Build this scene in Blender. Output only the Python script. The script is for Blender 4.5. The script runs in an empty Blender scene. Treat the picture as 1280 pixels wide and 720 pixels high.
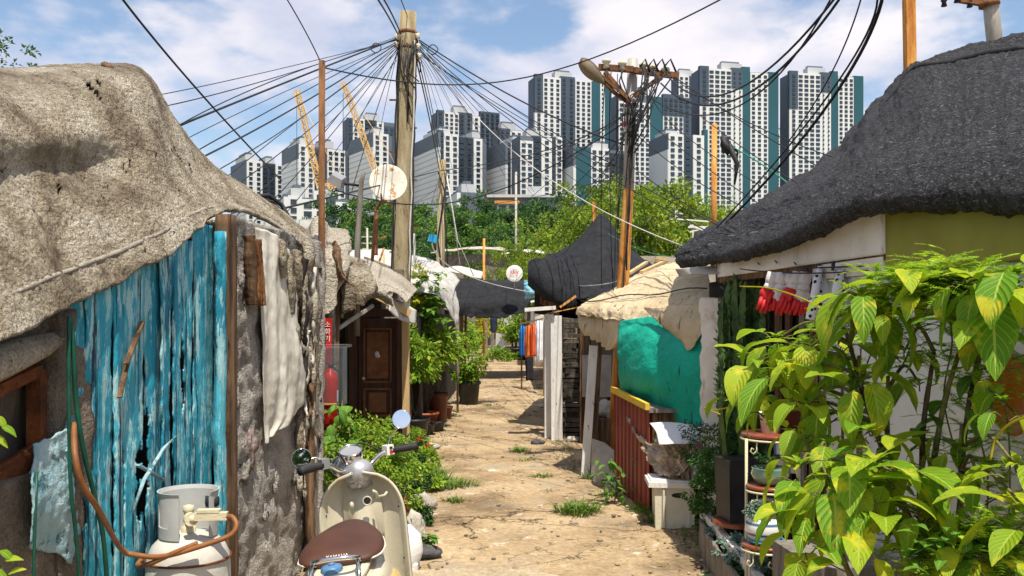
import bpy, math, random
import numpy as np
from mathutils import Vector, Matrix, Euler, noise
R = math.radians
F, CX, HY, EYE = 1100.0, 640.0, 400.0, 1.64
C = bpy.context.scene.collection
rnd = random.Random(7)
rng = np.random.default_rng(7)

def at(px, py, D):
    return Vector(((px - CX) / F * D, D, EYE - (py - HY) / F * D))
def gd(px, py):
    D = EYE * F / (py - HY)
    return Vector(((px - CX) / F * D, D, 0))
def V(*a): return Vector(a)
def fbm(p, o=4):
    return noise.fractal(Vector(p), 1.0, 2.0, o, noise_basis='PERLIN_ORIGINAL')

# ---------------------------------------------------------------- mesh builder
class MB:
    def __init__(s):
        s.v = []; s.f = []; s.uv = None; s.sm = []
    def add(s, vs, fs, smooth=False, uv=None):
        k = len(s.v)
        s.v.extend([tuple(p) for p in vs])
        s.f.extend([tuple(i + k for i in f) for f in fs])
        s.sm.extend([smooth] * len(fs))
        if uv is not None:
            if s.uv is None: s.uv = [(0.0, 0.0)] * k
            s.uv.extend(uv)
        elif s.uv is not None:
            s.uv.extend([(0.0, 0.0)] * len(vs))
        return s
    def hexa(s, p, bev=0):
        return s.add(p, [(0, 3, 2, 1), (4, 5, 6, 7), (0, 1, 5, 4), (1, 2, 6, 5), (2, 3, 7, 6), (3, 0, 4, 7)])
    def box(s, c, sz, rot=None, taper=1.0):
        hx, hy, hz = sz[0] / 2, sz[1] / 2, sz[2] / 2
        P = []
        for z, t in ((-hz, 1.0), (hz, taper)):
            for x, y in ((-hx, -hy), (hx, -hy), (hx, hy), (-hx, hy)):
                P.append(Vector((x * t, y * t, z)))
        if rot is not None:
            M = rot if isinstance(rot, Matrix) else Euler(rot).to_matrix()
            P = [M @ p for p in P]
        c = Vector(c)
        return s.hexa([p + c for p in P])
    def bar(s, a, b, w, h=None, up=(0, 0, 1), w2=None):
        """beam from a to b, w wide, h high"""
        a = Vector(a); b = Vector(b); h = h or w; w2 = w2 or w
        d = (b - a).normalized(); up = Vector(up)
        if abs(d.dot(up)) > .95: up = Vector((0, -1, 0))
        sx = d.cross(up).normalized(); uz = sx.cross(d).normalized()
        P = []
        for q, ww in ((a, w), (b, w2)):
            hh = h * ww / w
            for i, j in ((-1, -1), (1, -1), (1, 1), (-1, 1)):
                P.append(q + sx * (i * ww / 2) + uz * (j * hh / 2))
        return s.add(P, [(0, 1, 2, 3), (7, 6, 5, 4), (0, 4, 5, 1), (1, 5, 6, 2), (2, 6, 7, 3), (3, 7, 4, 0)])
    def tube(s, pts, r, n=8, cap=True, smooth=True, wob=0):
        pts = [Vector(p) for p in pts]; m = len(pts)
        rr = r if isinstance(r, (list, tuple)) else [r] * m
        vs = []; prev = None
        for i, p in enumerate(pts):
            d = (pts[min(i + 1, m - 1)] - pts[max(i - 1, 0)])
            if d.length < 1e-9: d = Vector((0, 0, 1))
            d.normalize()
            if prev is None:
                a = d.cross(Vector((0, 0, 1)) if abs(d.z) < .9 else Vector((1, 0, 0))).normalized()
            else:
                a = (prev - d * prev.dot(d))
                a = a.normalized() if a.length > 1e-6 else d.orthogonal().normalized()
            prev = a; b = d.cross(a)
            for k in range(n):
                t = 2 * math.pi * k / n
                q = rr[i] * (1 + (wob * noise.noise(p * 9 + Vector((math.cos(t), math.sin(t), 0))) if wob else 0))
                vs.append(p + (a * math.cos(t) + b * math.sin(t)) * q)
        fs = []
        for i in range(m - 1):
            for k in range(n):
                k2 = (k + 1) % n
                fs.append((i * n + k, i * n + k2, (i + 1) * n + k2, (i + 1) * n + k))
        if cap:
            fs.append(tuple(range(n - 1, -1, -1))); fs.append(tuple((m - 1) * n + k for k in range(n)))
        return s.add(vs, fs, smooth)
    def lathe(s, prof, c=(0, 0, 0), n=24, M=None, smooth=True, a0=0, a1=2 * math.pi):
        """prof: (r, z) list"""
        c = Vector(c); vs = []; full = abs(a1 - a0 - 2 * math.pi) < 1e-6
        nn = n if full else n + 1
        for r, z in prof:
            for k in range(nn):
                t = a0 + (a1 - a0) * k / n
                p = Vector((r * math.cos(t), r * math.sin(t), z))
                if M is not None: p = M @ p
                vs.append(p + c)
        fs = []
        for i in range(len(prof) - 1):
            for k in range(n):
                k2 = (k + 1) % nn
                fs.append((i * nn + k, i * nn + k2, (i + 1) * nn + k2, (i + 1) * nn + k))
        return s.add(vs, fs, smooth)
    def ball(s, c, r, n=12, M=None, lump=0, seed=0):
        """lumpy ellipsoid; r may be a triple"""
        r = (r, r, r) if not isinstance(r, (tuple, list)) else r
        c = Vector(c); vs = []; fs = []; m = n // 2 + 1
        for i in range(m + 1):
            a = math.pi * i / m
            for k in range(n):
                t = 2 * math.pi * k / n
                u = Vector((math.sin(a) * math.cos(t), math.sin(a) * math.sin(t), math.cos(a)))
                q = 1 + (lump * fbm(u * 1.3 + Vector((seed, seed * .7, 0)), 4) if lump else 0)
                p = Vector((u.x * r[0] * q, u.y * r[1] * q, u.z * r[2] * q))
                if M is not None: p = M @ p
                vs.append(p + c)
        for i in range(m):
            for k in range(n):
                k2 = (k + 1) % n
                fs.append((i * n + k, (i + 1) * n + k, (i + 1) * n + k2, i * n + k2))
        return s.add(vs, fs, True)
    def disc(s, c, nrm, r, n=20, t=.01):
        nrm = Vector(nrm).normalized()
        return s.tube([Vector(c) - nrm * t / 2, Vector(c) + nrm * t / 2], r, n, smooth=False)
    def poly(s, pts, nrm, t):
        """flat outline with thickness"""
        nrm = Vector(nrm).normalized() * t; n = len(pts)
        P = [Vector(p) for p in pts] + [Vector(p) - nrm for p in pts]
        fs = [tuple(range(n)), tuple(range(2 * n - 1, n - 1, -1))]
        fs += [(i, i + n, (i + 1) % n + n, (i + 1) % n) for i in range(n)]
        return s.add(P, fs)
    def mesh(s, name, base=(0, 0, 0)):
        me = bpy.data.meshes.new(name)
        b = Vector(base)
        me.from_pydata([(x - b.x, y - b.y, z - b.z) for x, y, z in s.v], [], s.f)
        me.polygons.foreach_set('use_smooth', s.sm)
        if s.uv is not None:
            l = me.uv_layers.new(name='UVMap')
            idx = np.empty(len(me.loops), dtype=np.int32); me.loops.foreach_get('vertex_index', idx)
            l.data.foreach_set('uv', np.array(s.uv, dtype=np.float32)[idx].ravel())
        me.update()
        return me

# ---------------------------------------------------------------- things
class Thing:
    def __init__(s, name, label, cat, base=(0, 0, 0), group=None):
        s.base = Vector(base)
        s.o = bpy.data.objects.new(name, None); C.objects.link(s.o)
        s.o.empty_display_size = .1
        s.o.location = s.base
        s.o['label'] = label; s.o['category'] = cat
        if group: s.o['group'] = group
    def part(s, name, mb, mat, parent=None, label=None, stuff=False):
        me = mb.mesh(name, s.base); me.materials.append(mat)
        o = bpy.data.objects.new(name, me); C.objects.link(o)
        o.parent = parent if parent is not None else s.o
        if label: o['label'] = label
        if stuff: o['kind'] = 'stuff'
        return o
    def share(s, name, me, loc, rot=(0, 0, 0), parent=None):
        o = bpy.data.objects.new(name, me); C.objects.link(o)
        o.parent = parent if parent is not None else s.o
        o.location = Vector(loc) - s.base; o.rotation_euler = rot
        return o
def single(name, label, cat, mb, mat, base=None, group=None, kind=None):
    if base is None:
        a = np.array(mb.v); base = Vector((a[:, 0].mean(), a[:, 1].mean(), a[:, 2].min()))
    me = mb.mesh(name, base); me.materials.append(mat)
    o = bpy.data.objects.new(name, me); C.objects.link(o); o.location = base
    o['label'] = label; o['category'] = cat
    if group: o['group'] = group
    if kind: o['kind'] = kind
    return o
def struct(name, mb, mat):
    me = mb.mesh(name); me.materials.append(mat)
    o = bpy.data.objects.new(name, me); C.objects.link(o); o['kind'] = 'structure'
    return o
def copy_thing(root, loc, rz=0, sc=1, label=None):
    r = root.copy(); C.objects.link(r); r.location = loc; r.rotation_euler = (0, 0, rz); r.scale = (sc, sc, sc) if not isinstance(sc, tuple) else sc
    if label: r['label'] = label
    for ch in list(root.children):
        c = ch.copy(); C.objects.link(c); c.parent = r
        for g in list(ch.children):
            d = g.copy(); C.objects.link(d); d.parent = c
    return r

# ---------------------------------------------------------------- sheets of cloth, felt, plaster
def cr(P, t):
    n = len(P) - 1; x = min(max(t, 0), 1) * n; i = min(int(x), n - 1); u = x - i
    p1, p2 = P[i], P[i + 1]
    p0 = P[i - 1] if i > 0 else p1 * 2 - p2
    p3 = P[i + 2] if i + 2 <= n else p2 * 2 - p1
    return .5 * ((2 * p1) + (p2 - p0) * u + (2 * p0 - 5 * p1 + 4 * p2 - p3) * u * u + (3 * p1 - p0 - 3 * p2 + p3) * u ** 3)
def sheet(ctrl, nr, nc, thick=.01, amps=((.02, 3),), ragged=0, rag=(0, 0, 0, 1), seed=0, mb=None, fold=None, holes=None, smooth=True):
    """ctrl rows run top to bottom; amps = (amplitude, frequency, [stretch xyz]) list; fold(u,v)->offset along the normal"""
    mb = mb or MB()
    rows = [[Vector(p) for p in r] for r in ctrl]
    cols = [[cr(r, j / nc) for j in range(nc + 1)] for r in rows]
    G = np.zeros((nr + 1, nc + 1, 3))
    for j in range(nc + 1):
        P = [c[j] for c in cols]
        for i in range(nr + 1): G[i, j] = cr(P, i / nr)
    du = np.gradient(G, axis=1); dv = np.gradient(G, axis=0)
    N = np.cross(du, dv); L = np.linalg.norm(N, axis=2, keepdims=True); N = N / np.maximum(L, 1e-9)
    if ragged:
        for e, on in enumerate(rag):
            if not on: continue
            if e == 3: tgt = G[nr]; inner = G[nr - 1]; k = max(1, nr // 8)
            elif e == 2: tgt = G[0]; k = max(1, nr // 8)
            elif e == 0: tgt = G[:, 0]; k = max(1, nc // 8)
            else: tgt = G[:, nc]; k = max(1, nc // 8)
            m = len(tgt)
            offs = np.array([fbm((tgt[q][0] * 9 + seed, tgt[q][1] * 9, tgt[q][2] * 9 + e * 5), 5) for q in range(m)]) * ragged * .8
            for w in range(k):
                f = 1 - w / k
                if e == 3: G[nr - w] += dv[nr - w] / np.maximum(np.linalg.norm(dv[nr - w], axis=1, keepdims=True), 1e-9) * (offs[:, None] * f)
                if e == 2: G[w] += dv[w] / np.maximum(np.linalg.norm(dv[w], axis=1, keepdims=True), 1e-9) * (offs[:, None] * f)
                if e == 0: G[:, w] += du[:, w] / np.maximum(np.linalg.norm(du[:, w], axis=1, keepdims=True), 1e-9) * (offs[:, None] * f)
                if e == 1: G[:, nc - w] += du[:, nc - w] / np.maximum(np.linalg.norm(du[:, nc - w], axis=1, keepdims=True), 1e-9) * (offs[:, None] * f)
    Dn = np.zeros((nr + 1, nc + 1))
    for i in range(nr + 1):
        for j in range(nc + 1):
            p = G[i, j]; d = 0
            for am in amps:
                st = am[2] if len(am) > 2 else (1, 1, 1)
                q = (p[0] * am[1] * st[0] + seed * 3.1, p[1] * am[1] * st[1] + seed, p[2] * am[1] * st[2])
                o = 3
                d += .55 * am[0] * fbm(q, o)
            if fold: d += fold(j / nc, i / nr)
            Dn[i, j] = d
    G = G + N * Dn[:, :, None]
    W = nc + 1
    A = G.reshape(-1, 3); B = (G - N * thick).reshape(-1, 3); K = len(A)
    fs = []
    hole = [[(holes((j + .5) / nc, (i + .5) / nr) if holes else False) for j in range(nc)] for i in range(nr)]
    for i in range(nr):
        for j in range(nc):
            if hole[i][j]: continue
            a, b, c, d = i * W + j, i * W + j + 1, (i + 1) * W + j + 1, (i + 1) * W + j
            fs.append((a, b, c, d)); fs.append((K + a, K + d, K + c, K + b))
            if i == 0 or hole[i - 1][j]: fs.append((a, K + a, K + b, b))
            if i == nr - 1 or hole[i + 1][j]: fs.append((d, c, K + c, K + d))
            if j == 0 or hole[i][j - 1]: fs.append((a, d, K + d, K + a))
            if j == nc - 1 or hole[i][j + 1]: fs.append((b, K + b, K + c, c))
    mb.add(list(map(tuple, A)) + list(map(tuple, B)), fs, smooth)
    mb.G = G
    return mb
def P_(rows):
    return [[at(*q) for q in r] for r in rows]

# ---------------------------------------------------------------- materials
_mats = {}
def nodes_of(m):
    m.use_nodes = True; nt = m.node_tree; nt.nodes.clear(); return nt
def sock(n, i, v):
    n.inputs[i].default_value = v
def mat(name, cols, scale=4, rough=.8, metal=0, bump=.3, bscale=None, stretch=(1, 1, 1), dist=0.02, spots=None, spots2=None,
        detail=6, transl=0, spec=.3, alpha=1, coat=0, island=0, wave=None, tc='Object', brick=None, contrast=.5, grain=0, gscale=90):
    """cols: 1-3 base colours mixed by fractal noise; spots=(colour, scale, threshold, softness[, stretch]) chips, rust, dirt, painted glints or creases with a shape of their own"""
    m = bpy.data.materials.new(name); nt = nodes_of(m); N = nt.nodes; L = nt.links
    out = N.new('ShaderNodeOutputMaterial'); b = N.new('ShaderNodeBsdfPrincipled')
    t = N.new('ShaderNodeTexCoord')
    def mapping(st):
        mp = N.new('ShaderNodeMapping'); sock(mp, 'Scale', st); L.new(t.outputs[tc], mp.inputs['Vector']); return mp
    mp = mapping(stretch)
    cols = cols if isinstance(cols, list) else [cols]
    nz = N.new('ShaderNodeTexNoise'); sock(nz, 'Scale', scale); sock(nz, 'Detail', detail); sock(nz, 'Roughness', .62)
    L.new(mp.outputs[0], nz.inputs['Vector'])
    rp = N.new('ShaderNodeValToRGB'); e = rp.color_ramp.elements
    n = len(cols); lo, hi = .5 - .2 * (1 - contrast) - .06, .5 + .2 * (1 - contrast) + .06
    e[0].position = lo; e[0].color = (*cols[0], 1)
    e[1].position = hi; e[1].color = (*cols[-1], 1)
    if n == 3:
        q = e.new(.5); q.color = (*cols[1], 1)
    L.new(nz.outputs['Fac'], rp.inputs['Fac']); col = rp.outputs['Color']
    rg = None
    for sp in (spots, spots2):
        if not sp: continue
        m2 = mapping(sp[4] if len(sp) > 4 else stretch)
        n2 = N.new('ShaderNodeTexNoise'); sock(n2, 'Scale', sp[1]); sock(n2, 'Detail', 8); sock(n2, 'Roughness', .74); L.new(m2.outputs[0], n2.inputs['Vector'])
        r2 = N.new('ShaderNodeMapRange'); sock(r2, 'From Min', sp[2]); sock(r2, 'From Max', sp[2] + sp[3]); L.new(n2.outputs['Fac'], r2.inputs['Value'])
        mx = N.new('ShaderNodeMix'); mx.data_type = 'RGBA'; L.new(r2.outputs[0], mx.inputs['Factor']); L.new(col, mx.inputs['A']); sock(mx, 'B', (*sp[0], 1)); col = mx.outputs['Result']
        rg = r2
    if island:
        g = N.new('ShaderNodeNewGeometry'); hs = N.new('ShaderNodeHueSaturation')
        mr = N.new('ShaderNodeMapRange'); sock(mr, 'To Min', 1 - island); sock(mr, 'To Max', 1 + island); L.new(g.outputs['Random Per Island'], mr.inputs['Value'])
        L.new(mr.outputs[0], hs.inputs['Value'])
        mr2 = N.new('ShaderNodeMapRange'); sock(mr2, 'From Min', 0); sock(mr2, 'From Max', 1); sock(mr2, 'To Min', .5 - .03); sock(mr2, 'To Max', .5 + .03)
        fr = N.new('ShaderNodeMath'); fr.operation = 'MULTIPLY'; sock(fr, 1, 17.3); L.new(g.outputs['Random Per Island'], fr.inputs[0])
        f2 = N.new('ShaderNodeMath'); f2.operation = 'FRACT'; L.new(fr.outputs[0], f2.inputs[0]); L.new(f2.outputs[0], mr2.inputs['Value']); L.new(mr2.outputs[0], hs.inputs['Hue'])
        L.new(col, hs.inputs['Color']); col = hs.outputs['Color']
    if wave:   # (colour, scale, axis stretch, width) thin repeated lines (corrugation, slats, courses)
        m3 = mapping(wave[2]); w = N.new('ShaderNodeTexWave'); w.wave_type = 'BANDS'; w.bands_direction = 'X'; sock(w, 'Scale', wave[1]); sock(w, 'Distortion', wave[4] if len(wave) > 4 else 0); L.new(m3.outputs[0], w.inputs['Vector'])
        r3 = N.new('ShaderNodeMapRange'); sock(r3, 'From Min', 0); sock(r3, 'From Max', wave[3]); sock(r3, 'To Min', 1); sock(r3, 'To Max', 0); L.new(w.outputs['Fac'], r3.inputs['Value'])
        mx = N.new('ShaderNodeMix'); mx.data_type = 'RGBA'; L.new(r3.outputs[0], mx.inputs['Factor']); L.new(col, mx.inputs['A']); sock(mx, 'B', (*wave[0], 1)); col = mx.outputs['Result']
    if grain:
        ng = N.new('ShaderNodeTexNoise'); sock(ng, 'Scale', gscale); sock(ng, 'Detail', 5); sock(ng, 'Roughness', .7); L.new(mp.outputs[0], ng.inputs['Vector'])
        mg_ = N.new('ShaderNodeMapRange'); sock(mg_, 'From Min', .34); sock(mg_, 'From Max', .66); sock(mg_, 'To Min', 1 - grain); sock(mg_, 'To Max', 1 + grain * .7); L.new(ng.outputs['Fac'], mg_.inputs['Value'])
        mu = N.new('ShaderNodeMix'); mu.data_type = 'RGBA'; mu.blend_type = 'MULTIPLY'; sock(mu, 'Factor', 1); L.new(col, mu.inputs['A']); L.new(mg_.outputs[0], mu.inputs['B']); col = mu.outputs['Result']
    L.new(col, b.inputs['Base Color'])
    sock(b, 'Roughness', rough); sock(b, 'Metallic', metal); sock(b, 'Specular IOR Level', spec); sock(b, 'Alpha', alpha); sock(b, 'Coat Weight', coat)
    if bump:
        n4 = N.new('ShaderNodeTexNoise'); sock(n4, 'Scale', bscale or scale * 6); sock(n4, 'Detail', 8); sock(n4, 'Roughness', .6); L.new(mp.outputs[0], n4.inputs['Vector'])
        bp = N.new('ShaderNodeBump'); sock(bp, 'Strength', bump); sock(bp, 'Distance', dist); L.new(n4.outputs['Fac'], bp.inputs['Height'])
        if rg is not None:
            b2 = N.new('ShaderNodeBump'); b2.invert = True; sock(b2, 'Strength', min(1, bump * 1.2)); sock(b2, 'Distance', dist * .5); L.new(rg.outputs[0], b2.inputs['Height']); L.new(bp.outputs[0], b2.inputs['Normal']); bp = b2
        L.new(bp.outputs[0], b.inputs['Normal'])
    sh = b.outputs[0]
    if transl:
        tr = N.new('ShaderNodeBsdfTranslucent'); L.new(col, tr.inputs['Color'])
        ms = N.new('ShaderNodeMixShader'); sock(ms, 0, transl); L.new(sh, ms.inputs[1]); L.new(tr.outputs[0], ms.inputs[2]); sh = ms.outputs[0]
    L.new(sh, out.inputs['Surface'])
    return m
def leaf_mat(name, c1, c2, transl=.4, blotch=None, vein=(.5, .6, .15)):
    m = bpy.data.materials.new(name); nt = nodes_of(m); N = nt.nodes; L = nt.links
    out = N.new('ShaderNodeOutputMaterial'); b = N.new('ShaderNodeBsdfPrincipled'); t = N.new('ShaderNodeTexCoord')
    g = N.new('ShaderNodeNewGeometry')
    mx = N.new('ShaderNodeMix'); mx.data_type = 'RGBA'; sock(mx, 'A', (*c1, 1)); sock(mx, 'B', (*c2, 1)); L.new(g.outputs['Random Per Island'], mx.inputs['Factor']); col = mx.outputs['Result']
    if blotch:
        nz = N.new('ShaderNodeTexNoise'); sock(nz, 'Scale', 14); sock(nz, 'Detail', 4); L.new(t.outputs['Object'], nz.inputs['Vector'])
        mr = N.new('ShaderNodeMapRange'); sock(mr, 'From Min', .55); sock(mr, 'From Max', .68); L.new(nz.outputs['Fac'], mr.inputs['Value'])
        m2 = N.new('ShaderNodeMix'); m2.data_type = 'RGBA'; L.new(mr.outputs[0], m2.inputs['Factor']); L.new(col, m2.inputs['A']); sock(m2, 'B', (*blotch, 1)); col = m2.outputs['Result']
    ns = N.new('ShaderNodeTexNoise'); sock(ns, 'Scale', 70); sock(ns, 'Detail', 3); L.new(t.outputs['Object'], ns.inputs['Vector'])
    ms_ = N.new('ShaderNodeMapRange'); sock(ms_, 'From Min', .66); sock(ms_, 'From Max', .70); L.new(ns.outputs['Fac'], ms_.inputs['Value'])
    m4 = N.new('ShaderNodeMix'); m4.data_type = 'RGBA'; L.new(ms_.outputs[0], m4.inputs['Factor']); L.new(col, m4.inputs['A']); sock(m4, 'B', (.22, .13, .03, 1)); col = m4.outputs['Result']
    sp = N.new('ShaderNodeSeparateXYZ'); L.new(t.outputs['UV'], sp.inputs[0])
    def M(op, a, bb):
        q = N.new('ShaderNodeMath'); q.operation = op
        for i, x in enumerate((a, bb)):
            if x is None: continue
            if isinstance(x, (int, float)): sock(q, i, x)
            else: L.new(x, q.inputs[i])
        return q.outputs[0]
    av = M('ABSOLUTE', sp.outputs['Y'], None)
    ph = M('SUBTRACT', M('MULTIPLY', sp.outputs['X'], 50), M('MULTIPLY', av, 17))
    sn = M('SINE', ph, None)
    vn = M('GREATER_THAN', sn, .9); mid = M('LESS_THAN', av, .06)
    vm = M('MAXIMUM', M('MULTIPLY', vn, .45), mid)
    m3 = N.new('ShaderNodeMix'); m3.data_type = 'RGBA'; L.new(vm, m3.inputs['Factor']); L.new(col, m3.inputs['A']); sock(m3, 'B', (*vein, 1)); col = m3.outputs['Result']
    L.new(col, b.inputs['Base Color']); sock(b, 'Roughness', .55); sock(b, 'Specular IOR Level', .3)
    bp = N.new('ShaderNodeBump'); sock(bp, 'Strength', .35); sock(bp, 'Distance', .004); L.new(sn, bp.inputs['Height']); L.new(bp.outputs[0], b.inputs['Normal'])
    tr = N.new('ShaderNodeBsdfTranslucent'); L.new(col, tr.inputs['Color'])
    ms = N.new('ShaderNodeMixShader'); sock(ms, 0, transl); L.new(b.outputs[0], ms.inputs[1]); L.new(tr.outputs[0], ms.inputs[2])
    L.new(ms.outputs[0], out.inputs['Surface'])
    return m
M = {}
M['felt'] = mat('weathered_felt', [(.26, .20, .135), (.55, .465, .34), (.78, .70, .56)], 3.6, .95, bump=1, bscale=46, dist=.12, detail=12, grain=.42, gscale=95, spots=((.06, .04, .028), 26, .59, .05), spots2=((.13, .09, .055), 3.0, .58, .12, (3.2, 3.2, .3)), contrast=.6)
M['felt_hem'] = mat('felt_hem', [(.26, .23, .185), (.44, .39, .32)], 8, .95, bump=.8, bscale=60)
M['plaster'] = mat('rough_grey_plaster', [(.30, .27, .235), (.52, .48, .43), (.68, .635, .575)], 6, .95, bump=1, bscale=60, dist=.06, detail=12, grain=.35, gscale=110, spots=((.05, .042, .036), 6, .60, .05, (1, 1, .6)), spots2=((.66, .55, .52), 6, .64, .03, (1, 1, .5)))
M['plaster_warm'] = mat('rough_tan_plaster', [(.16, .13, .10), (.33, .275, .215)], 4, .95, bump=1, bscale=50, dist=.05, grain=.35, spots=((.05, .04, .03), 6, .6, .1))
M['teal_paint'] = mat('peeling_teal_paint', [(.006, .13, .22), (.03, .33, .46), (.14, .52, .62)], 2.6, .6, bump=.8, bscale=60, dist=.012, stretch=(1.6, 1.6, .4), spots=((.34, .59, .63), 15, .525, .015, (1.6, 1.6, .30)), spots2=((.008, .05, .085), 6, .57, .03, (3.4, 3.4, .13)), contrast=.3, detail=12)
M['teal_pale'] = mat('peeling_pale_teal_board', [(.20, .38, .44), (.42, .56, .60)], 8, .8, bump=1, bscale=30, dist=.02, spots=((.08, .22, .28), 12, .60, .02))
M['wood_old'] = mat('old_brown_timber', [(.05, .028, .015), (.15, .085, .045), (.27, .165, .09)], 5, .9, bump=.8, bscale=30, stretch=(5, 5, .35), spots=((.015, .01, .008), 6, .6, .05))
M['wood_red'] = mat('orange_split_timber', [(.16, .055, .015), (.42, .19, .07)], 6, .9, bump=.9, bscale=40, stretch=(5, 5, .5), spots=((.02, .012, .008), 8, .55, .03))
M['wood_light'] = mat('yellow_timber', [(.45, .30, .13), (.62, .44, .22)], 4, .75, bump=.3, bscale=30, stretch=(5, 5, .4), spots=((.25, .15, .06), 9, .64, .04))
M['wood_grey'] = mat('grey_weathered_board', [(.14, .12, .10), (.30, .27, .23)], 5, .9, bump=.6, bscale=40, stretch=(4, 4, .5), spots=((.05, .04, .03), 5, .6, .08))
M['wood_dark'] = mat('dark_stained_wood', [(.035, .012, .006), (.10, .035, .014)], 5, .45, bump=.3, bscale=30, stretch=(6, 6, .5), spec=.5)
M['wood_trim'] = mat('worn_door_moulding', [(.16, .06, .022), (.28, .12, .05)], 8, .5, bump=.2)
M['white_paint'] = mat('chipped_white_paint', [(.66, .64, .60), (.80, .78, .74)], 4, .6, bump=.4, bscale=25, stretch=(2, 2, .6), spots=((.20, .11, .05), 9, .635, .02), spots2=((.12, .11, .1), 5, .66, .05))
M['stained_white'] = mat('rust_stained_white_wall', [(.62, .57, .49), (.80, .77, .72)], 3, .7, bump=.3, bscale=20, spots=((.28, .15, .07), 3.2, .56, .14, (2, 2, .6)), spots2=((.1, .07, .05), 8, .66, .05))
M['grey_wall'] = mat('pale_painted_block_wall', [(.52, .54, .52), (.66, .67, .65)], 2, .8, bump=.3, bscale=18, spots=((.35, .34, .3), 3, .6, .2))
M['olive'] = mat('olive_panel', [(.22, .215, .02), (.33, .315, .04)], 2, .55, bump=.15, spots=((.12, .11, .02), 4, .62, .15, (1, 1, .4)))
M['steel_post'] = mat('rusty_steel', [(.10, .045, .02), (.26, .115, .045)], 8, .85, bump=.5, bscale=50, stretch=(2, 2, .5), spots=((.05, .03, .02), 11, .6, .05))
M['rust_orange'] = mat('orange_rusted_steel', [(.40, .13, .02), (.62, .28, .06), (.70, .38, .12)], 4, .8, bump=.4, bscale=40, stretch=(3, 3, .5), spots=((.12, .04, .02), 7, .60, .06))
M['concrete_pole'] = mat('lichened_concrete_pole', [(.20, .155, .085), (.34, .275, .16), (.43, .36, .23)], 3, .9, bump=.6, bscale=40, stretch=(3, 3, .5), spots=((.07, .055, .03), 9, .60, .08, (3, 3, .6)))
M['pole_grey'] = mat('galvanised_pole', [(.30, .28, .25), (.48, .45, .40)], 5, .6, metal=.2, bump=.3, stretch=(3, 3, .4), spots=((.30, .15, .06), 4, .57, .08))
M['cable'] = mat('black_cable', [(.012, .012, .014), (.03, .03, .033)], 10, .6, bump=0)
M['cable_pale'] = mat('pale_wire', [(.45, .43, .40), (.6, .58, .55)], 10, .5, bump=0)
M['cable_green'] = mat('green_wire', [(.01, .16, .10), (.02, .25, .16)], 10, .5, bump=0)
M['hose_green'] = mat('dark_green_hose', [(.005, .05, .035), (.01, .10, .06)], 10, .45, bump=0)
M['hose_orange'] = mat('brown_gas_hose', [(.17, .065, .02), (.30, .12, .04)], 9, .5, bump=.1)
M['rust'] = mat('rust_crust', [(.06, .02, .008), (.22, .07, .02)], 8, .95, bump=.8, bscale=60, spots=((.36, .14, .04), 12, .6, .05))
M['plastic_film'] = mat('dusty_window_film', [(.045, .038, .03), (.12, .10, .08)], 3, .35, bump=.6, bscale=9, stretch=(2, 2, .6), spec=.5)
M['cream'] = mat('cream_scooter_paint', [(.50, .455, .34), (.60, .55, .42)], 2.5, .34, bump=.05, bscale=8, coat=.45, spec=.5, spots=((.28, .20, .11), 13, .655, .05), spots2=((.36, .29, .19), 4, .58, .2), grain=.05, gscale=60)
M['yellow_cream'] = mat('yellow_cream_cover', [(.66, .47, .16), (.72, .54, .22)], 3, .25, bump=0, coat=.6)
M['leather'] = mat('brown_vinyl', [(.045, .015, .008), (.085, .028, .014)], 5, .6, bump=.25, bscale=120, dist=.003, spec=.5)
M['chrome'] = mat('chrome', [(.55, .55, .56), (.72, .72, .73)], 5, .14, metal=1, bump=.03)
M['silver'] = mat('silver_plastic', [(.40, .40, .41), (.50, .50, .51)], 5, .3, metal=.6, bump=0)
M['mirror'] = mat('mirror_glass', [(.85, .87, .88), (.88, .9, .9)], 3, .02, metal=1, bump=0)
M['rubber'] = mat('black_rubber', [(.012, .012, .012), (.03, .03, .03)], 12, .65, bump=.3, bscale=90, dist=.003)
M['blue_cap'] = mat('blue_plastic', [(.05, .13, .26), (.10, .22, .38)], 12, .4, bump=.1)
M['white_trim'] = mat('white_vinyl', [(.72, .68, .6), (.8, .76, .68)], 8, .5, bump=0)
M['red'] = mat('red_enamel', [(.42, .012, .01), (.56, .022, .016)], 5, .35, bump=.05, spots=((.2, .03, .02), 9, .66, .05))
M['gas_white'] = mat('worn_white_enamel', [(.44, .42, .37), (.56, .54, .49)], 3, .45, bump=.2, bscale=20, spots=((.30, .13, .05), 7, .665, .03, (1, 1, 2.5)), spots2=((.35, .32, .28), 4, .63, .1))
M['gas_grey'] = mat('worn_grey_enamel', [(.36, .37, .36), (.46, .47, .46)], 4, .45, bump=.1, spots=((.28, .15, .08), 14, .68, .03))
M['brass'] = mat('painted_brass', [(.52, .46, .30), (.66, .6, .43)], 12, .5, bump=.2)
M['clear'] = None
M['black_net'] = mat('black_shade_net', [(.004, .004, .005), (.013, .013, .016), (.04, .04, .045)], 30, .6, bump=1, bscale=60, dist=.06, stretch=(.7, .7, 2.0), spec=.4, detail=10, spots=((.30, .30, .31), 75, .55, .05, (.7, .7, 1.8)), grain=.5, gscale=120)  # pale flecks paint the net's light glints into its colour
M['black_net_far'] = mat('black_net_cover', [(.004, .005, .007), (.015, .016, .020)], 10, .8, bump=.7, bscale=50, spots=((.1, .1, .11), 30, .68, .05))
M['tan_tarp'] = mat('tan_canvas', [(.48, .37, .22), (.66, .54, .36)], 2.2, .85, bump=.9, bscale=11, dist=.04, spots=((.26, .18, .10), 4, .60, .1), spots2=((.30, .22, .13), 7, .6, .08, (3, 3, .3)), grain=.18, gscale=150)
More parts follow.
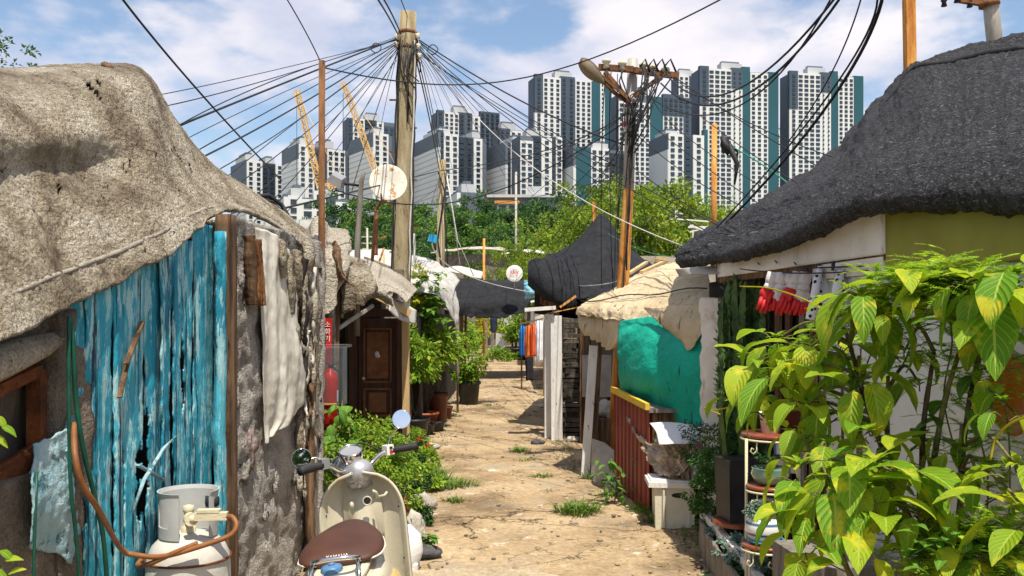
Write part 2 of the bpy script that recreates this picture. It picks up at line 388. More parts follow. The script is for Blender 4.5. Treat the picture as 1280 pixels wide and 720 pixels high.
M['teal_net'] = mat('green_mesh_tarp', [(.0, .34, .23), (.01, .47, .34)], 3, .6, bump=.8, bscale=9, dist=.04, transl=.1, spots=((.0, .15, .10), 4, .6, .1), spots2=((.03, .30, .22), 9, .62, .08, (2, 2, .4)), grain=.25, gscale=160)  # spots2 streaks paint crease shading into the mesh colour
M['white_sheet'] = mat('dirty_white_sheet', [(.46, .43, .36), (.66, .635, .56)], 3, .85, bump=.4, bscale=18, stretch=(2, 2, .5), spots=((.22, .19, .14), 4, .62, .12, (2, 2, .5)))
M['white_tarp'] = mat('white_tarpaulin', [(.38, .365, .33), (.54, .52, .48)], 2, .6, bump=.3, bscale=10, spots=((.45, .42, .36), 3, .62, .1))
M['pale_felt'] = mat('pale_roof_felt', [(.38, .33, .26), (.62, .56, .46)], 3, .95, bump=1, bscale=40, dist=.06, spots=((.10, .08, .06), 6, .60, .06), grain=.35, gscale=60)
M['dark_void'] = mat('shade_and_rag_black', [(.012, .01, .009), (.03, .025, .02)], 3, .95, bump=0)  # near-black colour stands in for interior shade; also colours some black rags
M['brown_metal'] = mat('red_brown_corrugated_metal', [(.20, .035, .022), (.30, .06, .04)], 4, .5, bump=.1, spots=((.12, .06, .04), 8, .62, .06))
M['yellow_board'] = mat('yellow_edge_board', [(.62, .40, .03), (.74, .50, .06)], 6, .6, bump=.1)
M['foam'] = mat('cream_foam_box', [(.60, .56, .42), (.74, .71, .58)], 4, .8, bump=.5, bscale=50, dist=.006, spots=((.38, .32, .2), 7, .62, .05))
M['crumple'] = mat('crumpled_plastic_sheet', [(.26, .19, .12), (.52, .44, .34)], 6, .22, bump=.3, spec=.6, spots=((.2, .14, .09), 6, .6, .06))
M['paper'] = mat('newsprint', [(.66, .66, .66), (.78, .78, .79)], 40, .8, bump=.05, spots=((.40, .41, .44), 60, .6, .04, (1, 3, 1)))
M['grey_sheet'] = mat('grey_cement_sheet', [(.30, .28, .25), (.46, .43, .39)], 3, .85, bump=.3, spots=((.2, .15, .1), 5, .62, .08))
M['stone'] = mat('pale_broken_stone', [(.28, .25, .21), (.58, .54, .47)], 8, .9, bump=.8, bscale=40)
M['stone_dark'] = mat('dark_stone', [(.05, .05, .055), (.12, .12, .125)], 8, .9, bump=.6, bscale=40)
M['white_block'] = mat('white_plastic_sack', [(.70, .70, .70), (.82, .82, .82)], 6, .6, bump=.4, bscale=30)
M['pot_black'] = mat('black_plastic_pot', [(.018, .018, .02), (.04, .04, .042)], 6, .45, bump=.05)
M['pot_brown'] = mat('brown_plastic_pot', [(.10, .03, .02), (.17, .055, .035)], 6, .45, bump=.1)
M['terracotta'] = mat('terracotta', [(.34, .085, .035), (.46, .14, .065)], 7, .7, bump=.2, spots=((.5, .4, .33), 9, .66, .05))
M['celadon'] = mat('celadon_glaze', [(.13, .24, .19), (.22, .34, .27)], 7, .15, bump=.05, coat=.6, spots=((.06, .11, .09), 9, .62, .05))
M['soil'] = mat('potting_soil', [(.03, .02, .012), (.08, .055, .035)], 30, .95, bump=.8)
M['bark'] = mat('brown_bark', [(.05, .032, .02), (.14, .10, .065)], 12, .9, bump=.7, stretch=(2, 2, .6))
M['bark_green'] = mat('green_brown_stem', [(.07, .07, .02), (.20, .19, .06)], 14, .7, bump=.5, bscale=60, spots=((.38, .34, .08), 16, .6, .05))
M['cactus'] = mat('dark_green_cactus', [(.03, .065, .02), (.09, .17, .04)], 8, .6, bump=.3, bscale=50)
M['dish_rust'] = mat('white_rusted_dish', [(.58, .54, .44), (.70, .67, .58)], 4, .6, bump=.1, spots=((.36, .16, .03), 7.5, .545, .06))
M['iron_cream'] = mat('cream_painted_iron', [(.56, .50, .32), (.68, .62, .42)], 10, .5, bump=.1)
M['iron_white'] = mat('white_painted_iron', [(.62, .62, .58), (.72, .72, .68)], 10, .5, bump=.1)
M['redwood'] = mat('varnished_red_wood', [(.17, .035, .015), (.27, .07, .03)], 6, .3, bump=.1, coat=.4)
M['lamp_shell'] = mat('street_lamp_shell', [(.09, .07, .05), (.17, .14, .1)], 5, .6, bump=.2, metal=.2)
M['lamp_glass'] = mat('dusty_lamp_glass', [(.16, .12, .07), (.24, .18, .11)], 5, .25, bump=.1)
M['porcelain'] = mat('yellowed_porcelain', [(.50, .44, .28), (.62, .56, .4)], 9, .3, bump=.05)
# foliage
M['lf_dark'] = mat('dark_tree_leaves', [(.045, .11, .03), (.085, .17, .045)], .35, .6, bump=0, island=.45, transl=.3)
M['lf_mid'] = mat('mid_tree_leaves', [(.08, .17, .03), (.15, .26, .045)], .35, .6, bump=0, island=.45, transl=.35)
M['lf_yel'] = mat('yellow_green_tree_leaves', [(.13, .23, .018), (.28, .36, .03)], .5, .6, bump=0, island=.4, transl=.4)
M['lf_bright'] = mat('bright_shrub_leaves', [(.15, .28, .02), (.32, .46, .04)], 3, .5, bump=0, island=.4, transl=.42)
M['lf_deep'] = mat('deep_green_shrub_leaves', [(.018, .06, .014), (.05, .12, .025)], 3, .5, bump=0, island=.4, transl=.25)
M['lf_lemon'] = mat('lemon_shrub_leaves', [(.36, .38, .01), (.50, .50, .015)], 3, .5, bump=0, island=.3, transl=.4)
M['lf_fern'] = mat('feathery_vine_leaves', [(.22, .40, .02), (.42, .56, .03)], 3, .5, bump=0, island=.35, transl=.45)
M['lf_jun'] = mat('juniper_sprays', [(.03, .10, .02), (.08, .19, .03)], 6, .6, bump=0, island=.4, transl=.15)
M['lf_gray'] = mat('grey_green_succulent', [(.10, .17, .13), (.2, .3, .24)], 6, .5, bump=0, island=.3, transl=.1)
M['grass'] = mat('weed_blades', [(.08, .17, .02), (.18, .28, .04)], 5, .6, bump=0, island=.4, transl=.35)
M['big_leaf'] = leaf_mat('large_lime_leaves', (.12, .30, .010), (.42, .54, .02), .5, blotch=(.66, .62, .03), vein=(.46, .60, .10))
M['big_leaf_dark'] = leaf_mat('heart_green_leaves', (.07, .20, .02), (.14, .32, .03), .35, vein=(.3, .45, .1))
M['flower'] = mat('magenta_petals', [(.5, .05, .32), (.65, .12, .45)], 9, .6, bump=0, transl=.3)
def clear_mat():
    m = bpy.data.materials.new('clear_plastic'); nt = nodes_of(m); N = nt.nodes; L = nt.links
    o = N.new('ShaderNodeOutputMaterial'); t = N.new('ShaderNodeBsdfTransparent'); sock(t, 0, (.9, .93, .95, 1))
    g = N.new('ShaderNodeBsdfPrincipled'); sock(g, 'Base Color', (.75, .78, .8, 1)); sock(g, 'Roughness', .15)
    fr = N.new('ShaderNodeLayerWeight'); sock(fr, 0, .35)
    ad = N.new('ShaderNodeMath'); ad.operation = 'MULTIPLY_ADD'; sock(ad, 1, .2); sock(ad, 2, .03); L.new(fr.outputs['Facing'], ad.inputs[0])
    x = N.new('ShaderNodeMixShader'); L.new(ad.outputs[0], x.inputs[0]); L.new(t.outputs[0], x.inputs[1]); L.new(g.outputs[0], x.inputs[2]); L.new(x.outputs[0], o.inputs[0])
    return m
M['clear'] = clear_mat()
def path_mat():
    m = bpy.data.materials.new('cracked_sandy_concrete'); nt = nodes_of(m); N = nt.nodes; L = nt.links
    o = N.new('ShaderNodeOutputMaterial'); b = N.new('ShaderNodeBsdfPrincipled'); t = N.new('ShaderNodeTexCoord')
    def nz(s, d=8, r=.6, v=None):
        n = N.new('ShaderNodeTexNoise'); sock(n, 'Scale', s); sock(n, 'Detail', d); sock(n, 'Roughness', r); L.new(v or t.outputs['Object'], n.inputs['Vector']); return n
    a = nz(1.1); rp = N.new('ShaderNodeValToRGB'); e = rp.color_ramp.elements
    e[0].position = .36; e[0].color = (.20, .14, .08, 1); e[1].position = .66; e[1].color = (.46, .345, .21, 1); q = e.new(.5); q.color = (.38, .275, .16, 1)
    L.new(a.outputs['Fac'], rp.inputs['Fac'])
    g = nz(26, 6, .7); gr = N.new('ShaderNodeMapRange'); sock(gr, 'From Min', .3); sock(gr, 'From Max', .7); sock(gr, 'To Min', .62); sock(gr, 'To Max', 1.3); L.new(g.outputs['Fac'], gr.inputs['Value'])
    mu = N.new('ShaderNodeMix'); mu.data_type = 'RGBA'; mu.blend_type = 'MULTIPLY'; sock(mu, 'Factor', 1); L.new(rp.outputs[0], mu.inputs['A']); L.new(gr.outputs[0], mu.inputs['B'])
    col = mu.outputs['Result']
    # orange-brown and grey worn patches
    for c, s, th, w in (((.30, .18, .09), 1.7, .60, .10), ((.30, .265, .215), 1.6, .56, .16), ((.62, .56, .45), 3.3, .63, .04)):
        n = nz(s, 9, .68); r = N.new('ShaderNodeMapRange'); sock(r, 'From Min', th - .03); sock(r, 'From Max', th + w); sock(r, 'To Max', .9); L.new(n.outputs['Fac'], r.inputs['Value'])
        mx = N.new('ShaderNodeMix'); mx.data_type = 'RGBA'; L.new(r.outputs[0], mx.inputs['Factor']); L.new(col, mx.inputs['A']); sock(mx, 'B', (*c, 1)); col = mx.outputs['Result']
    # cracks
    wv = nz(1.6, 5); ad = N.new('ShaderNodeMix'); ad.data_type = 'RGBA'; sock(ad, 'Factor', .55); L.new(t.outputs['Object'], ad.inputs['A']); L.new(wv.outputs['Color'], ad.inputs['B'])
    hs = []
    for s, w in ((.85, .009), (4.2, .02)):
        vo = N.new('ShaderNodeTexVoronoi'); vo.feature = 'DISTANCE_TO_EDGE'; sock(vo, 'Scale', s); L.new(ad.outputs['Result'], vo.inputs['Vector'])
        r = N.new('ShaderNodeMapRange'); sock(r, 'From Min', 0); sock(r, 'From Max', w); sock(r, 'To Min', 1); sock(r, 'To Max', 0); L.new(vo.outputs['Distance'], r.inputs['Value']); f = r.outputs[0]
        n = nz(.9 if s < 3 else 1.3, 3); r2 = N.new('ShaderNodeMapRange'); sock(r2, 'From Min', .36 if s < 3 else .52); sock(r2, 'From Max', .46 if s < 3 else .6); L.new(n.outputs['Fac'], r2.inputs['Value'])
        mm = N.new('ShaderNodeMath'); mm.operation = 'MULTIPLY'; L.new(f, mm.inputs[0]); L.new(r2.outputs[0], mm.inputs[1]); hs.append(mm.outputs[0])
    mk = N.new('ShaderNodeMath'); mk.operation = 'MAXIMUM'; L.new(hs[0], mk.inputs[0]); L.new(hs[1], mk.inputs[1])
    mx = N.new('ShaderNodeMix'); mx.data_type = 'RGBA'; L.new(mk.outputs[0], mx.inputs['Factor']); L.new(col, mx.inputs['A']); sock(mx, 'B', (.06, .045, .03, 1)); L.new(mx.outputs['Result'], b.inputs['Base Color'])
    h1 = nz(9, 10, .7); su = N.new('ShaderNodeMath'); su.operation = 'SUBTRACT'; L.new(h1.outputs['Fac'], su.inputs[0]); L.new(mk.outputs[0], su.inputs[1])
    bp = N.new('ShaderNodeBump'); sock(bp, 'Strength', .6); sock(bp, 'Distance', .03); L.new(su.outputs[0], bp.inputs['Height']); L.new(bp.outputs[0], b.inputs['Normal'])
    sock(b, 'Roughness', .92); sock(b, 'Specular IOR Level', .2); L.new(b.outputs[0], o.inputs[0]); return m
M['path'] = path_mat()
M['dirt'] = mat('packed_earth', [(.14, .105, .065), (.34, .265, .17)], 1.5, .95, bump=.8, bscale=14, dist=.03, spots=((.05, .05, .025), 3, .6, .1))
M['hill'] = mat('scrubby_hill', [(.02, .045, .012), (.06, .09, .025)], .05, .95, bump=.3, bscale=2)
# ---------------------------------------------------------------- foliage generators
def kite_leaves(mb, pts, dirs, size, wid=.45, jit=.5, seed=0, droop=.3):
    """many small folded leaves; pts/dirs arrays"""
    g = np.random.default_rng(seed + 11)
    n = len(pts)
    d = dirs + g.normal(0, jit, (n, 3)); d[:, 2] -= droop; d /= np.linalg.norm(d, axis=1, keepdims=True) + 1e-9
    u = g.normal(0, .45, (n, 3)) + np.array([0, 0, 1.0]); s = np.cross(d, u); s /= np.linalg.norm(s, axis=1, keepdims=True) + 1e-9
    nn = np.cross(s, d)
    L = (size * g.uniform(.6, 1.3, (n, 1)))
    b = pts; tip = pts + d * L - nn * L * .12
    m = pts + d * L * .5
    l = m - s * L * wid * .5 + nn * L * .08; r = m + s * L * wid * .5 + nn * L * .08
    Vv = np.stack([b, l, tip, r], axis=1).reshape(-1, 3)
    k = len(mb.v)
    mb.v.extend(map(tuple, Vv.tolist()))
    fs = []
    for i in range(n):
        o = k + i * 4
        fs.append((o, o + 3, o + 2)); fs.append((o, o + 2, o + 1))
    mb.f.extend(fs); mb.sm.extend([False] * len(fs))
    if mb.uv is not None: mb.uv.extend([(0, 0)] * (4 * n))
    return mb
def crown(mb, c, r, nclump, per, size, seed=0, wid=.55, hollow=.55, lump=.35, flat=.0, clr=.22):
    """uneven crown of clumps spread through an ellipsoid's volume"""
    g = np.random.default_rng(seed)
    c = np.array(c, float); r = np.array(r, float)
    for k in range(nclump):
        v = g.normal(0, 1, 3); v /= np.linalg.norm(v)
        if v[2] < -.5: v[2] *= .4
        q = 1 + lump * noise.noise(Vector(v * 1.7) + Vector((seed * 1.3, 0, 0))) * 2
        p = c + v * r * (hollow + (1 - hollow) * g.random() ** .5) * q
        cs = r.mean() * clr * g.uniform(.6, 1.35)
        off = g.normal(0, 1, (per, 3)); off /= np.linalg.norm(off, axis=1, keepdims=True); off *= (g.random((per, 1)) ** .4)
        off[:, 2] *= .65
        kite_leaves(mb, p + off * cs, off * .8 + v * .5, size, wid, .45, seed * 131 + k)
    return mb
def nice_leaf(mb, base, d, up, L, W, curl=.5, n=9, wav=.04, fold=.25, seed=0):
    """one broad pointed leaf with veins in its UVs; bends down along its length"""
    d = Vector(d).normalized(); up = Vector(up); s = d.cross(up)
    if s.length < 1e-4: s = d.orthogonal()
    s.normalize(); nn = s.cross(d).normalized()
    vs = []; uv = []; p = Vector(base); cols = (-1, -.6, -.2, 0, .2, .6, 1)
    ang = 0
    for i in range(n + 1):
        t = i / n
        w = W * .5 * (math.sin(math.pi * min(1, t ** .72)) ** .85) * (1 - .25 * t) + .0008
        dd = d * math.cos(ang) - nn * math.sin(ang); n2 = nn * math.cos(ang) + d * math.sin(ang)
        for a in cols:
            off = abs(a) * w * fold + (wav * L * noise.noise(Vector((t * 5 + seed, a * 2, seed * .37))) * abs(a))
            vs.append(p + s * (a * w) + n2 * off); uv.append((t, a))
        p = p + dd * (L / n); ang += curl / n
    fs = []
    m = len(cols)
    for i in range(n):
        for j in range(m - 1):
            fs.append((i * m + j, i * m + j + 1, (i + 1) * m + j + 1, (i + 1) * m + j))
    return mb.add(vs, fs, True, uv)
def catenary(a, b, sag, n=14):
    a = Vector(a); b = Vector(b)
    return [a.lerp(b, t) - Vector((0, 0, sag * 4 * t * (1 - t))) for t in [i / n for i in range(n + 1)]]
# ================================================================ camera, light, sky
sc = bpy.context.scene
cd = bpy.data.cameras.new('camera'); cam = bpy.data.objects.new('camera', cd); C.objects.link(cam); sc.camera = cam
cam.location = (0, 0, EYE); cam.rotation_euler = (R(90), 0, 0)
cd.sensor_width = 36; cd.lens = 36 * F / 1280; cd.shift_y = 40 / 1280; cd.clip_end = 3000; cd.clip_start = .05
SUN_EL, SX, SY = 67, .30, -.954
az = math.atan2(SX, SY)
sd = Vector((math.cos(R(SUN_EL)) * SX, math.cos(R(SUN_EL)) * SY, math.sin(R(SUN_EL)))).normalized()
ld = bpy.data.lights.new('sun', 'SUN'); lo = bpy.data.objects.new('sun', ld); C.objects.link(lo)
ld.energy = 5.0; ld.angle = R(.5); ld.color = (1, .93, .80); lo.rotation_euler = sd.to_track_quat('Z', 'Y').to_euler()
w = bpy.data.worlds.new('World'); sc.world = w; w.use_nodes = True; nt = w.node_tree; nt.nodes.clear(); N = nt.nodes; L = nt.links
wo = N.new('ShaderNodeOutputWorld'); bg = N.new('ShaderNodeBackground'); sky = N.new('ShaderNodeTexSky'); sky.sky_type = 'NISHITA'
sky.sun_disc = False; sky.sun_elevation = R(SUN_EL); sky.sun_rotation = az; sky.air_density = 1.1; sky.dust_density = .8; sky.ozone_density = 1.4
tc = N.new('ShaderNodeTexCoord'); mp = N.new('ShaderNodeMapping'); sock(mp, 'Scale', (1, 1, 2.1)); sock(mp, 'Location', (9.1, 1.4, 2.2)); L.new(tc.outputs['Generated'], mp.inputs['Vector'])
n1 = N.new('ShaderNodeTexNoise'); sock(n1, 'Scale', 3.8); sock(n1, 'Detail', 10); sock(n1, 'Roughness', .52); L.new(mp.outputs[0], n1.inputs['Vector'])
r1 = N.new('ShaderNodeMapRange'); r1.interpolation_type = 'SMOOTHSTEP'; sock(r1, 'From Min', .42); sock(r1, 'From Max', .535); L.new(n1.outputs['Fac'], r1.inputs['Value'])
n2 = N.new('ShaderNodeTexNoise'); sock(n2, 'Scale', 6.5); sock(n2, 'Detail', 7); L.new(mp.outputs[0], n2.inputs['Vector'])
cc = N.new('ShaderNodeValToRGB'); e = cc.color_ramp.elements; e[0].position = .36; e[0].color = (4.1, 4.3, 5.3, 1); e[1].position = .62; e[1].color = (6.6, 6.2, 6.3, 1); L.new(n2.outputs['Fac'], cc.inputs['Fac'])
mx = N.new('ShaderNodeMix'); mx.data_type = 'RGBA'; mlt = N.new('ShaderNodeMath'); mlt.operation = 'MULTIPLY'; sock(mlt, 1, .92); L.new(r1.outputs[0], mlt.inputs[0])
L.new(mlt.outputs[0], mx.inputs['Factor']); L.new(sky.outputs[0], mx.inputs['A']); L.new(cc.outputs[0], mx.inputs['B']); L.new(mx.outputs['Result'], bg.inputs[0]); sock(bg, 'Strength', .125); L.new(bg.outputs[0], wo.inputs[0])
vs_ = sc.view_settings; vs_.view_transform = 'Standard'; vs_.look = 'None'; vs_.exposure = .40; vs_.gamma = 1; vs_.use_curve_mapping = False
sc.cycles.use_denoising = True; sc.cycles.max_bounces = 6; sc.cycles.transparent_max_bounces = 12
# ================================================================ ground
def zt(y):
    def s(a, b, x):
        t = min(1, max(0, (x - a) / (b - a))); return t * t * (3 - 2 * t)
    return 9 * s(50, 160, y) + 17 * s(150, 320, y) + 16 * s(300, 660, y)
mb = MB(); ys = [-8, -2, 2, 4, 6, 8, 10, 13, 16, 20, 25, 30, 36, 44, 55, 70, 85, 100, 120, 140, 160, 190, 220, 260, 300, 360, 430, 520, 640, 800, 1100, 1600]
xs = [-900, -500, -300, -180, -110, -70, -45, -28, -16, -9, -5, -3, -2, -1, 0, 1, 2, 3, 5, 9, 16, 28, 45, 70, 110, 180, 300, 500, 900]
mb.add([(x, y, zt(y) + (2.5 * noise.noise(Vector((x * .02, y * .02, 0))) if y > 80 else 0)) for y in ys for x in xs],
       [(i * len(xs) + j, i * len(xs) + j + 1, (i + 1) * len(xs) + j + 1, (i + 1) * len(xs) + j) for i in range(len(ys) - 1) for j in range(len(xs) - 1)], True)
I_ = ys.index(55); nxs = len(xs); far = MB(); far.add([mb.v[i] for i in range(I_ * nxs, len(mb.v))], [(i * nxs + j, i * nxs + j + 1, (i + 1) * nxs + j + 1, (i + 1) * nxs + j) for i in range(len(ys) - I_ - 1) for j in range(nxs - 1)], True)
near = MB(); near.add(mb.v[:(I_ + 1) * nxs], [f for f in mb.f if max(f) < (I_ + 1) * nxs], True)
struct('ground', near, M['dirt']); struct('hill', far, M['hill'])
mb = MB(); pathx = [(1.5, -1.5, 1.75), (5, -1.45, 1.62), (6.5, -1.3, 1.6), (9, -1.25, 1.5), (12, -1.3, .95), (17, -1.25, .9), (24, -1.5, 1.1), (34, -2.1, .8), (48, -2.6, .5)]
vsx = []; ny = 220; nx = 26
for i in range(ny + 1):
    y = 1.5 + (48 - 1.5) * (i / ny) ** 1.7
    for k in range(len(pathx) - 1):
        if pathx[k][0] <= y <= pathx[k + 1][0] + 1e-6:
            t = (y - pathx[k][0]) / (pathx[k + 1][0] - pathx[k][0]); a = pathx[k][1] * (1 - t) + pathx[k + 1][1] * t; b = pathx[k][2] * (1 - t) + pathx[k + 1][2] * t; break
    for j in range(nx + 1):
        x = a + (b - a) * j / nx
        if j in (0, nx): x += .09 * fbm((x, y * 2.2, 3))
        z = .012 + .012 * fbm((x * 1.3, y * .9, 0)) + .004 * fbm((x * 6, y * 5, 2))
        if j in (0, nx): z = -.02
        vsx.append((x, y, z))
mb.add(vsx, [(i * (nx + 1) + j, i * (nx + 1) + j + 1, (i + 1) * (nx + 1) + j + 1, (i + 1) * (nx + 1) + j) for i in range(ny) for j in range(nx)], True)
struct('alley_path', mb, M['path'])
# ================================================================ apartment towers
def tmat(n, c, **k): return mat(n, c, .03, .8, bump=0, **k)
T_W = tmat('tower_white', [(.64, .64, .63), (.72, .72, .70)]); T_D = tmat('tower_slate', [(.055, .076, .104), (.07, .095, .128)]); T_G = tmat('tower_grey', [(.10, .122, .155), (.13, .155, .19)])  # slate lightened a little, putting slight haze into its colour
T_T = tmat('tower_teal', [(.022, .085, .11), (.03, .105, .135)]); T_M = tmat('tower_magenta', [(.12, .012, .06), (.15, .02, .08)])
T_L = mat('tower_white_courses', [(.58, .58, .58), (.66, .66, .65)], .03, .8, bump=0, wave=((.36, .37, .39), .11, (0, 0, 1), .22)); T_L.node_tree
for n_ in T_L.node_tree.nodes:
    if n_.type == 'TEX_WAVE': n_.bands_direction = 'Z'
T_R = tmat('tower_pale_grey', [(.42, .43, .44), (.5, .51, .52)])
GL = mat('tower_glass', [(.014, .024, .038), (.03, .045, .065)], .2, .12, bump=0, spec=.6)
FL = 2.85
wm = MB().box((0, 0, 0), (2.05, .3, 1.72)).mesh('window'); wm.materials.append(GL)
wms = MB().box((0, 0, 0), (1.0, .3, 1.2)).mesh('window'); wms.materials.append(GL)
wmb = MB().box((0, 0, 0), (2.7, .3, 1.72)).mesh('window'); wmb.materials.append(GL)
TCOL = {'W': T_W, 'D': T_D, 'T': T_T, 'M': T_M, 'S': T_W, 'G': T_G, 'B': T_W}
def tower(label, a, b, c, top, D, secs, pent=(), side=None, th=24, group='apartment towers', ybot=330, cat='apartment tower', nmax=100):
    th = R(th); K = at(b, 400, D); e1 = Vector((math.cos(th), math.sin(th), 0)); e2 = Vector((-math.sin(th), math.cos(th), 0))
    tcx = (c - CX) / F; wd = (tcx * D - K.x) / (math.cos(th) - tcx * math.sin(th))
    ta = (a - CX) / F; q = math.sin(th) + ta * math.cos(th)
    dp = min(34, max(12, (K.x - ta * D) / q)) if a < b - 1 and q > .03 else 17
    z0 = zt(D) - 4; z1 = EYE + (HY - top) / F * D
    zb = max(z0, EYE + (HY - ybot) / F * D)
    base = K + e1 * wd / 2 + e2 * dp / 2; base.z = z0
    t = Thing('apartment_tower', label, cat, base, group)
    def blk(mb, u0, u1, v0, v1, za, zb_):
        P = [K + e1 * u + e2 * v for u, v in ((u0, v0), (u1, v0), (u1, v1), (u0, v1))]
        return mb.hexa([Vector((p.x, p.y, za)) for p in P] + [Vector((p.x, p.y, zb_)) for p in P])
    core = blk(MB(), 0, wd, 0, dp, z0, z1 - .5); t.part('wall', core, T_G)
    rz = th; rest = MB(); nw = 0
    for s in secs:
        f0, f1, ty, pro, dz = s[:5]; opt = s[5] if len(s) > 5 else ''
        u0, u1 = f0 * wd, f1 * wd; zt1 = z1 + dz
        nm = {'T': 'stair_shaft', 'D': 'slate_bay', 'M': 'magenta_strip', 'G': 'grey_bay'}.get(ty, 'facade_bay')
        t.part(nm, blk(MB(), u0, u1, -pro, 2.0, z0, zt1), TCOL[ty])
        if opt == 'U' or opt == 'u':
            hu = FL * (8 if opt == 'U' else 4)
            t.part('slate_crown', blk(MB(), u0 - .15, u1 + .15, -pro - .35, 1.5, zt1 - hu, zt1 + 1.2), T_D); pro += .35
        if ty in 'WSDBG' and not (ty == 'G'):
            sp = {'W': 3.3, 'S': 3.2, 'D': 3.6, 'B': 3.6}[ty]; n = max(1, int((u1 - u0) / sp)); st = (u1 - u0) / n
            me = {'W': wm, 'S': wms, 'D': wm, 'B': wmb}[ty]
            nf = int((zt1 - zb) / FL)
            hx = {'W': 1.02, 'S': .5, 'D': 1.02, 'B': 1.35}[ty]
            if st < 2 * hx + .3: me = wms; hx = .5
            for i in range(nf):
                zc = zt1 - 2.2 - i * FL
                for j in range(n):
                    p = K + e1 * (u0 + (j + .5) * st) - e2 * (pro + (0.1 if not opt else .1)); p.z = zc
                    nw += 1
                    if nw <= nmax: t.share('window', me, p, (0, 0, rz))
                    else:
                        hz = .6 if me is wms else .86
                        P = [p + e1 * x * hx + e2 * y + Vector((0, 0, z * hz)) for z in (-1, 1) for x, y in ((-1, -.15), (1, -.15), (1, .15), (-1, .15))]
                        rest.hexa(P)
    if rest.v: t.part('window', rest, GL, stuff=True)
    if side and a < b - 1:
        kind, ysplit = side; zs = EYE + (HY - ysplit) / F * D
        t.part('grey_gable', blk(MB(), -.4, 1.0, -.6, dp, zs, z1 + .3), T_G)
        t.part('white_gable', blk(MB(), -.4, 1.0, -.6, dp, z0, zs), T_L if kind == 'L' else T_W)
    for f0, f1, h in pent:
        t.part('penthouse', blk(MB(), f0 * wd, f1 * wd, 2.5, dp * .7, z1 - 1, z1 + h), T_R)
        t.part('penthouse_top', blk(MB(), f0 * wd + 1, f1 * wd - 1, 4, dp * .6, z1 + h, z1 + h + 1.4), T_G)
    return t
W_ = 'W'
tower('low slate and white tower at the far left end of the row, lowest roof', 289, 308, 354, 200, 520, [(0, .42, 'W', .8, 0), (.42, .78, 'D', 0, -1), (.78, 1, 'W', .8, -.5)], [(.0, .25, 4), (.55, .8, 3)], ('L', 262), 34, ybot=300)
tower('tower between the far left tower and the rusty stake, white gable below a slate top', 353, 373, 443, 180, 480, [(0, .27, 'W', .8, 0), (.27, .5, 'D', 0, -1.5), (.5, .82, 'W', .8, -1), (.82, 1, 'D', .3, -3)], [(.05, .2, 4), (.45, .65, 4)], ('L', 199), 34, ybot=300)
tower('tower standing behind the crane and the rusty dish, left of the main pole', 431, 434, 500, 147, 600, [(0, .10, 'D', .4, 0), (.10, .32, 'W', .8, 0, 'n'), (.32, .55, 'D', 0, 0), (.55, .68, 'W', .8, -1), (.68, 1, 'D', .3, -3)], [(.36, .62, 4.5)], None, 26, ybot=250)
tower('tower with a magenta strip directly left of the main concrete pole', 437, 466, 500, 166, 470, [(0, .55, 'W', .8, 0), (.55, .7, 'M', .1, -16), (.7, 1, 'D', .3, 0)], [(.1, .4, 3)], ('L', 184), 34, ybot=300)
tower('wide tower right of the main pole with grey gable over white courses', 515, 548, 608, 166, 450, [(0, .10, 'D', .3, 1.5), (.10, .40, 'W', .8, 0), (.40, .72, 'D', 0, -1), (.72, .90, 'W', .8, -1), (.90, 1, 'M', .1, -30)], [(.05, .25, 3), (.74, .9, 3)], ('L', 184), 28, ybot=310)
tower('taller dark tower rising behind the wide tower right of the main pole', 544, 546, 624, 139, 600, [(0, .11, 'D', .4, 1), (.11, .34, 'W', .8, 0), (.34, .56, 'D', 0, 1), (.56, .68, 'W', .8, -1), (.68, 1, 'D', .8, 3)], [(.28, .5, 5)], None, 24, ybot=210)
tower('stepped tower with magenta panel and broad white gable left of the tallest pair', 606, 632, 690, 178, 455, [(0, .10, 'D', .3, 0), (.10, .40, 'W', .8, 0), (.40, .56, 'M', 0, -22), (.56, .85, 'D', 0, -1), (.85, 1, 'W', .6, -2)], [(.2, .5, 4)], ('L', 206), 28, ybot=310)
tower('small dark topped tower between the stepped tower and the dark tower behind', 622, 624, 668, 160, 560, [(0, .3, 'D', .4, 0), (.3, .8, 'W', .8, -1), (.8, 1, 'D', 0, -1)], [(.1, .5, 4)], None, 22, ybot=210)
tower('low white and slate block in front of the tall left tower, below the cable fan', 648, 650, 702, 168, 430, [(0, .3, 'W', .6, -3), (.3, .5, 'D', 0, 0), (.5, .75, 'W', .8, -1), (.75, .85, 'D', 0, 0), (.85, 1, 'W', .8, 0)], [(.2, .5, 3)], None, 20, ybot=320)
tower('tall white and slate tower standing left of the street lamp pole', 664, 668, 764, 95, 560, [(0, .10, 'W', .8, 0, 'U'), (.10, .33, 'W', .9, 0), (.33, .52, 'D', .2, 1.5), (.52, .73, 'W', .9, 0), (.73, .85, 'T', .2, 0), (.85, .91, 'S', .5, 0), (.91, 1, 'T', .8, 0)], [(.28, .5, 5)], None, 18, ybot=330)
tower('tower with teal stair shaft and white gable beside the street lamp pole foot', 701, 717, 782, 183, 430, [(0, .32, 'T', .3, 0), (.32, .68, 'W', .8, 0), (.68, 1, 'D', 0, -2)], [(.4, .7, 3)], ('W', 207), 20, ybot=330)
tower('tower partly hidden right behind the street lamp pole and its crossarms', 770, 773, 864, 116, 520, [(0, .42, 'W', .8, -5), (.42, .60, 'T', .2, -1), (.60, .88, 'W', .8, 0, 'u'), (.88, 1, 'D', .2, 0)], [(.2, .4, 4)], None, 16, ybot=330)
tower('short tower with green framed sign on its white gable, right of the lamp pole', 812, 835, 884, 167, 420, [(0, .38, 'W', .8, 0), (.38, .62, 'D', 0, 0), (.62, .9, 'W', .8, 0), (.9, 1, 'T', .6, 3)], [(0, .3, 2)], ('W', 187), 16, ybot=330)
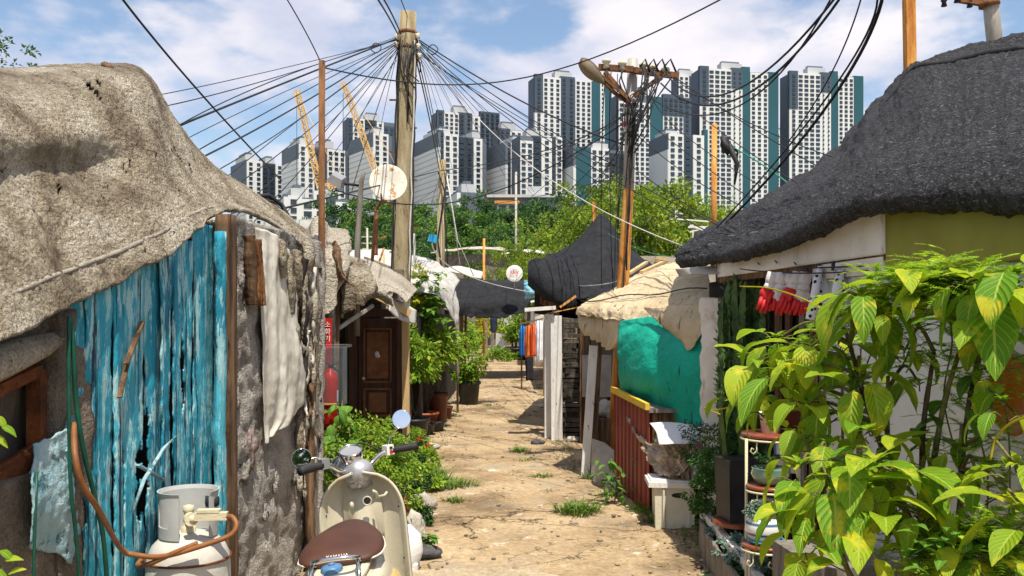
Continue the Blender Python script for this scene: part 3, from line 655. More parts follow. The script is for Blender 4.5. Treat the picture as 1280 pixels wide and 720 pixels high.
tower('narrow tower joined behind the tallest tower, its left neighbour', 846, 848, 876, 94, 600, [(0, .45, 'W', .8, 0), (.45, 1, 'D', .6, 0)], [(.1, .7, 4.5)], None, 14, ybot=330)
tower('tallest white and teal tower behind the short orange post', 870, 874, 972, 85, 540, [(0, .11, 'W', .8, 0, 'U'), (.11, .40, 'B', .9, 0), (.40, .54, 'S', .8, 0, 'u'), (.54, .64, 'T', .4, 2.5), (.64, .87, 'W', .9, -1), (.87, 1, 'T', 1.2, 0)], [(.30, .56, 5)], None, 12, ybot=340)
tower('tall white and teal tower standing alone right of the sky gap', 984, 986, 1078, 91, 560, [(0, .11, 'W', .8, 0, 'U'), (.11, .42, 'B', .9, 0), (.42, .56, 'S', .8, 0, 'u'), (.56, .66, 'T', .4, 2.5), (.66, .87, 'W', .9, -1), (.87, 1, 'T', 1.2, 0)], [(.28, .52, 5)], None, 10, ybot=280)
tower('distant narrow white tower in the sky gap between the two tallest', 968, 969, 986, 166, 820, [(0, .7, 'W', .8, 0), (.7, 1, 'D', .3, 0)], [(.2, .8, 4)], None, 8, ybot=300)
tower('low white apartment block with long window bands above the left shack roofs', 332, 356, 440, 244, 300, [(0, .25, 'W', .5, 0), (.25, .42, 'B', .2, -1), (.42, .6, 'W', .5, 2), (.6, .75, 'D', .2, 0), (.75, 1, 'W', .5, -1.5)], [(.1, .3, 3), (.5, .7, 3)], ('W', 246), 20, 'low blocks before the towers', 290, 'apartment block', 60)
tower('small grey service building with a hut on its roof below the wide tower', 560, 572, 605, 240, 330, [(0, 1, 'G', .3, 0)], [(.2, .7, 3.5)], ('W', 241), 16, 'low blocks before the towers', 280, 'building', 40)
# green sign on the gable is a part of its tower: framed panel on the building
mb = MB(); A = at(817, 196, 425)
low = Thing('grey_hall', 'low grey hall with an orange roofed entrance among trees below the stepped tower', 'building', (at(655, 0, 320).x, 330, zt(320)))
def xb(mb, x0, x1, y0, y1, z0, z1): return mb.hexa([(x0, y0, z0), (x1, y0, z0), (x1, y1, z0), (x0, y1, z0), (x0, y0, z1), (x1, y0, z1), (x1, y1, z1), (x0, y1, z1)])
p0, p1 = at(612, 247, 320), at(705, 290, 320)
low.part('wall', xb(MB(), p0.x, p1.x, 320, 336, zt(320) - 3, p0.z), T_G)
low.part('roof', xb(MB(), p0.x - 1, p1.x + 1, 319, 337, p0.z, p0.z + 1), T_R)
q0, q1 = at(622, 256, 316), at(646, 290, 316)
low.part('entrance_block', xb(MB(), q0.x, q1.x, 314, 319.9, zt(316) - 3, q0.z), T_W)
low.part('orange_roof', xb(MB(), q0.x - 1, q1.x + 1, 313, 318.9, q0.z, q0.z + 1.1), M['rust_orange'])
low.part('roof_hut', xb(MB(), p0.x + 14, p0.x + 19, 322, 328, p0.z + 1.01, p0.z + 4.4), T_R)
for k in range(7):
    p = at(616 + k * 12.5, 262, 319.9); low.share('window', wmb, (p.x, 319.9 if not (q0.x - 1 < p.x < q1.x + 1) else 313.95, p.z), (0, 0, 0))
def lattice(mb, a, b, w, n, r):
    a = Vector(a); b = Vector(b); d = (b - a).normalized(); s = d.cross(Vector((0, 1, 0))).normalized(); u = s.cross(d)
    co = [s * w / 2 + u * w / 2, s * -w / 2 + u * w / 2, s * -w / 2 - u * w / 2, s * w / 2 - u * w / 2]
    for c in co: mb.bar(a + c, b + c, r)
    for i in range(n):
        p, q = a.lerp(b, i / n), a.lerp(b, (i + 1) / n)
        for k in range(4):
            mb.bar(p + co[k], q + co[(k + 1) % 4], r * .7); mb.bar(q + co[k], q + co[(k + 1) % 4], r * .6)
    return mb
M['crane'] = mat('crane_yellow', [(.62, .38, .14), (.70, .46, .2)], 1, .6, bump=0)
for (tx, ty, fx, fy, hx, hy, lab) in ((371, 114, 401, 238, 415, 190, 'tan lattice crane jib leaning in the sky left of the rusty stake'), (429, 104, 474, 226, 452, 178, 'tan lattice crane jib crossing the slate tower right of the rusty stake')):
    D = 400; tip = at(tx, ty, D); ft = at(fx, fy, D); bs = Vector((ft.x + 3, D, zt(D)))
    t = Thing('tower_crane', lab, 'crane', bs, 'construction cranes')
    t.part('jib', lattice(MB(), ft, tip, 2.2, 15, .5), M['crane'])
    t.part('mast', lattice(MB(), bs, (bs.x, D, ft.z + 3), 2.4, 14, .5), M['crane'])
    t.part('counter_jib', lattice(MB(), (ft.x + 2, D, ft.z), (ft.x + 9, D, ft.z + 3), 1.6, 5, .4), M['crane'])
    t.part('counterweight', MB().box((ft.x + 9, D, ft.z + 1), (3, 2.4, 3)), T_G)
    t.part('hoist_line', MB().tube([tip, (tip.x, D, ft.z - 8)], .12, 5), M['cable'])
    t.part('stay_line', MB().tube([tip, (ft.x + 5, D, ft.z + 12), (ft.x + 9, D, ft.z + 3)], .15, 5), M['crane'])
    t.part('cab', MB().box((ft.x, D - 2, ft.z), (2.2, 2, 2.6), taper=.8), T_W)
# ================================================================ trees beyond the village
def tree_proto(name, leafm, r, h, seed, ncl, per, size, clr=.26):
    """crown of radius r (xyz) centred at height h, rooted at the origin"""
    cm = crown(MB(), (0, 0, h), r, ncl, per, size, seed, clr=clr).mesh('crown'); cm.materials.append(leafm)
    tb = MB(); g = random.Random(seed); tb.tube([(0, 0, -1), (.1, 0, h * .4), (0, .1, h * .8)], [.28 * h / 8, .2 * h / 8, .08 * h / 8], 7)
    for k in range(7):
        a = g.uniform(0, 6.28); z = h * g.uniform(.35, .65)
        tb.tube([(0.05, 0, z), (r[0] * .35 * math.cos(a), r[1] * .35 * math.sin(a), z + r[2] * .3), (r[0] * .75 * math.cos(a), r[1] * .75 * math.sin(a), z + r[2] * .6)], [.1 * h / 8, .06 * h / 8, .02], 5)
    tm = tb.mesh('trunk'); tm.materials.append(M['bark'])
    return cm, tm
protos = {}
for nm, lm, sz in (('dark', 'lf_dark', .42), ('mid', 'lf_mid', .42), ('yel', 'lf_yel', .30)):
    protos[nm] = [tree_proto(nm, M[lm], (3.6, 3.6, 3.4), 5.2, sd_, 75 if nm != 'yel' else 130, 62, sz, .20) for sd_ in ((3, 11) if nm != 'yel' else (5, 17))]
def plant_tree(kind, v, x, y, h, sc_, label, group=None, name='hillside_tree'):
    cm, tm = protos[kind][v % 2]; base = Vector((x, y, zt(y)))
    t = Thing(name, label, 'tree', base, group)
    s = h / 8.6
    for nm, me in (('crown', cm), ('trunk', tm)):
        o = t.share(nm, me, base, (0, 0, 0))
    t.o.scale = (s * sc_, s * sc_, s); t.o.rotation_euler = (0, 0, rnd.uniform(0, 6.28))
    return t
LM = [(405, 'left of the rusty stake'), (440, 'just right of the rusty stake'), (480, 'left of the rusty dish'), (520, 'behind the main pole'), (548, 'between main and second pole'), (575, 'just right of the second pole'), (605, 'under the wide tower'), (640, 'under the orange roofed entrance'), (672, 'below the stepped tower'), (705, 'above the peaked black roof'), (760, 'left of the lamp pole'), (2000, 'right of the lamp pole')]
def where(px):
    for a, s in LM:
        if px <= a: return s
cnt = {}
g = random.Random(4)
rows = [('back', 215, 252, 15, 24, 'dark', 424, 720), ('middle', 150, 268, 11, 27, 'dark', 428, 705), ('lower middle', 112, 287, 9, 30, 'mid', 430, 700), ('front', 82, 312, 6.5, 33, 'mid', 415, 700)]
ordn = ['', 'second ', 'third ', 'fourth ']
for rw, D, ty, h, stp, kd, x0, x1 in rows:
    px = x0
    while px < x1:
        q = px + g.uniform(-6, 6); D2 = D * g.uniform(.93, 1.07); y = ty + g.uniform(-7, 9)
        hh = EYE + (HY - y) / F * D2 - zt(D2)
        x = (q - CX) / F * D2; k2 = kd if g.random() < .7 else ('mid' if kd == 'dark' else 'dark')
        wh = where(q); key = (rw, wh); cnt[key] = cnt.get(key, 0) + 1
        col = {'dark': 'dark green', 'mid': 'fresh green'}[k2]
        plant_tree(k2, g.randint(0, 1), x, D2, hh, g.uniform(.95, 1.2) * (1.0 if rw != 'front' else 1.1), f"{ordn[min(3, cnt[key]-1)]}{col} tree in the hill's {rw} row {wh}", 'trees on the hill')
        px += stp
for px, ty, D, k, s, lab in ((708, 268, 60, 'yel', 1.0, 'yellow green tree behind the peaked black roof, leftmost of the large ones'), (752, 244, 66, 'yel', .9, 'tall yellow green tree directly behind the lamp pole'), (800, 238, 60, 'yel', 1.1, 'broad yellow green tree just right of the lamp pole, tallest crown'), (852, 244, 62, 'yel', 1.0, 'yellow green tree reaching up to the short orange post'), (893, 262, 70, 'yel', .8, 'yellow green tree behind the orange post and dark roof tip'), (935, 275, 80, 'mid', 1, 'darker green tree low behind the dark roof slope'), (960, 262, 240, 'mid', 1, 'distant green tree showing in the gap under the narrow tower')):
    hh = EYE + (HY - ty) / F * D - zt(D); plant_tree(k, g.randint(0, 1), (px - CX) / F * D, D, hh, s * (.85 if D < 100 else 1), lab, name='broadleaf_tree')
for px, ty, D, k, s, lab in ((645, 310, 50, 'yel', .62, 'rounded yellow bush tree above the black shade canopy and small dish'), (676, 322, 52, 'yel', .45, 'smaller yellow green bush tree touching the peaked black roof'), (596, 322, 55, 'mid', .7, 'fresh green bush tree above the left end of the shade canopy')):
    hh = EYE + (HY - ty) / F * D - zt(D); plant_tree(k, 1, (px - CX) / F * D, D, hh, s, lab, name='bush_tree')
# tree whose top shows over the left shack roof
t = Thing('garden_tree', 'dark green tree top showing above the felt roof at the far left', 'tree', (-12.0, 20, 0))
t.part('crown', crown(crown(MB(), at(-8, 92, 20), (.75, .9, .75), 26, 40, .11, 9, clr=.3), at(62, 100, 20), (.5, .5, .26), 8, 30, .09, 10, clr=.3), M['lf_dark'])
t.part('trunk', MB().tube([(-12, 20, 0), (-11.8, 20, 3), at(-8, 110, 20)], [.16, .12, .04], 7).tube([(-11.8, 20, 3.4), at(62, 120, 20), at(62, 96, 20)], [.08, .04, .015], 6), M['bark'])
mb = MB(); o_ = [(1.0 * x, y) for x, y in ((-.9, 5.55), (-.35, 5.72), (.1, 5.66), (.34, 5.5), (.2, 5.2), (-.3, 5.0), (-.9, 5.05))]
mb.poly([(x, y, .034) for x, y in o_][::-1], (0, 0, 1), .03); struct('path_slab', mb, mat('pale_cement_patch', [(.36, .28, .18), (.52, .43, .30)], 3, .95, bump=.8, bscale=20, dist=.03, grain=.3, gscale=40, spots=((.2, .14, .08), 5, .6, .06)))
def sm_(ps, k=8):
    ps = [Vector(p) for p in ps]; n = (len(ps) - 1) * k
    return [cr(ps, i / n) for i in range(n + 1)]
# ================================================================ left front shack
def Wp(px, off=0):      # wall line: depth of the wall under image column px
    t = (px - CX) / F
    return (-1.96 + off) / (t - .09)
def W(px, py, off=0):
    return at(px, py, Wp(px, off))
def Wz(px, z, off=0):
    D = Wp(px, off); return Vector(((px - CX) / F * D, D, z))
S1 = Thing('felt_roofed_shack', 'near left shack with sagging felt roof, peeling teal boarding and rough plaster', 'shack', (-2.6, 3.5, 0))
# roof felt
rows = [
    [(-420, 60, 2.3), (-160, 70, 3.3), (0, 92, 4.6), (70, 90, 5.2), (130, 92, 5.4), (180, 100, 5.5), (215, 150, 5.6), (262, 206, 5.9), (310, 238, 6.2), (355, 268, 6.5), (392, 300, 6.7)],
    [(-420, 88, 1.75), (-160, 92, 2.7), (0, 96, 3.6), (70, 90, 4.0), (130, 88, 4.25), (178, 96, 4.5), (214, 152, 4.9), (258, 206, 5.3), (306, 240, 5.7), (350, 270, 6.05), (386, 300, 6.3)],
    [(-420, 172, 1.55), (-160, 175, 2.32), (0, 164, 3.16), (70, 160, 3.54), (130, 156, 3.92), (180, 160, 4.3), (212, 185, 4.7), (252, 222, 5.12), (300, 248, 5.55), (346, 272, 5.95), (384, 301, 6.25)],
    [(-420, 250, 1.72), (-160, 240, 2.55), (0, 222, 3.24), (70, 216, 3.62), (130, 210, 4.0), (182, 205, 4.25), (214, 215, 4.62), (252, 236, 5.02), (298, 254, 5.48), (344, 275, 5.9), (382, 302, 6.2)],
    [(-420, 400, 1.60), (-160, 350, 2.38), (0, 310, 3.02), (65, 290, 3.38), (130, 275, 3.75), (188, 258, 4.12), (224, 245, 4.5), (258, 247, 4.92), (296, 259, 5.38), (341, 278, 5.84), (380, 304, 6.14)],
    [(-420, 590, 1.5), (-160, 500, 2.25), (0, 428, 2.80), (60, 398, 3.14), (128, 364, 3.56), (196, 326, 3.98), (240, 296, 4.38), (266, 272, 4.72), (304, 264, 5.25), (342, 283, 5.78), (380, 310, 6.08)]]
def felt_rips(u, v):
    for (u0, v0, u1, v1, w) in ((.352, .262, .388, .325, .0055), (.378, .262, .392, .30, .004), (.44, .60, .443, .67, .0028), (.455, .58, .459, .64, .0028), (.40, .66, .402, .71, .0028), (.30, .64, .302, .69, .0028), (.60, .40, .63, .47, .004), (.655, .42, .668, .50, .005), (.52, .52, .523, .57, .0028)):
        if v0 < v < v1:
            t = (v - v0) / (v1 - v0)
            if abs(u - (u0 + (u1 - u0) * t) - .003 * noise.noise(Vector((v * 60, u0 * 40, 0)))) < w * math.sin(math.pi * t) ** .5: return True
    return False
rows = [r if i < 2 else [(x, y, d * (.97 if i == 2 else .945)) for x, y, d in r] for i, r in enumerate(rows)]
roof = sheet(P_(rows), 110, 190, .02, ((.018, 1.8), (.012, 7), (.010, 30)), ragged=.025, seed=2, holes=felt_rips)
rp = S1.part('felt_roof', roof, M['felt'])
S1.part('shade_liner', sheet(P_([[(x, y + (9 if i < 2 else 4), d * 1.025) for x, y, d in r] for i, r in enumerate(rows[:5])]), 40, 70, .01, ((.018, 1.8),), seed=2), M['dark_void'])  # near-black sheet added so the rips show interior shade
G = roof.G
mbx = MB(); mbx.tube([Vector(G[100, j]) + Vector((.012, -.012, 0)) for j in range(0, 191, 2)], .011, 6, wob=.6)
S1.part('hem_seam', mbx, M['felt_hem'], parent=rp)
# roof deck behind the felt and closing walls
S1.part('roof_deck', MB().poly([V(-4.6, .4, 2.5), V(-2.3, .6, 1.9), V(-2.15, 3.2, 2.1), V(-2.05, 4.4, 2.2), V(-1.7, 6.1, 2.1), V(-4.6, 6.2, 2.5)][::-1], (0, 0, 1), .03), M['wood_old'])
S1.part('back_wall', MB().hexa([(-4.7, .4, 0), (-4.6, .4, 0), (-4.6, 6.3, 0), (-4.7, 6.3, 0), (-4.7, .4, 2.5), (-4.6, .4, 2.5), (-4.6, 6.3, 2.55), (-4.7, 6.3, 2.55)]), M['plaster_warm'])
S1.part('end_wall', MB().hexa([(-4.6, 6.2, 0), (-1.55, 6.12, 0), (-1.55, 6.2, 0), (-4.6, 6.28, 0), (-4.6, 6.2, 2.5), (-1.55, 6.12, 2.05), (-1.55, 6.2, 2.05), (-4.6, 6.28, 2.5)]), M['plaster_warm'])
# plaster by the window: opening px -60..46, z set by y
def wallgrid(px0, px1, z0, z1, off, mat_, name, amps=((.03, 4), (.012, 16)), nr=50, nc=30, ragged=0, rag=(0, 0, 0, 0), seed=0, thick=.07, label=None, holes=None):
    cols = [px0 + (px1 - px0) * k / 4 for k in range(5)]
    zz = [z1, z1 * .66 + z0 * .34, z1 * .33 + z0 * .67, z0]
    sh = sheet([[Wz(c, z, off) for c in cols] for z in zz], nr, nc, thick, amps, ragged, rag, seed, holes=holes)
    return S1.part(name, sh, mat_, label=label)
wallgrid(-420, -75, 0, 1.5, -.02, M['plaster_warm'], 'wall', seed=3)
wallgrid(-75, 47, 0, 1.12, 0, M['plaster_warm'], 'wall', seed=4)
wallgrid(47, 92, 0, 1.68, -.01, M['plaster_warm'], 'wall', seed=5, nc=14)
wallgrid(-75, 47, 1.53, 1.70, -.02, M['plaster_warm'], 'wall', seed=6, nr=12)
# sagging roll of felt under the eave, over the window
S1.part('felt_roll', MB().tube([W(-120, 500, .05), W(-60, 480, .06), W(0, 452, .07), W(50, 432, .06), W(80, 420, .03)], [.06, .06, .055, .045, .02], 10, wob=.5), M['felt'])
# window
wf = MB(); a, b_, c_, d_ = W(-75, 520, .02), W(46, 462, .02), W(46, 566, .02), W(-75, 640, .02)
wf.bar(b_, c_, .045, .05, wob if False else (1, 0, 0)); wf.bar(a, b_, .04, .05, (1, 0, 0)); wf.bar(d_, c_, .055, .06, (1, 0, 0)); wf.bar(a, d_, .045, .05, (1, 0, 0))
win = S1.part('window', wf, M['rust'])
S1.part('film', sheet([[W(-75, 510, -.03), W(-30, 488, -.05), W(10, 470, -.04), W(46, 455, -.03)], [W(-75, 580, -.04), W(-30, 548, -.07), W(10, 525, -.05), W(46, 510, -.03)], [W(-75, 640, -.03), W(-30, 610, -.05), W(10, 590, -.04), W(46, 566, -.03)]], 30, 40, .003, ((.02, 5), (.012, 14, (1, 1, .3)))), M['plastic_film'], parent=win)
# rusty crust under the window
S1.part('rusty_flashing', sheet([[W(-80, 620, .03), W(-20, 590, .03), W(20, 568, .03), W(50, 548, .03)], [W(-80, 660, .04), W(-20, 628, .04), W(20, 602, .04), W(52, 572, .03)]], 8, 60, .01, ((.012, 12),), ragged=.04, seed=8), M['rust'])
# pale peeling board
S1.part('peeling_board', sheet([[W(40, 556, .08), W(62, 545, .09), W(78, 536, .08), W(90, 536, .09)], [W(38, 612, .12), W(60, 615, .10), W(80, 610, .10), W(90, 612, .09)], [W(34, 686, .10), W(56, 690, .07), W(78, 700, .08), W(90, 706, .06)]], 50, 40, .006, ((.02, 7), (.01, 25)), ragged=.022, rag=(1, 1, 1, 1), seed=5), M['teal_pale'])
S1.part('peeling_strip', MB().bar(W(80, 565, .09), W(93, 520, .08), .012, .04, (1, 0, 0)).bar(W(40, 592, .07), W(62, 578, .07), .012, .022, (1, 0, 0)), M['teal_pale'])
# teal boarding: uneven vertical strips with gaps, rag ends
g = random.Random(12)
edges = [84, 107, 139, 152, 178, 199, 214, 240, 264]
def yeave(px):
    t = [(0, 428), (60, 398), (128, 364), (196, 326), (240, 296), (266, 272), (304, 264), (342, 283), (380, 310)]
    for k in range(len(t) - 1):
        if t[k][0] <= px <= t[k + 1][0]:
            f = (px - t[k][0]) / (t[k + 1][0] - t[k][0]); return t[k][1] * (1 - f) + t[k + 1][1] * f
    return 420
for k in range(len(edges) - 1):
    e0, e1 = edges[k], edges[k + 1]
    lean = g.uniform(-5, 5); gap = g.uniform(.5, 2.0) + (2.4 if k in (3, 5) else 0)
    zb = 0.02
    r_ = []
    off = .03 + g.uniform(-.015, .03)
    for f in (0, .3, .5, .7, 1):
        w0 = e0 + lean * f * (1 if k not in (0, ) else 0) + g.uniform(-1.5, 1.5) + gap * (.5 - abs(f - .5)) * 2 * .6
        w1 = e1 + lean * f * .6 + g.uniform(-1.5, 1.5) - gap * (.5 - abs(f - .5)) * 2
        ztop = EYE + (HY - (yeave((e0 + e1) / 2) - (14 if e1 < 190 else 3))) / F * Wp((e0 + e1) / 2)
        z = ztop * (1 - f) + zb * f
        r_.append([Wz(w0, z, off + g.uniform(-.012, .012)), Wz((w0 + w1) / 2, z, off + .003), Wz(w1, z, off + g.uniform(-.012, .012))])
    hl = None
    if k in (3, 4, 5, 6):
        y0_, y1_, u0_, w_ = {3: (.36, .64, .80, .34), 4: (.28, .60, .05, .22), 5: (.05, .62, .95, .2), 6: (.16, .38, .5, .2)}[k]
        hl = lambda u, v, y0_=y0_, y1_=y1_, u0_=u0_, w_=w_, k=k: y0_ < v < y1_ and abs(u - u0_ + .12 * noise.noise(Vector((v * 14, k, 0)))) < w_ * (.6 + .6 * noise.noise(Vector((v * 23, k * 2, 1)))) * min(1, (v - y0_) * 14, (y1_ - v) * 14)
    S1.part('teal_board', sheet(r_, 150, 18, .009, ((.012, 3, (1, 1, .4)), (.004, 22)), ragged=.022, rag=(1, 1, 0, 1), seed=k * 3 + 1, holes=hl), M['teal_paint'])
# near-black backing paints the shade seen through the gaps
S1.part('shade_backing', MB().poly([Wz(80, 0, -.12), Wz(268, 0, -.12), Wz(268, 2.1, -.12), Wz(80, 1.75, -.12)], (1, -.09, 0), .02), M['dark_void'])
for k, (x0, y0, x1, y1) in enumerate(((158, 430, 178, 392), (172, 556, 205, 590), (149, 472, 160, 440))):
    S1.part('hanging_splinter', MB().bar(W(x0, y0 + 25, .09), W(x1, y1 + 10, .07), .008, .02, (1, 0, 0)), M['wood_old'] if k != 1 else M['teal_pale'])
S1.part('bent_splinter', MB().tube([W(166, 640, .1), W(180, 600, .11), W(205, 560, .1), W(220, 545, .07)], [.006, .009, .008, .003], 5), M['teal_pale'])
# jamb
def post(px, z0, z1, w, d, mt, off=.05, px2=None, name='timber_post', T=S1, amp=.012, seed=0):
    a, b = Wz(px, z0, off), Wz(px2 or px, z1, off)
    n = 18; vs = MB(); pts = []
    sh = sheet([[a.lerp(b, f) + Vector((0.01, -w / 2, 0)), a.lerp(b, f) + Vector((.018, 0, 0)), a.lerp(b, f) + Vector((0.01, w / 2, 0))] for f in (1, .75, .5, .25, 0)], 40, 6, d, ((amp, 9, (1, 1, .3)), (amp * .5, 40)), ragged=.02, rag=(1, 1, 0, 0), seed=seed)
    return T.part(name, sh, mt)
post(272, 0, 2.17, .085, .08, M['wood_old'], .06, 270)
post(264, .25, 2.08, .035, .05, M['teal_pale'] if False else M['teal_paint'], .075, 266, 'door_edge_strip')
wallgrid(279, 392, 0, 2.19, 0, M['plaster'], 'plaster_wall', ((.05, 3), (.028, 9), (.012, 26)), 120, 60, seed=9)
# torn lumps of wadding on the plaster
for px, y, rr in ((310, 560, .055), (305, 590, .04), (291, 420, .03), (296, 500, .025), (293, 640, .03), (344, 600, .03), (300, 350, .022), (330, 640, .028), (366, 590, .03)):
    S1.part('torn_wadding', MB().ball(W(px, y, .075), (rr * .7, rr * .9, rr * 1.8), 20, lump=1.3, seed=px * .1), mat('pink_grey_wadding_%d' % px, [(.16, .10, .085), (.46, .37, .345)], 18, .95, bump=.9, bscale=60) if px == 310 else M['plaster'])
post(317, 1.72, 2.08, .06, .05, M['wood_red'], .09, 311, 'rotten_batten', seed=4)
post(306, 1.72, 2.1, .05, .05, M['wood_old'], .07, 303, 'rotten_batten', seed=6)
for k, (p_, p2, mt, w_) in enumerate(((383, 384, 'wood_grey', .05), (378, 381, 'wood_old', .04), (390, 391, 'plaster', .03))):
    post(p_, 0, 2.05 - .03 * k, w_, .06, M[mt], .06 + .01 * k, p2, 'corner_post', seed=30 + k, amp=.03)
gq = random.Random(19)
for k in range(16):
    px = 376 + k * 1.55; y0 = gq.uniform(300, 520); y1 = y0 + gq.uniform(60, 190); D = Wp(px, .1) - gq.uniform(0, .12); w_ = gq.uniform(2, 5)
    j = [gq.uniform(-3, 3) for _ in range(8)]
    S1.part('rag_strip', sheet([[at(px + j[i] - w_ * (1 - .12 * i), y0 + (y1 - y0) * i / 5, D), at(px + j[i] + .5, y0 + (y1 - y0) * i / 5, D - .05 * (i % 2)), at(px + j[i] + w_ * (1 - .15 * i), y0 + (y1 - y0) * i / 5, D)] for i in range(6)], 30, 6, .008, ((.03, 8), (.015, 25)), ragged=.05, rag=(1, 1, 1, 1), seed=k + 140), (M['felt'], M['wood_old'], M['dark_void'], M['pale_felt'], M['white_sheet'], M['wood_grey'])[k % 6])
# shreds and folds of felt hanging off the corner
for k, (px, y0, y1, w_) in enumerate(((352, 300, 345, 10), (362, 318, 392, 8), (371, 312, 372, 9), (379, 335, 420, 9), (368, 380, 440, 6), (384, 300, 350, 10))):
    D = Wp(px, .12)
    S1.part('felt_shred', sheet([[at(px - w_ / 2, y0, D), at(px, y0, D - .03), at(px + w_ / 2, y0 + 4, D)], [at(px - w_ / 2 + 2, (y0 + y1) / 2, D), at(px, (y0 + y1) / 2, D - .08), at(px + w_ / 2 + 2, (y0 + y1) / 2, D)], [at(px - 2, y1, D), at(px + 1, y1, D - .03), at(px + 4, y1, D)]], 24, 8, .008, ((.02, 9), (.01, 30)), ragged=.03, rag=(1, 1, 0, 1), seed=k + 40), M['felt'])
# curtain
def fold1(u, v): return .012 * math.sin(u * 9 + 2.5 * math.sin(v * 4)) * (.3 + .7 * v) + .006 * math.sin(u * 23 + v * 9)
cur = sheet([[W(320, 284, .09), W(338, 290, .1), W(350, 300, .12), W(360, 312, .10)], [W(325, 350, .10), W(340, 350, .12), W(356, 350, .13), W(367, 352, .12)], [W(328, 450, .10), W(345, 450, .13), W(362, 450, .16), W(376, 440, .14)], [W(331, 520, .10), W(346, 520, .12), W(364, 508, .17), W(379, 500, .15)], [W(329, 556, .09), W(342, 545, .12), W(358, 530, .15), W(372, 512, .13)]], 90, 60, .004, ((.015, 5), (.006, 18)), ragged=.03, rag=(0, 1, 0, 1), seed=21, fold=fold1)
single('hanging_sheet', 'creased off white sheet hanging on the grey plaster wall', 'sheet', cur, M['white_sheet'], Wz(350, 1.2, .1))
# small stone on the roof
single('roof_stone', 'small brown stone lying on top of the felt roof', 'stone', MB().ball(at(135, 84, 4.25), (.03, .03, .022), 12, lump=.5), M['wood_old'])
# hoses
t = single('green_hose', 'dark green hose hanging down the teal boards by the window', 'hose', MB().tube(sm_([W(88, 395, .10), W(92, 440, .11), W(95, 500, .11), W(104, 560, .12), W(118, 620, .12), W(130, 680, .12), W(136, 790, .10), W(135, 900, .1)]), .009, 8).tube(sm_([W(86, 395, .11), W(86, 480, .12), W(88, 600, .12), W(96, 680, .12), W(104, 800, .1)]), .007, 8), M['hose_green'])
single('green_string', 'thin green string hanging in front of the pale peeling board', 'cord', MB().tube([W(46, 590, .12), W(44, 640, .13), W(42, 720, .13), W(40, 860, .1)], .005, 6), M['hose_green'])
# gas cylinder
gx, gy = -1.36, 3.70
GC = Thing('gas_cylinder', 'worn white gas cylinder standing in front of the teal boards', 'gas cylinder', (gx, gy, 0))
prof = [(.0, .03), (.14, .03), (.165, .07), (.17, .12), (.17, .395), (.175, .40), (.175, .41), (.17, .415), (.17, .60), (.165, .655), (.145, .70), (.11, .735), (.06, .75), (0, .752)]
GC.part('body', MB().lathe(prof, (gx, gy, 0), 40), M['gas_white'])
GC.part('seam_ring', MB().tube([(gx + .171 * math.cos(a), gy + .171 * math.sin(a), .665 - .02) for a in [k * math.pi / 20 for k in range(41)]], .005, 6, cap=False), M['rust'])
GC.part('foot_ring', MB().lathe([(.135, 0), (.14, 0), (.14, .07), (.135, .07), (.135, 0)], (gx, gy, 0), 32), M['gas_grey'])
col = MB()
# collar: open ring with a window cut and an open front side
a0, a1 = R(-25), R(272)
nA = 48; zs = [.735, .77, .80, .86, .90, .925]
def keep(t, z): 
    ang = math.degrees(a0 + (a1 - a0) * t)
    if .785 < z < .885 and (208 < ang < 246 or 40 < ang < 75): return False
    return True
nz_ = 12; zl = [.738 + .19 * i / nz_ for i in range(nz_ + 1)]
ring = {}
vs = []; fs = []
for layer, rad in ((0, .118), (1, .112)):
    for i, z in enumerate(zl):
        for k in range(nA + 1):
            t_ = a0 + (a1 - a0) * k / nA
            rr_ = rad + (.006 if i == nz_ else 0)
            vs.append((gx + rr_ * math.cos(t_), gy + rr_ * math.sin(t_), z))
K_ = (nz_ + 1) * (nA + 1)
ok = [[keep((k + .5) / nA, (zl[i] + zl[i + 1]) / 2) for k in range(nA)] for i in range(nz_)]
for i in range(nz_):
    for k in range(nA):
        if not ok[i][k]: continue
        a, b, c, d = i * (nA + 1) + k, i * (nA + 1) + k + 1, (i + 1) * (nA + 1) + k + 1, (i + 1) * (nA + 1) + k
        fs += [(a, b, c, d), (K_ + a, K_ + d, K_ + c, K_ + b)]
        if i == nz_ - 1 or not ok[i + 1][k]: fs.append((d, c, K_ + c, K_ + d))
        if i == 0 or not ok[i - 1][k]: fs.append((a, K_ + a, K_ + b, b))
        if k == 0 or not ok[i][k - 1]: fs.append((a, d, K_ + d, K_ + a))
        if k == nA - 1 or not ok[i][k + 1]: fs.append((b, K_ + b, K_ + c, c))
col.add(vs, fs)
GC.part('collar', col, M['gas_grey'])
v = MB().lathe([(.03, .75), (.03, .775), (.018, .78), (.018, .83), (.022, .835), (.022, .86), (0, .865)], (gx, gy, 0), 14)
vv = GC.part('valve', v, M['brass'])
GC.part('regulator', MB().tube([(gx, gy - .01, .81), (gx + .05, gy - .09, .825), (gx + .06, gy - .11, .826)], [.014, .016, .02], 10).disc((gx + .045, gy - .10, .825), (.5, -.8, .05), .027, 14, .03).box((gx + .13, gy - .10, .838), (.13, .035, .03), (0, 0, .1)).box((gx + .12, gy - .10, .86), (.09, .04, .012), (0, 0, .1)), M['brass'], parent=vv)
GC.part('valve_knob', MB().lathe([(0, .885), (.028, .885), (.03, .865), (.028, .85), (0, .85)], (gx + .10, gy + .0, 0.01), 14), M['rubber'], parent=vv)
h0 = Vector((gx + .19, gy - .10, .835))
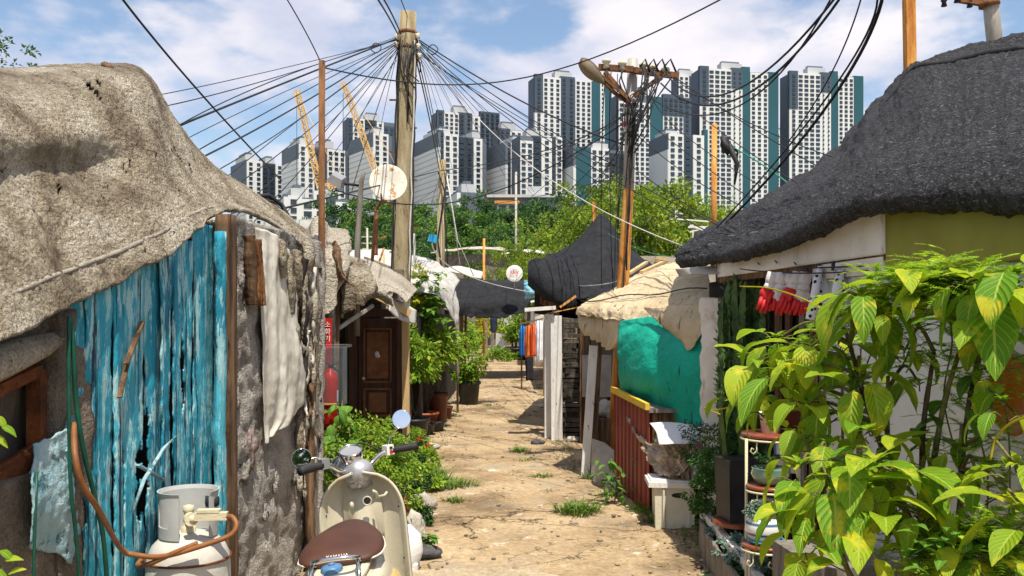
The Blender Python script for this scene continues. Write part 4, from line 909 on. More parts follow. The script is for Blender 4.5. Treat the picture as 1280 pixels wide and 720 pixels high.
hz = MB().tube(sm_([h0, h0 + V(.03, -.01, 0), h0 + V(.052, -.03, -.03), h0 + V(.03, -.05, -.065), h0 + V(-.06, -.08, -.095), V(gx - .02, gy - .195, .70), V(gx - .12, gy - .19, .70), V(gx - .185, gy - .22, .735), W(125, 640, .20), W(103, 605, .20), W(94, 570, .18), W(92, 530, .12)]), .0105, 10)
single('gas_hose', 'brown rubber hose looping over the gas cylinder to the teal boards', 'hose', hz, M['hose_orange'])
single('slack_gas_hose', 'darker loose brown hose end drooping against the gas cylinder side', 'hose', MB().tube(sm_([V(gx + .10, gy - .17, .745), V(gx + .02, gy - .195, .715), V(gx - .1, gy - .175, .66), V(gx - .175, gy - .09, .635), V(gx - .19, gy - .01, .64)]), .0105, 8), M['hose_orange'])
# rusty stake
single('rusty_stake', 'tall thin rusty steel stake rising at the left shack corner', 'stake', MB().tube([at(399, 668, 6.75), at(400, 500, 6.75), at(402, 300, 6.8), at(402.5, 76, 6.8)], [.027, .026, .026, .025], 8), M['steel_post'])
single('timber_stake', 'split orange brown timber stake beside the rusty stake foot', 'stake', MB().tube([at(394, 680, 6.5), at(393, 520, 6.5), at(394, 405, 6.5)], [.02, .018, .016], 6, wob=.4), M['wood_red'])
# extinguisher
ex, ey = at(413, 480, 7.1).x, 7.1
E1 = Thing('fire_extinguisher', 'red fire extinguisher in its clear box by the dark doorway', 'extinguisher', (ex, ey, .78))
E1.part('tank', MB().lathe([(0, .78), (.05, .785), (.062, .81), (.062, 1.16), (.055, 1.20), (.025, 1.23), (.018, 1.25), (0, 1.25)], (ex, ey, 0), 24), M['red'])
E1.part('valve_handle', MB().box((ex, ey, 1.265), (.03, .03, .03)).bar((ex - .01, ey, 1.28), (ex - .08, ey, 1.33), .018, .008).bar((ex - .01, ey, 1.265), (ex + .07, ey, 1.30), .018, .008), M['rubber'])
E1.part('hose', MB().tube([(ex + .02, ey, 1.26), (ex + .08, ey, 1.22), (ex + .085, ey, 1.1), (ex + .075, ey - .02, .95)], .009, 8), M['rubber'])
E1.part('strap', MB().tube([(ex + .067 * math.cos(a), ey + .067 * math.sin(a), .965) for a in [k * math.pi / 10 for k in range(21)]], .008, 6, cap=False), M['yellow_board'])
E1.part('paper_tag', MB().box((ex + .068, ey - .045, 1.03), (.004, .04, .09)), M['paper'])
cb = MB(); x0, x1, y0, y1, z0, z1 = ex - .07, ex + .115, ey - .09, ey + .10, .96, 1.42
def thin(p, q): cb.box([(p[k] + q[k]) / 2 for k in range(3)], [max(abs(p[k] - q[k]), .004) for k in range(3)])
thin((x0, y0, z0), (x1, y0, z1)); thin((x0, y1, z0), (x1, y1, z1)); thin((x0, y0 + .005, z0), (x0, y1 - .005, z1)); thin((x1, y0 + .005, z0), (x1, y1 - .005, z1)); cb.box(((x0 + x1) / 2 + .01, (y0 + y1) / 2, z1 + .012), (x1 - x0 + .05, y1 - y0 + .05, .02))
E1.part('clear_case', cb, M['clear'])
E1.part('mounting_board', MB().box((ex - .045, ey + .115, 1.18), (.065, .012, .95)), M['red'])
def text(s, name, size, loc, rot, mt, ext=.002):
    cu = bpy.data.curves.new(name, 'FONT'); cu.body = s; cu.size = size; cu.extrude = ext; cu.align_x = 'CENTER'; cu.align_y = 'CENTER'
    o = bpy.data.objects.new(name, cu); C.objects.link(o)
    bpy.context.view_layer.update()
    me = bpy.data.meshes.new_from_object(o.evaluated_get(bpy.context.evaluated_depsgraph_get())); C.objects.unlink(o); bpy.data.objects.remove(o)
    me.materials.clear(); me.materials.append(mt)
    q = bpy.data.objects.new(name, me); C.objects.link(q); q.location = loc; q.rotation_euler = rot
    return q
for k, ch in enumerate('소화기'):
    q = text(ch, 'lettering', .055, V(ex - .045, ey + .105, 1.60 - k * .058) - E1.base, (R(90), 0, 0), M['white_paint']); q.parent = E1.o
# small red and orange card on the corner post
single('orange_card', 'small orange card with red print nailed to the left shack corner', 'card', MB().box(at(387, 510, 6.15), (.10, .008, .055), (0, .12, .2)), mat('orange_card', [(.5, .16, .03), (.62, .3, .1)], 60, .6, bump=0, spots=((.35, .02, .01), 40, .52, .02)))
# flood lamp on a pale stub pole
FLo = Thing('flood_lamp', 'grey flood lamp on a weathered stub post left of the dish', 'lamp', at(447, 300, 9))
FLo.part('post', MB().tube([at(446, 420, 9), at(447, 300, 9), at(452, 225, 9), at(455, 215, 9)], [.032, .03, .026, .02], 8, wob=.3), M['wood_grey'])
FLo.part('lamp_head', MB().box(at(422, 224, 8.9), (.17, .16, .085), (R(30), R(28), 0), taper=.7), M['silver'])
FLo.part('arm', MB().tube([at(449, 232, 9), at(434, 230, 8.95), at(424, 228, 8.9)], .014, 6), M['rubber'])
# ================================================================ second left shack (felt drapes, awning, carved door)
S2 = Thing('felt_draped_shack', 'second left shack with tattered felt drapes, tin awning and carved brown door', 'shack', (-2.4, 9.8, 0))
def bx(x0, x1, y0, y1, z0, z1): return xb(MB(), x0, x1, y0, y1, z0, z1)
S2.part('side_wall', bx(-4.6, -4.5, 6.9, 11.6, 0, 2.3), M['plaster_warm'])
S2.part('back_wall', bx(-4.5, -1.42, 11.5, 11.6, 0, 2.3), M['plaster_warm'])
S2.part('alley_wall', bx(-1.5, -1.42, 10.1, 11.49, 0, 1.9), M['plaster'])
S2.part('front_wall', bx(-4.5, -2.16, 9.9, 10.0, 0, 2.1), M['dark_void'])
S2.part('front_wall', bx(-3.4, -1.9, 7.3, 7.4, 0, 2.0), M['plaster'])
S2.part('inner_wall', bx(-1.98, -1.92, 7.45, 8.6, 0, 1.9), M['wood_old'])
# door frame & door at D=10 px 440..503
dr = S2.part('door', bx(at(449, 0, 10).x, at(497, 0, 10).x, 9.96, 10.0, .05, 1.66), M['wood_dark'])
dx0, dx1 = at(449, 0, 10).x, at(497, 0, 10).x; dm = (dx0 + dx1) / 2
def fr(mb, x0, x1, z0, z1, y, w=.022):
    for a, b in (((x0, y, z0), (x1, y, z0)), ((x0, y, z1), (x1, y, z1)), ((x0, y, z0), (x0, y, z1)), ((x1, y, z0), (x1, y, z1))): mb.bar(a, b, w, .02)
    return mb
S2.part('raised_panel', fr(bx(dm - .12, dm + .12, 9.935, 9.958, .98, 1.5), dm - .15, dm + .15, .94, 1.54, 9.945), M['wood_trim'], parent=dr)
S2.part('raised_panel', fr(bx(dm - .10, dm + .10, 9.935, 9.958, .60, .82), dm - .15, dm + .15, .56, .86, 9.945), M['wood_trim'], parent=dr)
S2.part('raised_panel', fr(bx(dm - .10, dm + .10, 9.935, 9.958, .16, .46), dm - .15, dm + .15, .12, .50, 9.945), M['wood_trim'], parent=dr)
S2.part('door_frame', MB().bar((dx0 - .05, 9.93, 0), (dx0 - .05, 9.93, 1.75), .09, .1).bar((dx1 + .05, 9.93, 0), (dx1 + .05, 9.93, 1.75), .09, .1).bar((dx0 - .1, 9.94, 1.72), (dx1 + .1, 9.94, 1.72), .08, .09), M['wood_dark'])
S2.part('handle', MB().ball((dx0 + .06, 9.93, .98), .02, 8), M['brass'], parent=dr)
S2.part('paper_scrap', MB().ball((dm, 9.925, 1.25), (.035, .004, .035), 10, lump=.6), M['paper'], parent=dr)
# yellow corner post, beams, strut
S2.part('corner_post', MB().bar(V(at(508, 0, 9.6).x, 9.6, 0), V(at(507, 0, 9.6).x, 9.6, 1.72), .075, .075), M['wood_light'])
S2.part('awning_beam', MB().bar(at(438, 352, 8.6), at(512, 392, 8.9), .05, .07), M['wood_light'])
S2.part('awning_beam', MB().bar(at(455, 350, 9.6), at(514, 394, 9.5), .05, .05), M['wood_light'])
S2.part('strut', MB().bar(at(409, 420, 8.0), at(466, 382, 8.5), .03, .03), M['pole_grey'])
def crimp(u, v): return .02 * math.sin(v * 40)
S2.part('awning_roof', sheet(P_([[(440, 322, 9.6), (470, 330, 9.7), (500, 345, 9.8), (522, 362, 9.8)], [(438, 345, 8.7), (466, 356, 8.7), (494, 366, 8.7), (508, 378, 8.7)]]), 30, 40, .012, ((.03, 3), (.01, 12)), ragged=.04, seed=51), M['pale_felt'])
S2.part('tin_flap', sheet(P_([[(488, 372, 8.7), (500, 376, 8.9), (520, 388, 9.1)], [(486, 388, 8.6), (500, 400, 8.8), (519, 406, 9.05)]]), 8, 14, .006, ((.012, 4),), seed=52), M['white_tarp'])
S2.part('felt_bundle', sheet(P_([[(436, 338, 8.5), (462, 347, 8.5), (492, 362, 8.5)], [(434, 352, 8.35), (462, 360, 8.35), (490, 372, 8.35)], [(436, 362, 8.5), (464, 369, 8.5), (492, 380, 8.5)]]), 30, 50, .02, ((.04, 6), (.015, 20)), ragged=.05, seed=53), M['pale_felt'])
# roof over the left part
S2.part('roof', sheet([[V(-4.7, 11.7, 2.5), V(-3, 11.7, 2.55), V(-1.5, 11.7, 2.0)], [V(-4.7, 9.5, 2.6), V(-3, 9.5, 2.6), V(-1.45, 9.6, 2.02)], [V(-4.7, 7, 2.45), V(-3, 7.0, 2.5), V(-1.95, 7.3, 2.35)]], 50, 50, .03, ((.08, 2), (.03, 8)), ragged=.08, seed=54), M['pale_felt'])
S2.part('meter_cabinet', MB().box(at(366, 283, 8.4) + V(0, .1, -.12), (.55, .3, .36)), M['grey_wall'])
# drapes
def fold2(u, v): return .05 * math.sin(u * 11 + v * 3)
S2.part('felt_drape', sheet(P_([[(372, 290, 7.6), (392, 274, 7.7), (412, 280, 7.8), (428, 292, 7.9)], [(376, 320, 7.4), (394, 310, 7.3), (414, 316, 7.4), (436, 330, 7.6)], [(384, 380, 7.3), (398, 362, 7.2), (412, 356, 7.3), (430, 352, 7.5)], [(392, 430, 7.3), (402, 410, 7.2), (412, 388, 7.25), (421, 378, 7.4)]]), 70, 60, .012, ((.06, 3), (.025, 9), (.008, 30)), ragged=.09, rag=(1, 1, 1, 1), seed=55, fold=fold2), M['pale_felt'])
S2.part('felt_drape', sheet(P_([[(412, 292, 8.0), (424, 298, 7.9), (436, 312, 8.0), (446, 330, 8.2)], [(418, 330, 7.7), (430, 330, 7.6), (446, 336, 7.6), (460, 346, 7.8)], [(424, 362, 7.6), (438, 352, 7.5), (456, 358, 7.5), (470, 362, 7.6)], [(430, 402, 7.6), (440, 384, 7.5), (450, 372, 7.5), (464, 366, 7.6)]]), 60, 60, .012, ((.05, 3), (.025, 9), (.008, 30)), ragged=.08, rag=(1, 1, 1, 1), seed=56, fold=fold2), M['felt'])
S2.part('dark_rag', sheet(P_([[(414, 304, 7.6), (420, 300, 7.5), (428, 312, 7.6)], [(416, 330, 7.4), (424, 335, 7.3), (430, 345, 7.4)], [(422, 360, 7.4), (428, 352, 7.35), (440, 358, 7.4)]]), 40, 20, .01, ((.04, 6), (.02, 16)), ragged=.05, rag=(1, 1, 1, 1), seed=57), M['wood_old'])
for k in range(9):
    px = 383 + k * 4.6; y0 = 330 + 12 * (k % 3); y1 = 480 + 30 * ((k * 5) % 3)
    S2.part('rag_strip' if k % 2 else 'lath', MB().bar(at(px, y1 + 40, 7.3 + .03 * k), at(px + rnd.uniform(-4, 4), y0, 7.3 + .03 * k), .03 + .015 * (k % 2), .02), M[('wood_grey', 'pale_felt', 'wood_old')[k % 3]])
# ================================================================ third left shack (white tarp roof)
S3 = Thing('white_tarp_shack', 'low shack with a white tarpaulin roof behind the main pole', 'shack', (-2.8, 15.5, 0))
S3.part('wall', bx(-5.0, -1.35, 15.9, 16.0, 0, 1.9), M['wood_grey'])
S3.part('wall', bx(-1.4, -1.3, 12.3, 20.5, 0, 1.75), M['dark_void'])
S3.part('tarp_roof', sheet(P_([[(400, 318, 20), (455, 312, 20), (500, 314, 20), (545, 330, 20), (575, 350, 20)], [(420, 325, 16), (455, 330, 16), (500, 326, 16), (535, 338, 16.2), (568, 362, 16.5)], [(420, 346, 12.8), (455, 345, 12.8), (500, 345, 12.8), (540, 350, 13.0), (566, 372, 14)], [(420, 372, 12.4), (455, 368, 12.4), (500, 366, 12.4), (548, 372, 12.5), (570, 418, 13.6)]]), 60, 80, .012, ((.12, 1.4), (.03, 5)), ragged=.08, seed=61), M['white_tarp'])
for k, (px, y, D) in enumerate(((463, 338, 13), (478, 346, 12.9), (490, 336, 14), (508, 349, 12.8), (470, 328, 15), (520, 342, 13.4))):
    S3.part('roof_batten', MB().bar(at(px - 14, y - 6, D), at(px + 12, y + 4, D - .2), .05, .04), M[('wood_grey', 'wood_light')[k % 2]])
S3.part('white_side_sheet', sheet(P_([[(528, 336, 14.2), (545, 340, 14.4), (560, 352, 14.6), (571, 366, 14.8)], [(530, 362, 14.0), (546, 366, 14.1), (562, 376, 14.3), (573, 392, 14.5)], [(545, 384, 14.0), (556, 384, 14.0), (566, 396, 14.2), (571, 422, 14.4)]]), 30, 40, .008, ((.05, 2.5), (.015, 9)), ragged=.05, seed=62), M['white_tarp'])
# ================================================================ shade canopy across the alley
S4 = Thing('shade_canopy', 'black net canopy stretched across the alley between the shacks', 'canopy', (-1.1, 24, 0))
S4.part('net', sheet(P_([[(545, 354, 27), (590, 352, 27), (630, 353, 27), (676, 354, 27)], [(548, 352, 25.5), (590, 353, 25), (630, 353, 25), (676, 354, 25)], [(552, 374, 24), (590, 377, 24), (630, 376, 24), (664, 374, 24)], [(556, 393, 23.8), (590, 397, 23.8), (625, 397, 23.8), (655, 391, 23.8)]]), 40, 70, .02, ((.10, 1.2), (.05, 4)), ragged=.07, seed=70), M['black_net_far'])
for px, D, w_ in ((567, 22.5, .07), (576, 24.2, .10), (581, 24.6, .07), (615, 34, .12), (608, 36, .08), (660, 24.5, .10)):
    a = V(at(px, 0, D).x, D, 0); S4.part('post', MB().bar(a, a + V(.03, 0, 2.15), w_), M['wood_grey' if px > 600 else 'wood_old'])
S4.part('cross_beam', MB().bar(at(552, 384, 24.5), at(664, 382, 24.5), .06), M['wood_old'])
sdx = Thing('small_dish', 'small white satellite dish with red lettering on the shade canopy', 'satellite dish', at(643, 352, 23.6))
c = at(643, 342, 23.5)
sdx.part('reflector', MB().lathe([(0, 0), (.10, .008), (.20, .035), (.225, .05), (.22, .055), (.10, .02), (0, .012)], c, 28, Matrix.Rotation(R(90), 3, 'X')), M['white_paint'])
q = text('sky', 'lettering', .17, c + V(0, -.06, .03) - sdx.base, (R(90), 0, 0), M['red']); q.parent = sdx.o
sdx.part('bracket', MB().tube([c + V(0, .02, 0), c + V(0, .1, -.2), c + V(0, .1, -.42)], .015, 6), M['pole_grey'])
single('blue_bag', 'crumpled light blue plastic bag tied at the canopy end', 'bag', sheet(P_([[(655, 350, 22.8), (664, 355, 22.7), (668, 352, 22.8)], [(656, 362, 22.8), (664, 366, 22.6), (672, 362, 22.8)], [(657, 374, 22.8), (666, 372, 22.7), (671, 370, 22.8)]]), 20, 20, .01, ((.08, 6), (.03, 16)), ragged=.1, rag=(1, 1, 1, 1), seed=71), mat('blue_plastic_bag', [(.12, .38, .50), (.25, .52, .62)], 8, .4, bump=.3))
# shacks lining the far alley
for nm, lab, x0, x1, y0, y1, h, mt in (('far_left_shack', 'far grey plank shack on the left beyond the shade canopy', -5.5, -2.0, 24, 34, 1.9, 'wood_grey'), ('far_right_shack', 'far shack behind the drying clothes on the right of the alley', 1.1, 5, 20, 29, 2.1, 'plaster_warm'), ('farthest_right_shack', 'farthest pale shack on the right where the alley ends', .8, 5, 31, 40, 2.1, 'stained_white')):
    t = Thing(nm, lab, 'shack', ((x0 + x1) / 2, y0, 0))
    t.part('wall', sheet([[V(x0, y0, h), V((x0 + x1) / 2, y0, h), V(x1, y0, h)], [V(x0, y0, 0), V((x0 + x1) / 2, y0, 0), V(x1, y0, 0)]], 8, 20, .1, ((.03, 2),)), M[mt])
    s_ = x1 if x0 < 0 else x0
    t.part('side_wall', bx(s_ - .05, s_ + .05, y0 + .06, y1, 0, h - .02), M[mt])
    t.part('roof', sheet([[V(x0 - .3, y1, h + .3), V((x0 + x1) / 2, y1, h + .6), V(x1 + .3, y1, h + .1)], [V(x0 - .3, y0 - .3, h + .1), V((x0 + x1) / 2, y0 - .3, h + .5), V(x1 + .3, y0 - .3, h)]], 20, 30, .04, ((.1, 1.2), (.03, 5)), ragged=.1, seed=len(lab)), M['pale_felt' if 'left' in nm else 'white_tarp'])
for k, (px, y, D, w_, col, lab) in enumerate(((600, 308, 55, 5.5, 'pale_felt', 'pale felt village roof above the shade canopy, left of the yellow bush'), (665, 312, 58, 3.5, 'stained_white', 'small white village roof right of the yellow bush tree'), (560, 335, 42, 2.6, 'white_tarp', 'pale village roof peeking over the canopy by the second pole'), (470, 322, 48, 3, 'pale_felt', 'pale felt village roof left of the main pole'))):
    p = at(px, y, D); t = Thing('village_house', lab, 'house', (p.x, D, zt(D)))
    t.part('wall', bx(p.x - w_ / 2, p.x + w_ / 2, D, D + 4, zt(D) - .5, p.z - .5), M['plaster_warm'])
    t.part('roof', sheet([[V(p.x - w_ / 2 - .3, D + 4.3, p.z), V(p.x, D + 4.3, p.z + .3), V(p.x + w_ / 2 + .3, D + 4.3, p.z)], [V(p.x - w_ / 2 - .3, D - .4, p.z - .5), V(p.x, D - .4, p.z - .2), V(p.x + w_ / 2 + .3, D - .4, p.z - .5)]], 16, 24, .05, ((.15, 1), (.05, 4)), ragged=.1, seed=k), M[col])
# ================================================================ right front shack (black net roof)
def Rp(px, off=0):
    t = (px - CX) / F; return (2.27 - off) / (t + .111)
def Rw(px, py, off=0): return at(px, py, Rp(px, off))
def Rz(px, z, off=0):
    D = Rp(px, off); return Vector(((px - CX) / F * D, D, z))
Q1 = Thing('net_roofed_shack', 'near right shack under a thick black net roof with stained white wall', 'shack', (3, 4.2, 0))
rows = [
    [(856, 318, 7.4), (905, 285, 8.0), (960, 252, 8.3), (1035, 203, 8.2), (1085, 148, 7.8), (1128, 98, 7.2), (1180, 72, 6.6), (1290, 44, 5.6), (1450, 20, 4.6), (1800, -40, 3.5)],
    [(852, 322, 6.9), (890, 296, 7.0), (950, 262, 6.8), (1040, 212, 6.6), (1092, 158, 6.2), (1140, 106, 5.9), (1200, 86, 5.5), (1290, 74, 5.0), (1450, 60, 4.1), (1800, 20, 3.1)],
    [(850, 326, 6.6), (884, 310, 6.4), (950, 284, 6.0), (1030, 240, 5.6), (1090, 196, 5.2), (1150, 165, 4.9), (1210, 150, 4.5), (1290, 140, 4.0), (1450, 130, 3.2), (1800, 100, 2.3)],
    [(850, 329, 6.5), (880, 321, 6.2), (950, 300, 5.5), (1020, 264, 4.95), (1080, 232, 4.5), (1140, 212, 4.1), (1210, 206, 3.7), (1290, 205, 3.3), (1450, 200, 2.6), (1800, 190, 1.8)],
    [(851, 332, 6.48), (880, 330, 6.1), (940, 312, 5.35), (1005, 288, 4.75), (1062, 266, 4.3), (1130, 254, 3.85), (1210, 250, 3.45), (1290, 252, 3.05), (1450, 256, 2.4), (1800, 270, 1.6)],
    [(856, 334, 6.62), (886, 332, 6.3), (944, 318, 5.6), (1008, 296, 5.0), (1066, 274, 4.5), (1130, 266, 4.05), (1210, 264, 3.65), (1290, 264, 3.25), (1450, 268, 2.6), (1800, 285, 1.8)]]
rows = [[(x, y - (7 if i > 3 and x > 1040 else 0), q * (.965 if i > 1 else 1) * {0: 1.14, 1: 1.11, 2: 1.07, 3: 1.03}.get(j, 1)) for j, (x, y, q) in enumerate([(x, y - (5 if x < 900 else 0), q) for x, y, q in r])] for i, r in enumerate(rows)]
nr_ = sheet(P_(rows), 130, 240, .03, ((.035, 2.5), (.016, 12), (.012, 45)), ragged=.05, seed=80, fold=lambda u, v: -.07 * (1 - min(1, v * v)) * abs(noise.noise(Vector((u * 16 + v * 3, v * 2.2, 4)))) - .02 * abs(noise.noise(Vector((u * 50, v * 9, 2)))))
rf = Q1.part('net_roof', nr_, M['black_net'])
Gn = nr_.G
Q1.part('tie_rope', MB().tube([Vector(Gn[min(109, 62 + int(7 * math.sin(j / 22)))][j]) + V(-.01, -.02, .02) for j in range(20, 120, 3)], .006, 6), M['wood_grey'], parent=rf)
Q1.part('black_batten', MB().tube([Vector(Gn[28 - int(j - 120) // 14][j]) + V(0, -.01, .03) for j in range(118, 190, 4)], .022, 6), M['rubber'], parent=rf)
def rwall(px0, px1, z0, z1, off, mt, name, amps=((.01, 3),), nr=30, nc=30, thick=.06, ragged=0, rag=(0, 0, 0, 0), seed=0, y=False):
    cols = [px0 + (px1 - px0) * k / 3 for k in range(4)]
    return Q1.part(name, sheet([[Rz(c, z, off) for c in cols][::1] for z in (z1, (z0 + z1) / 2, z0)], nr, nc, thick, amps, ragged, rag, seed), mt)
def eavey(px):
    t = [(850, 329), (886, 328), (944, 306), (1008, 282), (1066, 254), (1130, 245), (1420, 243)]
    for k in range(len(t) - 1):
        if t[k][0] <= px <= t[k + 1][0]: return t[k][1] + (t[k + 1][1] - t[k][1]) * (px - t[k][0]) / (t[k + 1][0] - t[k][0])
    return 250
def uwall(px0, px1, zb, off, mt, name):
    cols = [px0 + (px1 - px0) * k / 6 for k in range(7)]
    top = [Rw(c, eavey(c) - 3, off) for c in cols]; bot = [Rz(c, zb, off) for c in cols]
    return Q1.part(name, sheet([top, [(a + b) / 2 for a, b in zip(top, bot)], bot], 20, 40, .05, ((.012, 3),)), mt)
uwall(905, 1118, 1.95, .02, M['stained_white'], 'upper_wall')
uwall(1119, 1419, 1.86, .02, M['olive'], 'olive_panel')
rwall(1420, 2400, 0, 1.95, .0, M['grey_wall'], 'wall')
rwall(1040, 1420, 0, 1.859, -.02, M['grey_wall'], 'wall', ((.015, 2),))
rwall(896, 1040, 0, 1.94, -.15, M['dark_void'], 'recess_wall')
rwall(1041, 1118, 1.861, 1.94, .0, M['stained_white'], 'wall')
Q1.part('eave_board', MB().bar(Rz(900, 1.93, .04), Rz(1117, 1.93, .04), .03, .04), M['wood_old'])
Q1.part('black_bracket', MB().bar(Rz(1046, 2.25, .05), Rz(1044, 1.9, .05), .03, .035), M['rubber'])
Q1.part('far_wall', bx(1.62, 4.6, 6.9, 7.0, 0, 2.1), M['plaster_warm'])
Q1.part('back_wall', bx(4.6, 4.7, .5, 7.0, 0, 2.2), M['plaster_warm'])
Q1.part('cleat', MB().bar(Rz(1000, 1.93, .1), Rz(1080, 1.90, .1), .008), M['rubber'])
for k, px in enumerate((930, 944, 956, 972, 985, 1003, 1016)):
    Q1.part('inner_plank', MB().bar(Rz(px, 0, -.06), Rz(px + 1, 1.85, -.06), .09, .02, (1, 0, 0)), M[('wood_old', 'wood_dark', 'wood_grey')[k % 3]])
for k, px in enumerate((1030, 1052, 1074)):
    Q1.part('brown_door_slat', MB().bar(Rz(px, .15, .03), Rz(px, 1.5, .03), .10, .02, (1, 0, 0)), M['wood_old'])
Q1.part('white_door_edge', MB().bar(Rz(1082, 0, .05), Rz(1082, .75, .05), .03, .03), M['white_paint'])
for k, (px, y) in enumerate(((950, 332), (972, 330), (996, 332), (1010, 338))):
    Q1.part('nail_hook', MB().tube([Rw(px, y, .04), Rw(px - 3, y - 4, .12)], .004, 5), M['rubber'])
Q1.part('tin_drip', sheet(P_([[(845, 336, 6.9), (885, 334, 6.6), (925, 334, 6.2)], [(850, 345, 6.9), (885, 343, 6.5), (925, 342, 6.1)]]), 8, 16, .01, ((.01, 5),), seed=83), M['grey_sheet'])
# plaster fin beside the cactus
Q1.part('plaster_pier', sheet(P_([[(884, 372, 6.9), (895, 372, 6.85), (908, 374, 6.8)], [(886, 450, 6.9), (896, 450, 6.85), (908, 450, 6.8)], [(884, 660, 6.9), (896, 660, 6.85), (908, 660, 6.8)]]), 60, 10, .12, ((.03, 5), (.015, 18)), ragged=.04, rag=(1, 0, 0, 0), seed=84), M['stained_white'])
# orange tank near the right edge
ot = Rz(1275, 1.0, .2)
t = Thing('orange_basin', 'orange plastic basin hung on the pale wall at the right edge', 'basin', ot)
c_ = at(1290, 492, 3.1)
t.part('shell', MB().lathe([(0, 0), (.11, .0), (.145, .07), (.15, .075), (.14, .08), (.10, .02), (0, .015)], c_, 28, Matrix.Rotation(R(-90), 3, 'Y') @ Matrix.Rotation(0, 3, 'X')), mat('orange_plastic', [(.55, .15, .01), (.62, .2, .02)], 4, .4, bump=0))
t.part('handle', MB().tube([c_ + V(-.07, -.1, .1), c_ + V(-.09, 0, .17), c_ + V(-.07, .1, .1)], .008, 6), M['pole_grey'])
# olive plastic shade etc. posts on roof
single('rusty_roof_post', 'rusty square post standing on the black net roof ridge', 'post', MB().bar(at(1138, 112, 7.0), at(1135, -60, 7.0), .075), M['rust_orange'])
t = Thing('grey_lamp_pole', 'leaning grey pipe pole with fittings at the top right corner', 'pole', at(1246, 60, 9))
t.part('pipe', MB().tube([at(1250, 120, 9), at(1240, 20, 9), at(1236, -30, 9)], .075, 12), M['pole_grey'])
t.part('collar', MB().tube([at(1237, 8, 8.98), at(1236, 2, 8.98)], .10, 12), M['steel_post'])
t.part('bracket', MB().bar(at(1200, 0, 9), at(1240, 6, 9), .05).bar(at(1222, -8, 9), at(1240, 8, 9), .04), M['steel_post'])
for px, y in ((1180, 3), (1196, -2), (1212, 4)): t.part('insulator', MB().lathe([(0, -.05), (.03, -.04), (.02, 0), (.035, .02), (0, .05)], at(px, y, 9), 10), M['rubber'])
# ================================================================ tan tarp shack with teal sheet
Q2 = Thing('tan_tarp_shack', 'low right shack with tan canvas awning, white post and side openings', 'shack', (1.6, 8.6, 0))
def fold3(u, v): return .012 * math.sin(u * 60) * max(0, v - .7) * 3 + .02 * math.sin(u * 9 + v * 4) - .022 * abs(noise.noise(Vector((u * 6, v * 4, 3)))) - .01 * abs(noise.noise(Vector((u * 15, v * 9, 8))))
tt = sheet(P_([[(800, 342, 11.2), (825, 334, 11.0), (850, 332, 10.8), (880, 330, 10.4)],
               [(770, 358, 10.3), (800, 350, 9.6), (835, 342, 9.0), (885, 345, 8.4)],
               [(745, 370, 9.8), (775, 368, 9.1), (815, 362, 8.4), (890, 362, 7.6)],
               [(726, 382, 9.3), (762, 384, 8.7), (812, 384, 8.0), (897, 380, 7.25)],
               [(722, 395, 9.2), (758, 398, 8.6), (806, 402, 7.9), (888, 402, 7.2)]]), 70, 90, .008, ((.03, 2), (.012, 7)), ragged=.03, seed=91, fold=fold3)
tr_ = Q2.part('canvas_roof', tt, M['tan_tarp'])
Q2.part('canvas_flap', sheet(P_([[(804, 385, 7.8), (830, 384, 7.5), (862, 380, 7.25), (897, 376, 7.0)], [(818, 398, 7.6), (842, 402, 7.3), (864, 402, 7.12), (890, 396, 6.95)], [(836, 414, 7.4), (850, 420, 7.2), (862, 422, 7.1), (878, 416, 6.98)], [(854, 432, 7.25), (857, 436, 7.18), (861, 438, 7.12), (866, 434, 7.05)]]), 40, 40, .006, ((.02, 3), (.01, 9)), seed=92), M['tan_tarp'])
Q2.part('canvas_valance', sheet(P_([[(722, 392, 9.25), (745, 394, 8.9), (775, 397, 8.4), (806, 398, 7.95)], [(724, 408, 9.2), (746, 416, 8.85), (768, 424, 8.5), (792, 418, 8.1)], [(727, 414, 9.2), (748, 428, 8.85), (762, 438, 8.6), (780, 420, 8.3)]]), 30, 70, .006, ((.015, 3),), ragged=.03, seed=93, fold=lambda u, v: .02 * math.sin(u * 50) * v), M['tan_tarp'])
Q2.part('canvas_cord', MB().tube([at(726 + k * 12, 380 - 1.2 * k + 2 * math.sin(k), 9.25 - k * .14) + V(0, -.05, .03) for k in range(14)], .006, 5), M['rubber'])
Q2.part('white_post', MB().bar(at(731, 596, 9.2), at(742, 432, 9.2), .085, .06), M['white_paint'])
Q2.part('dark_post', MB().bar(at(741, 592, 9.25), at(750, 425, 9.3), .05), M['wood_old'])
Q2.part('orange_post', MB().bar(at(772, 600, 8.7), at(775, 430, 8.7), .045), M['wood_red'])
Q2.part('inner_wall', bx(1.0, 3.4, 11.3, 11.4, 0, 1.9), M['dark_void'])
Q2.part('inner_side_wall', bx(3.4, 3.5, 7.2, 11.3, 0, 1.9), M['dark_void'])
Q2.part('floor_board', bx(1.0, 3.4, 8.3, 11.3, 0.02, .06), M['wood_old'])
Q2.part('side_batten', MB().bar(at(752, 540, 9.6), at(800, 535, 9.9), .04), M['wood_old'])
Q2.part('back_panel', MB().bar(at(728, 470, 10.6), at(764, 470, 10.6), .05, .5), M['grey_sheet'])
for k in range(4): Q2.part('roof_batten', MB().bar(at(786 + k * 16, 342 - 2 * k, 10.9), at(808 + k * 20, 328, 11.9), .05, .03), M['wood_light'])
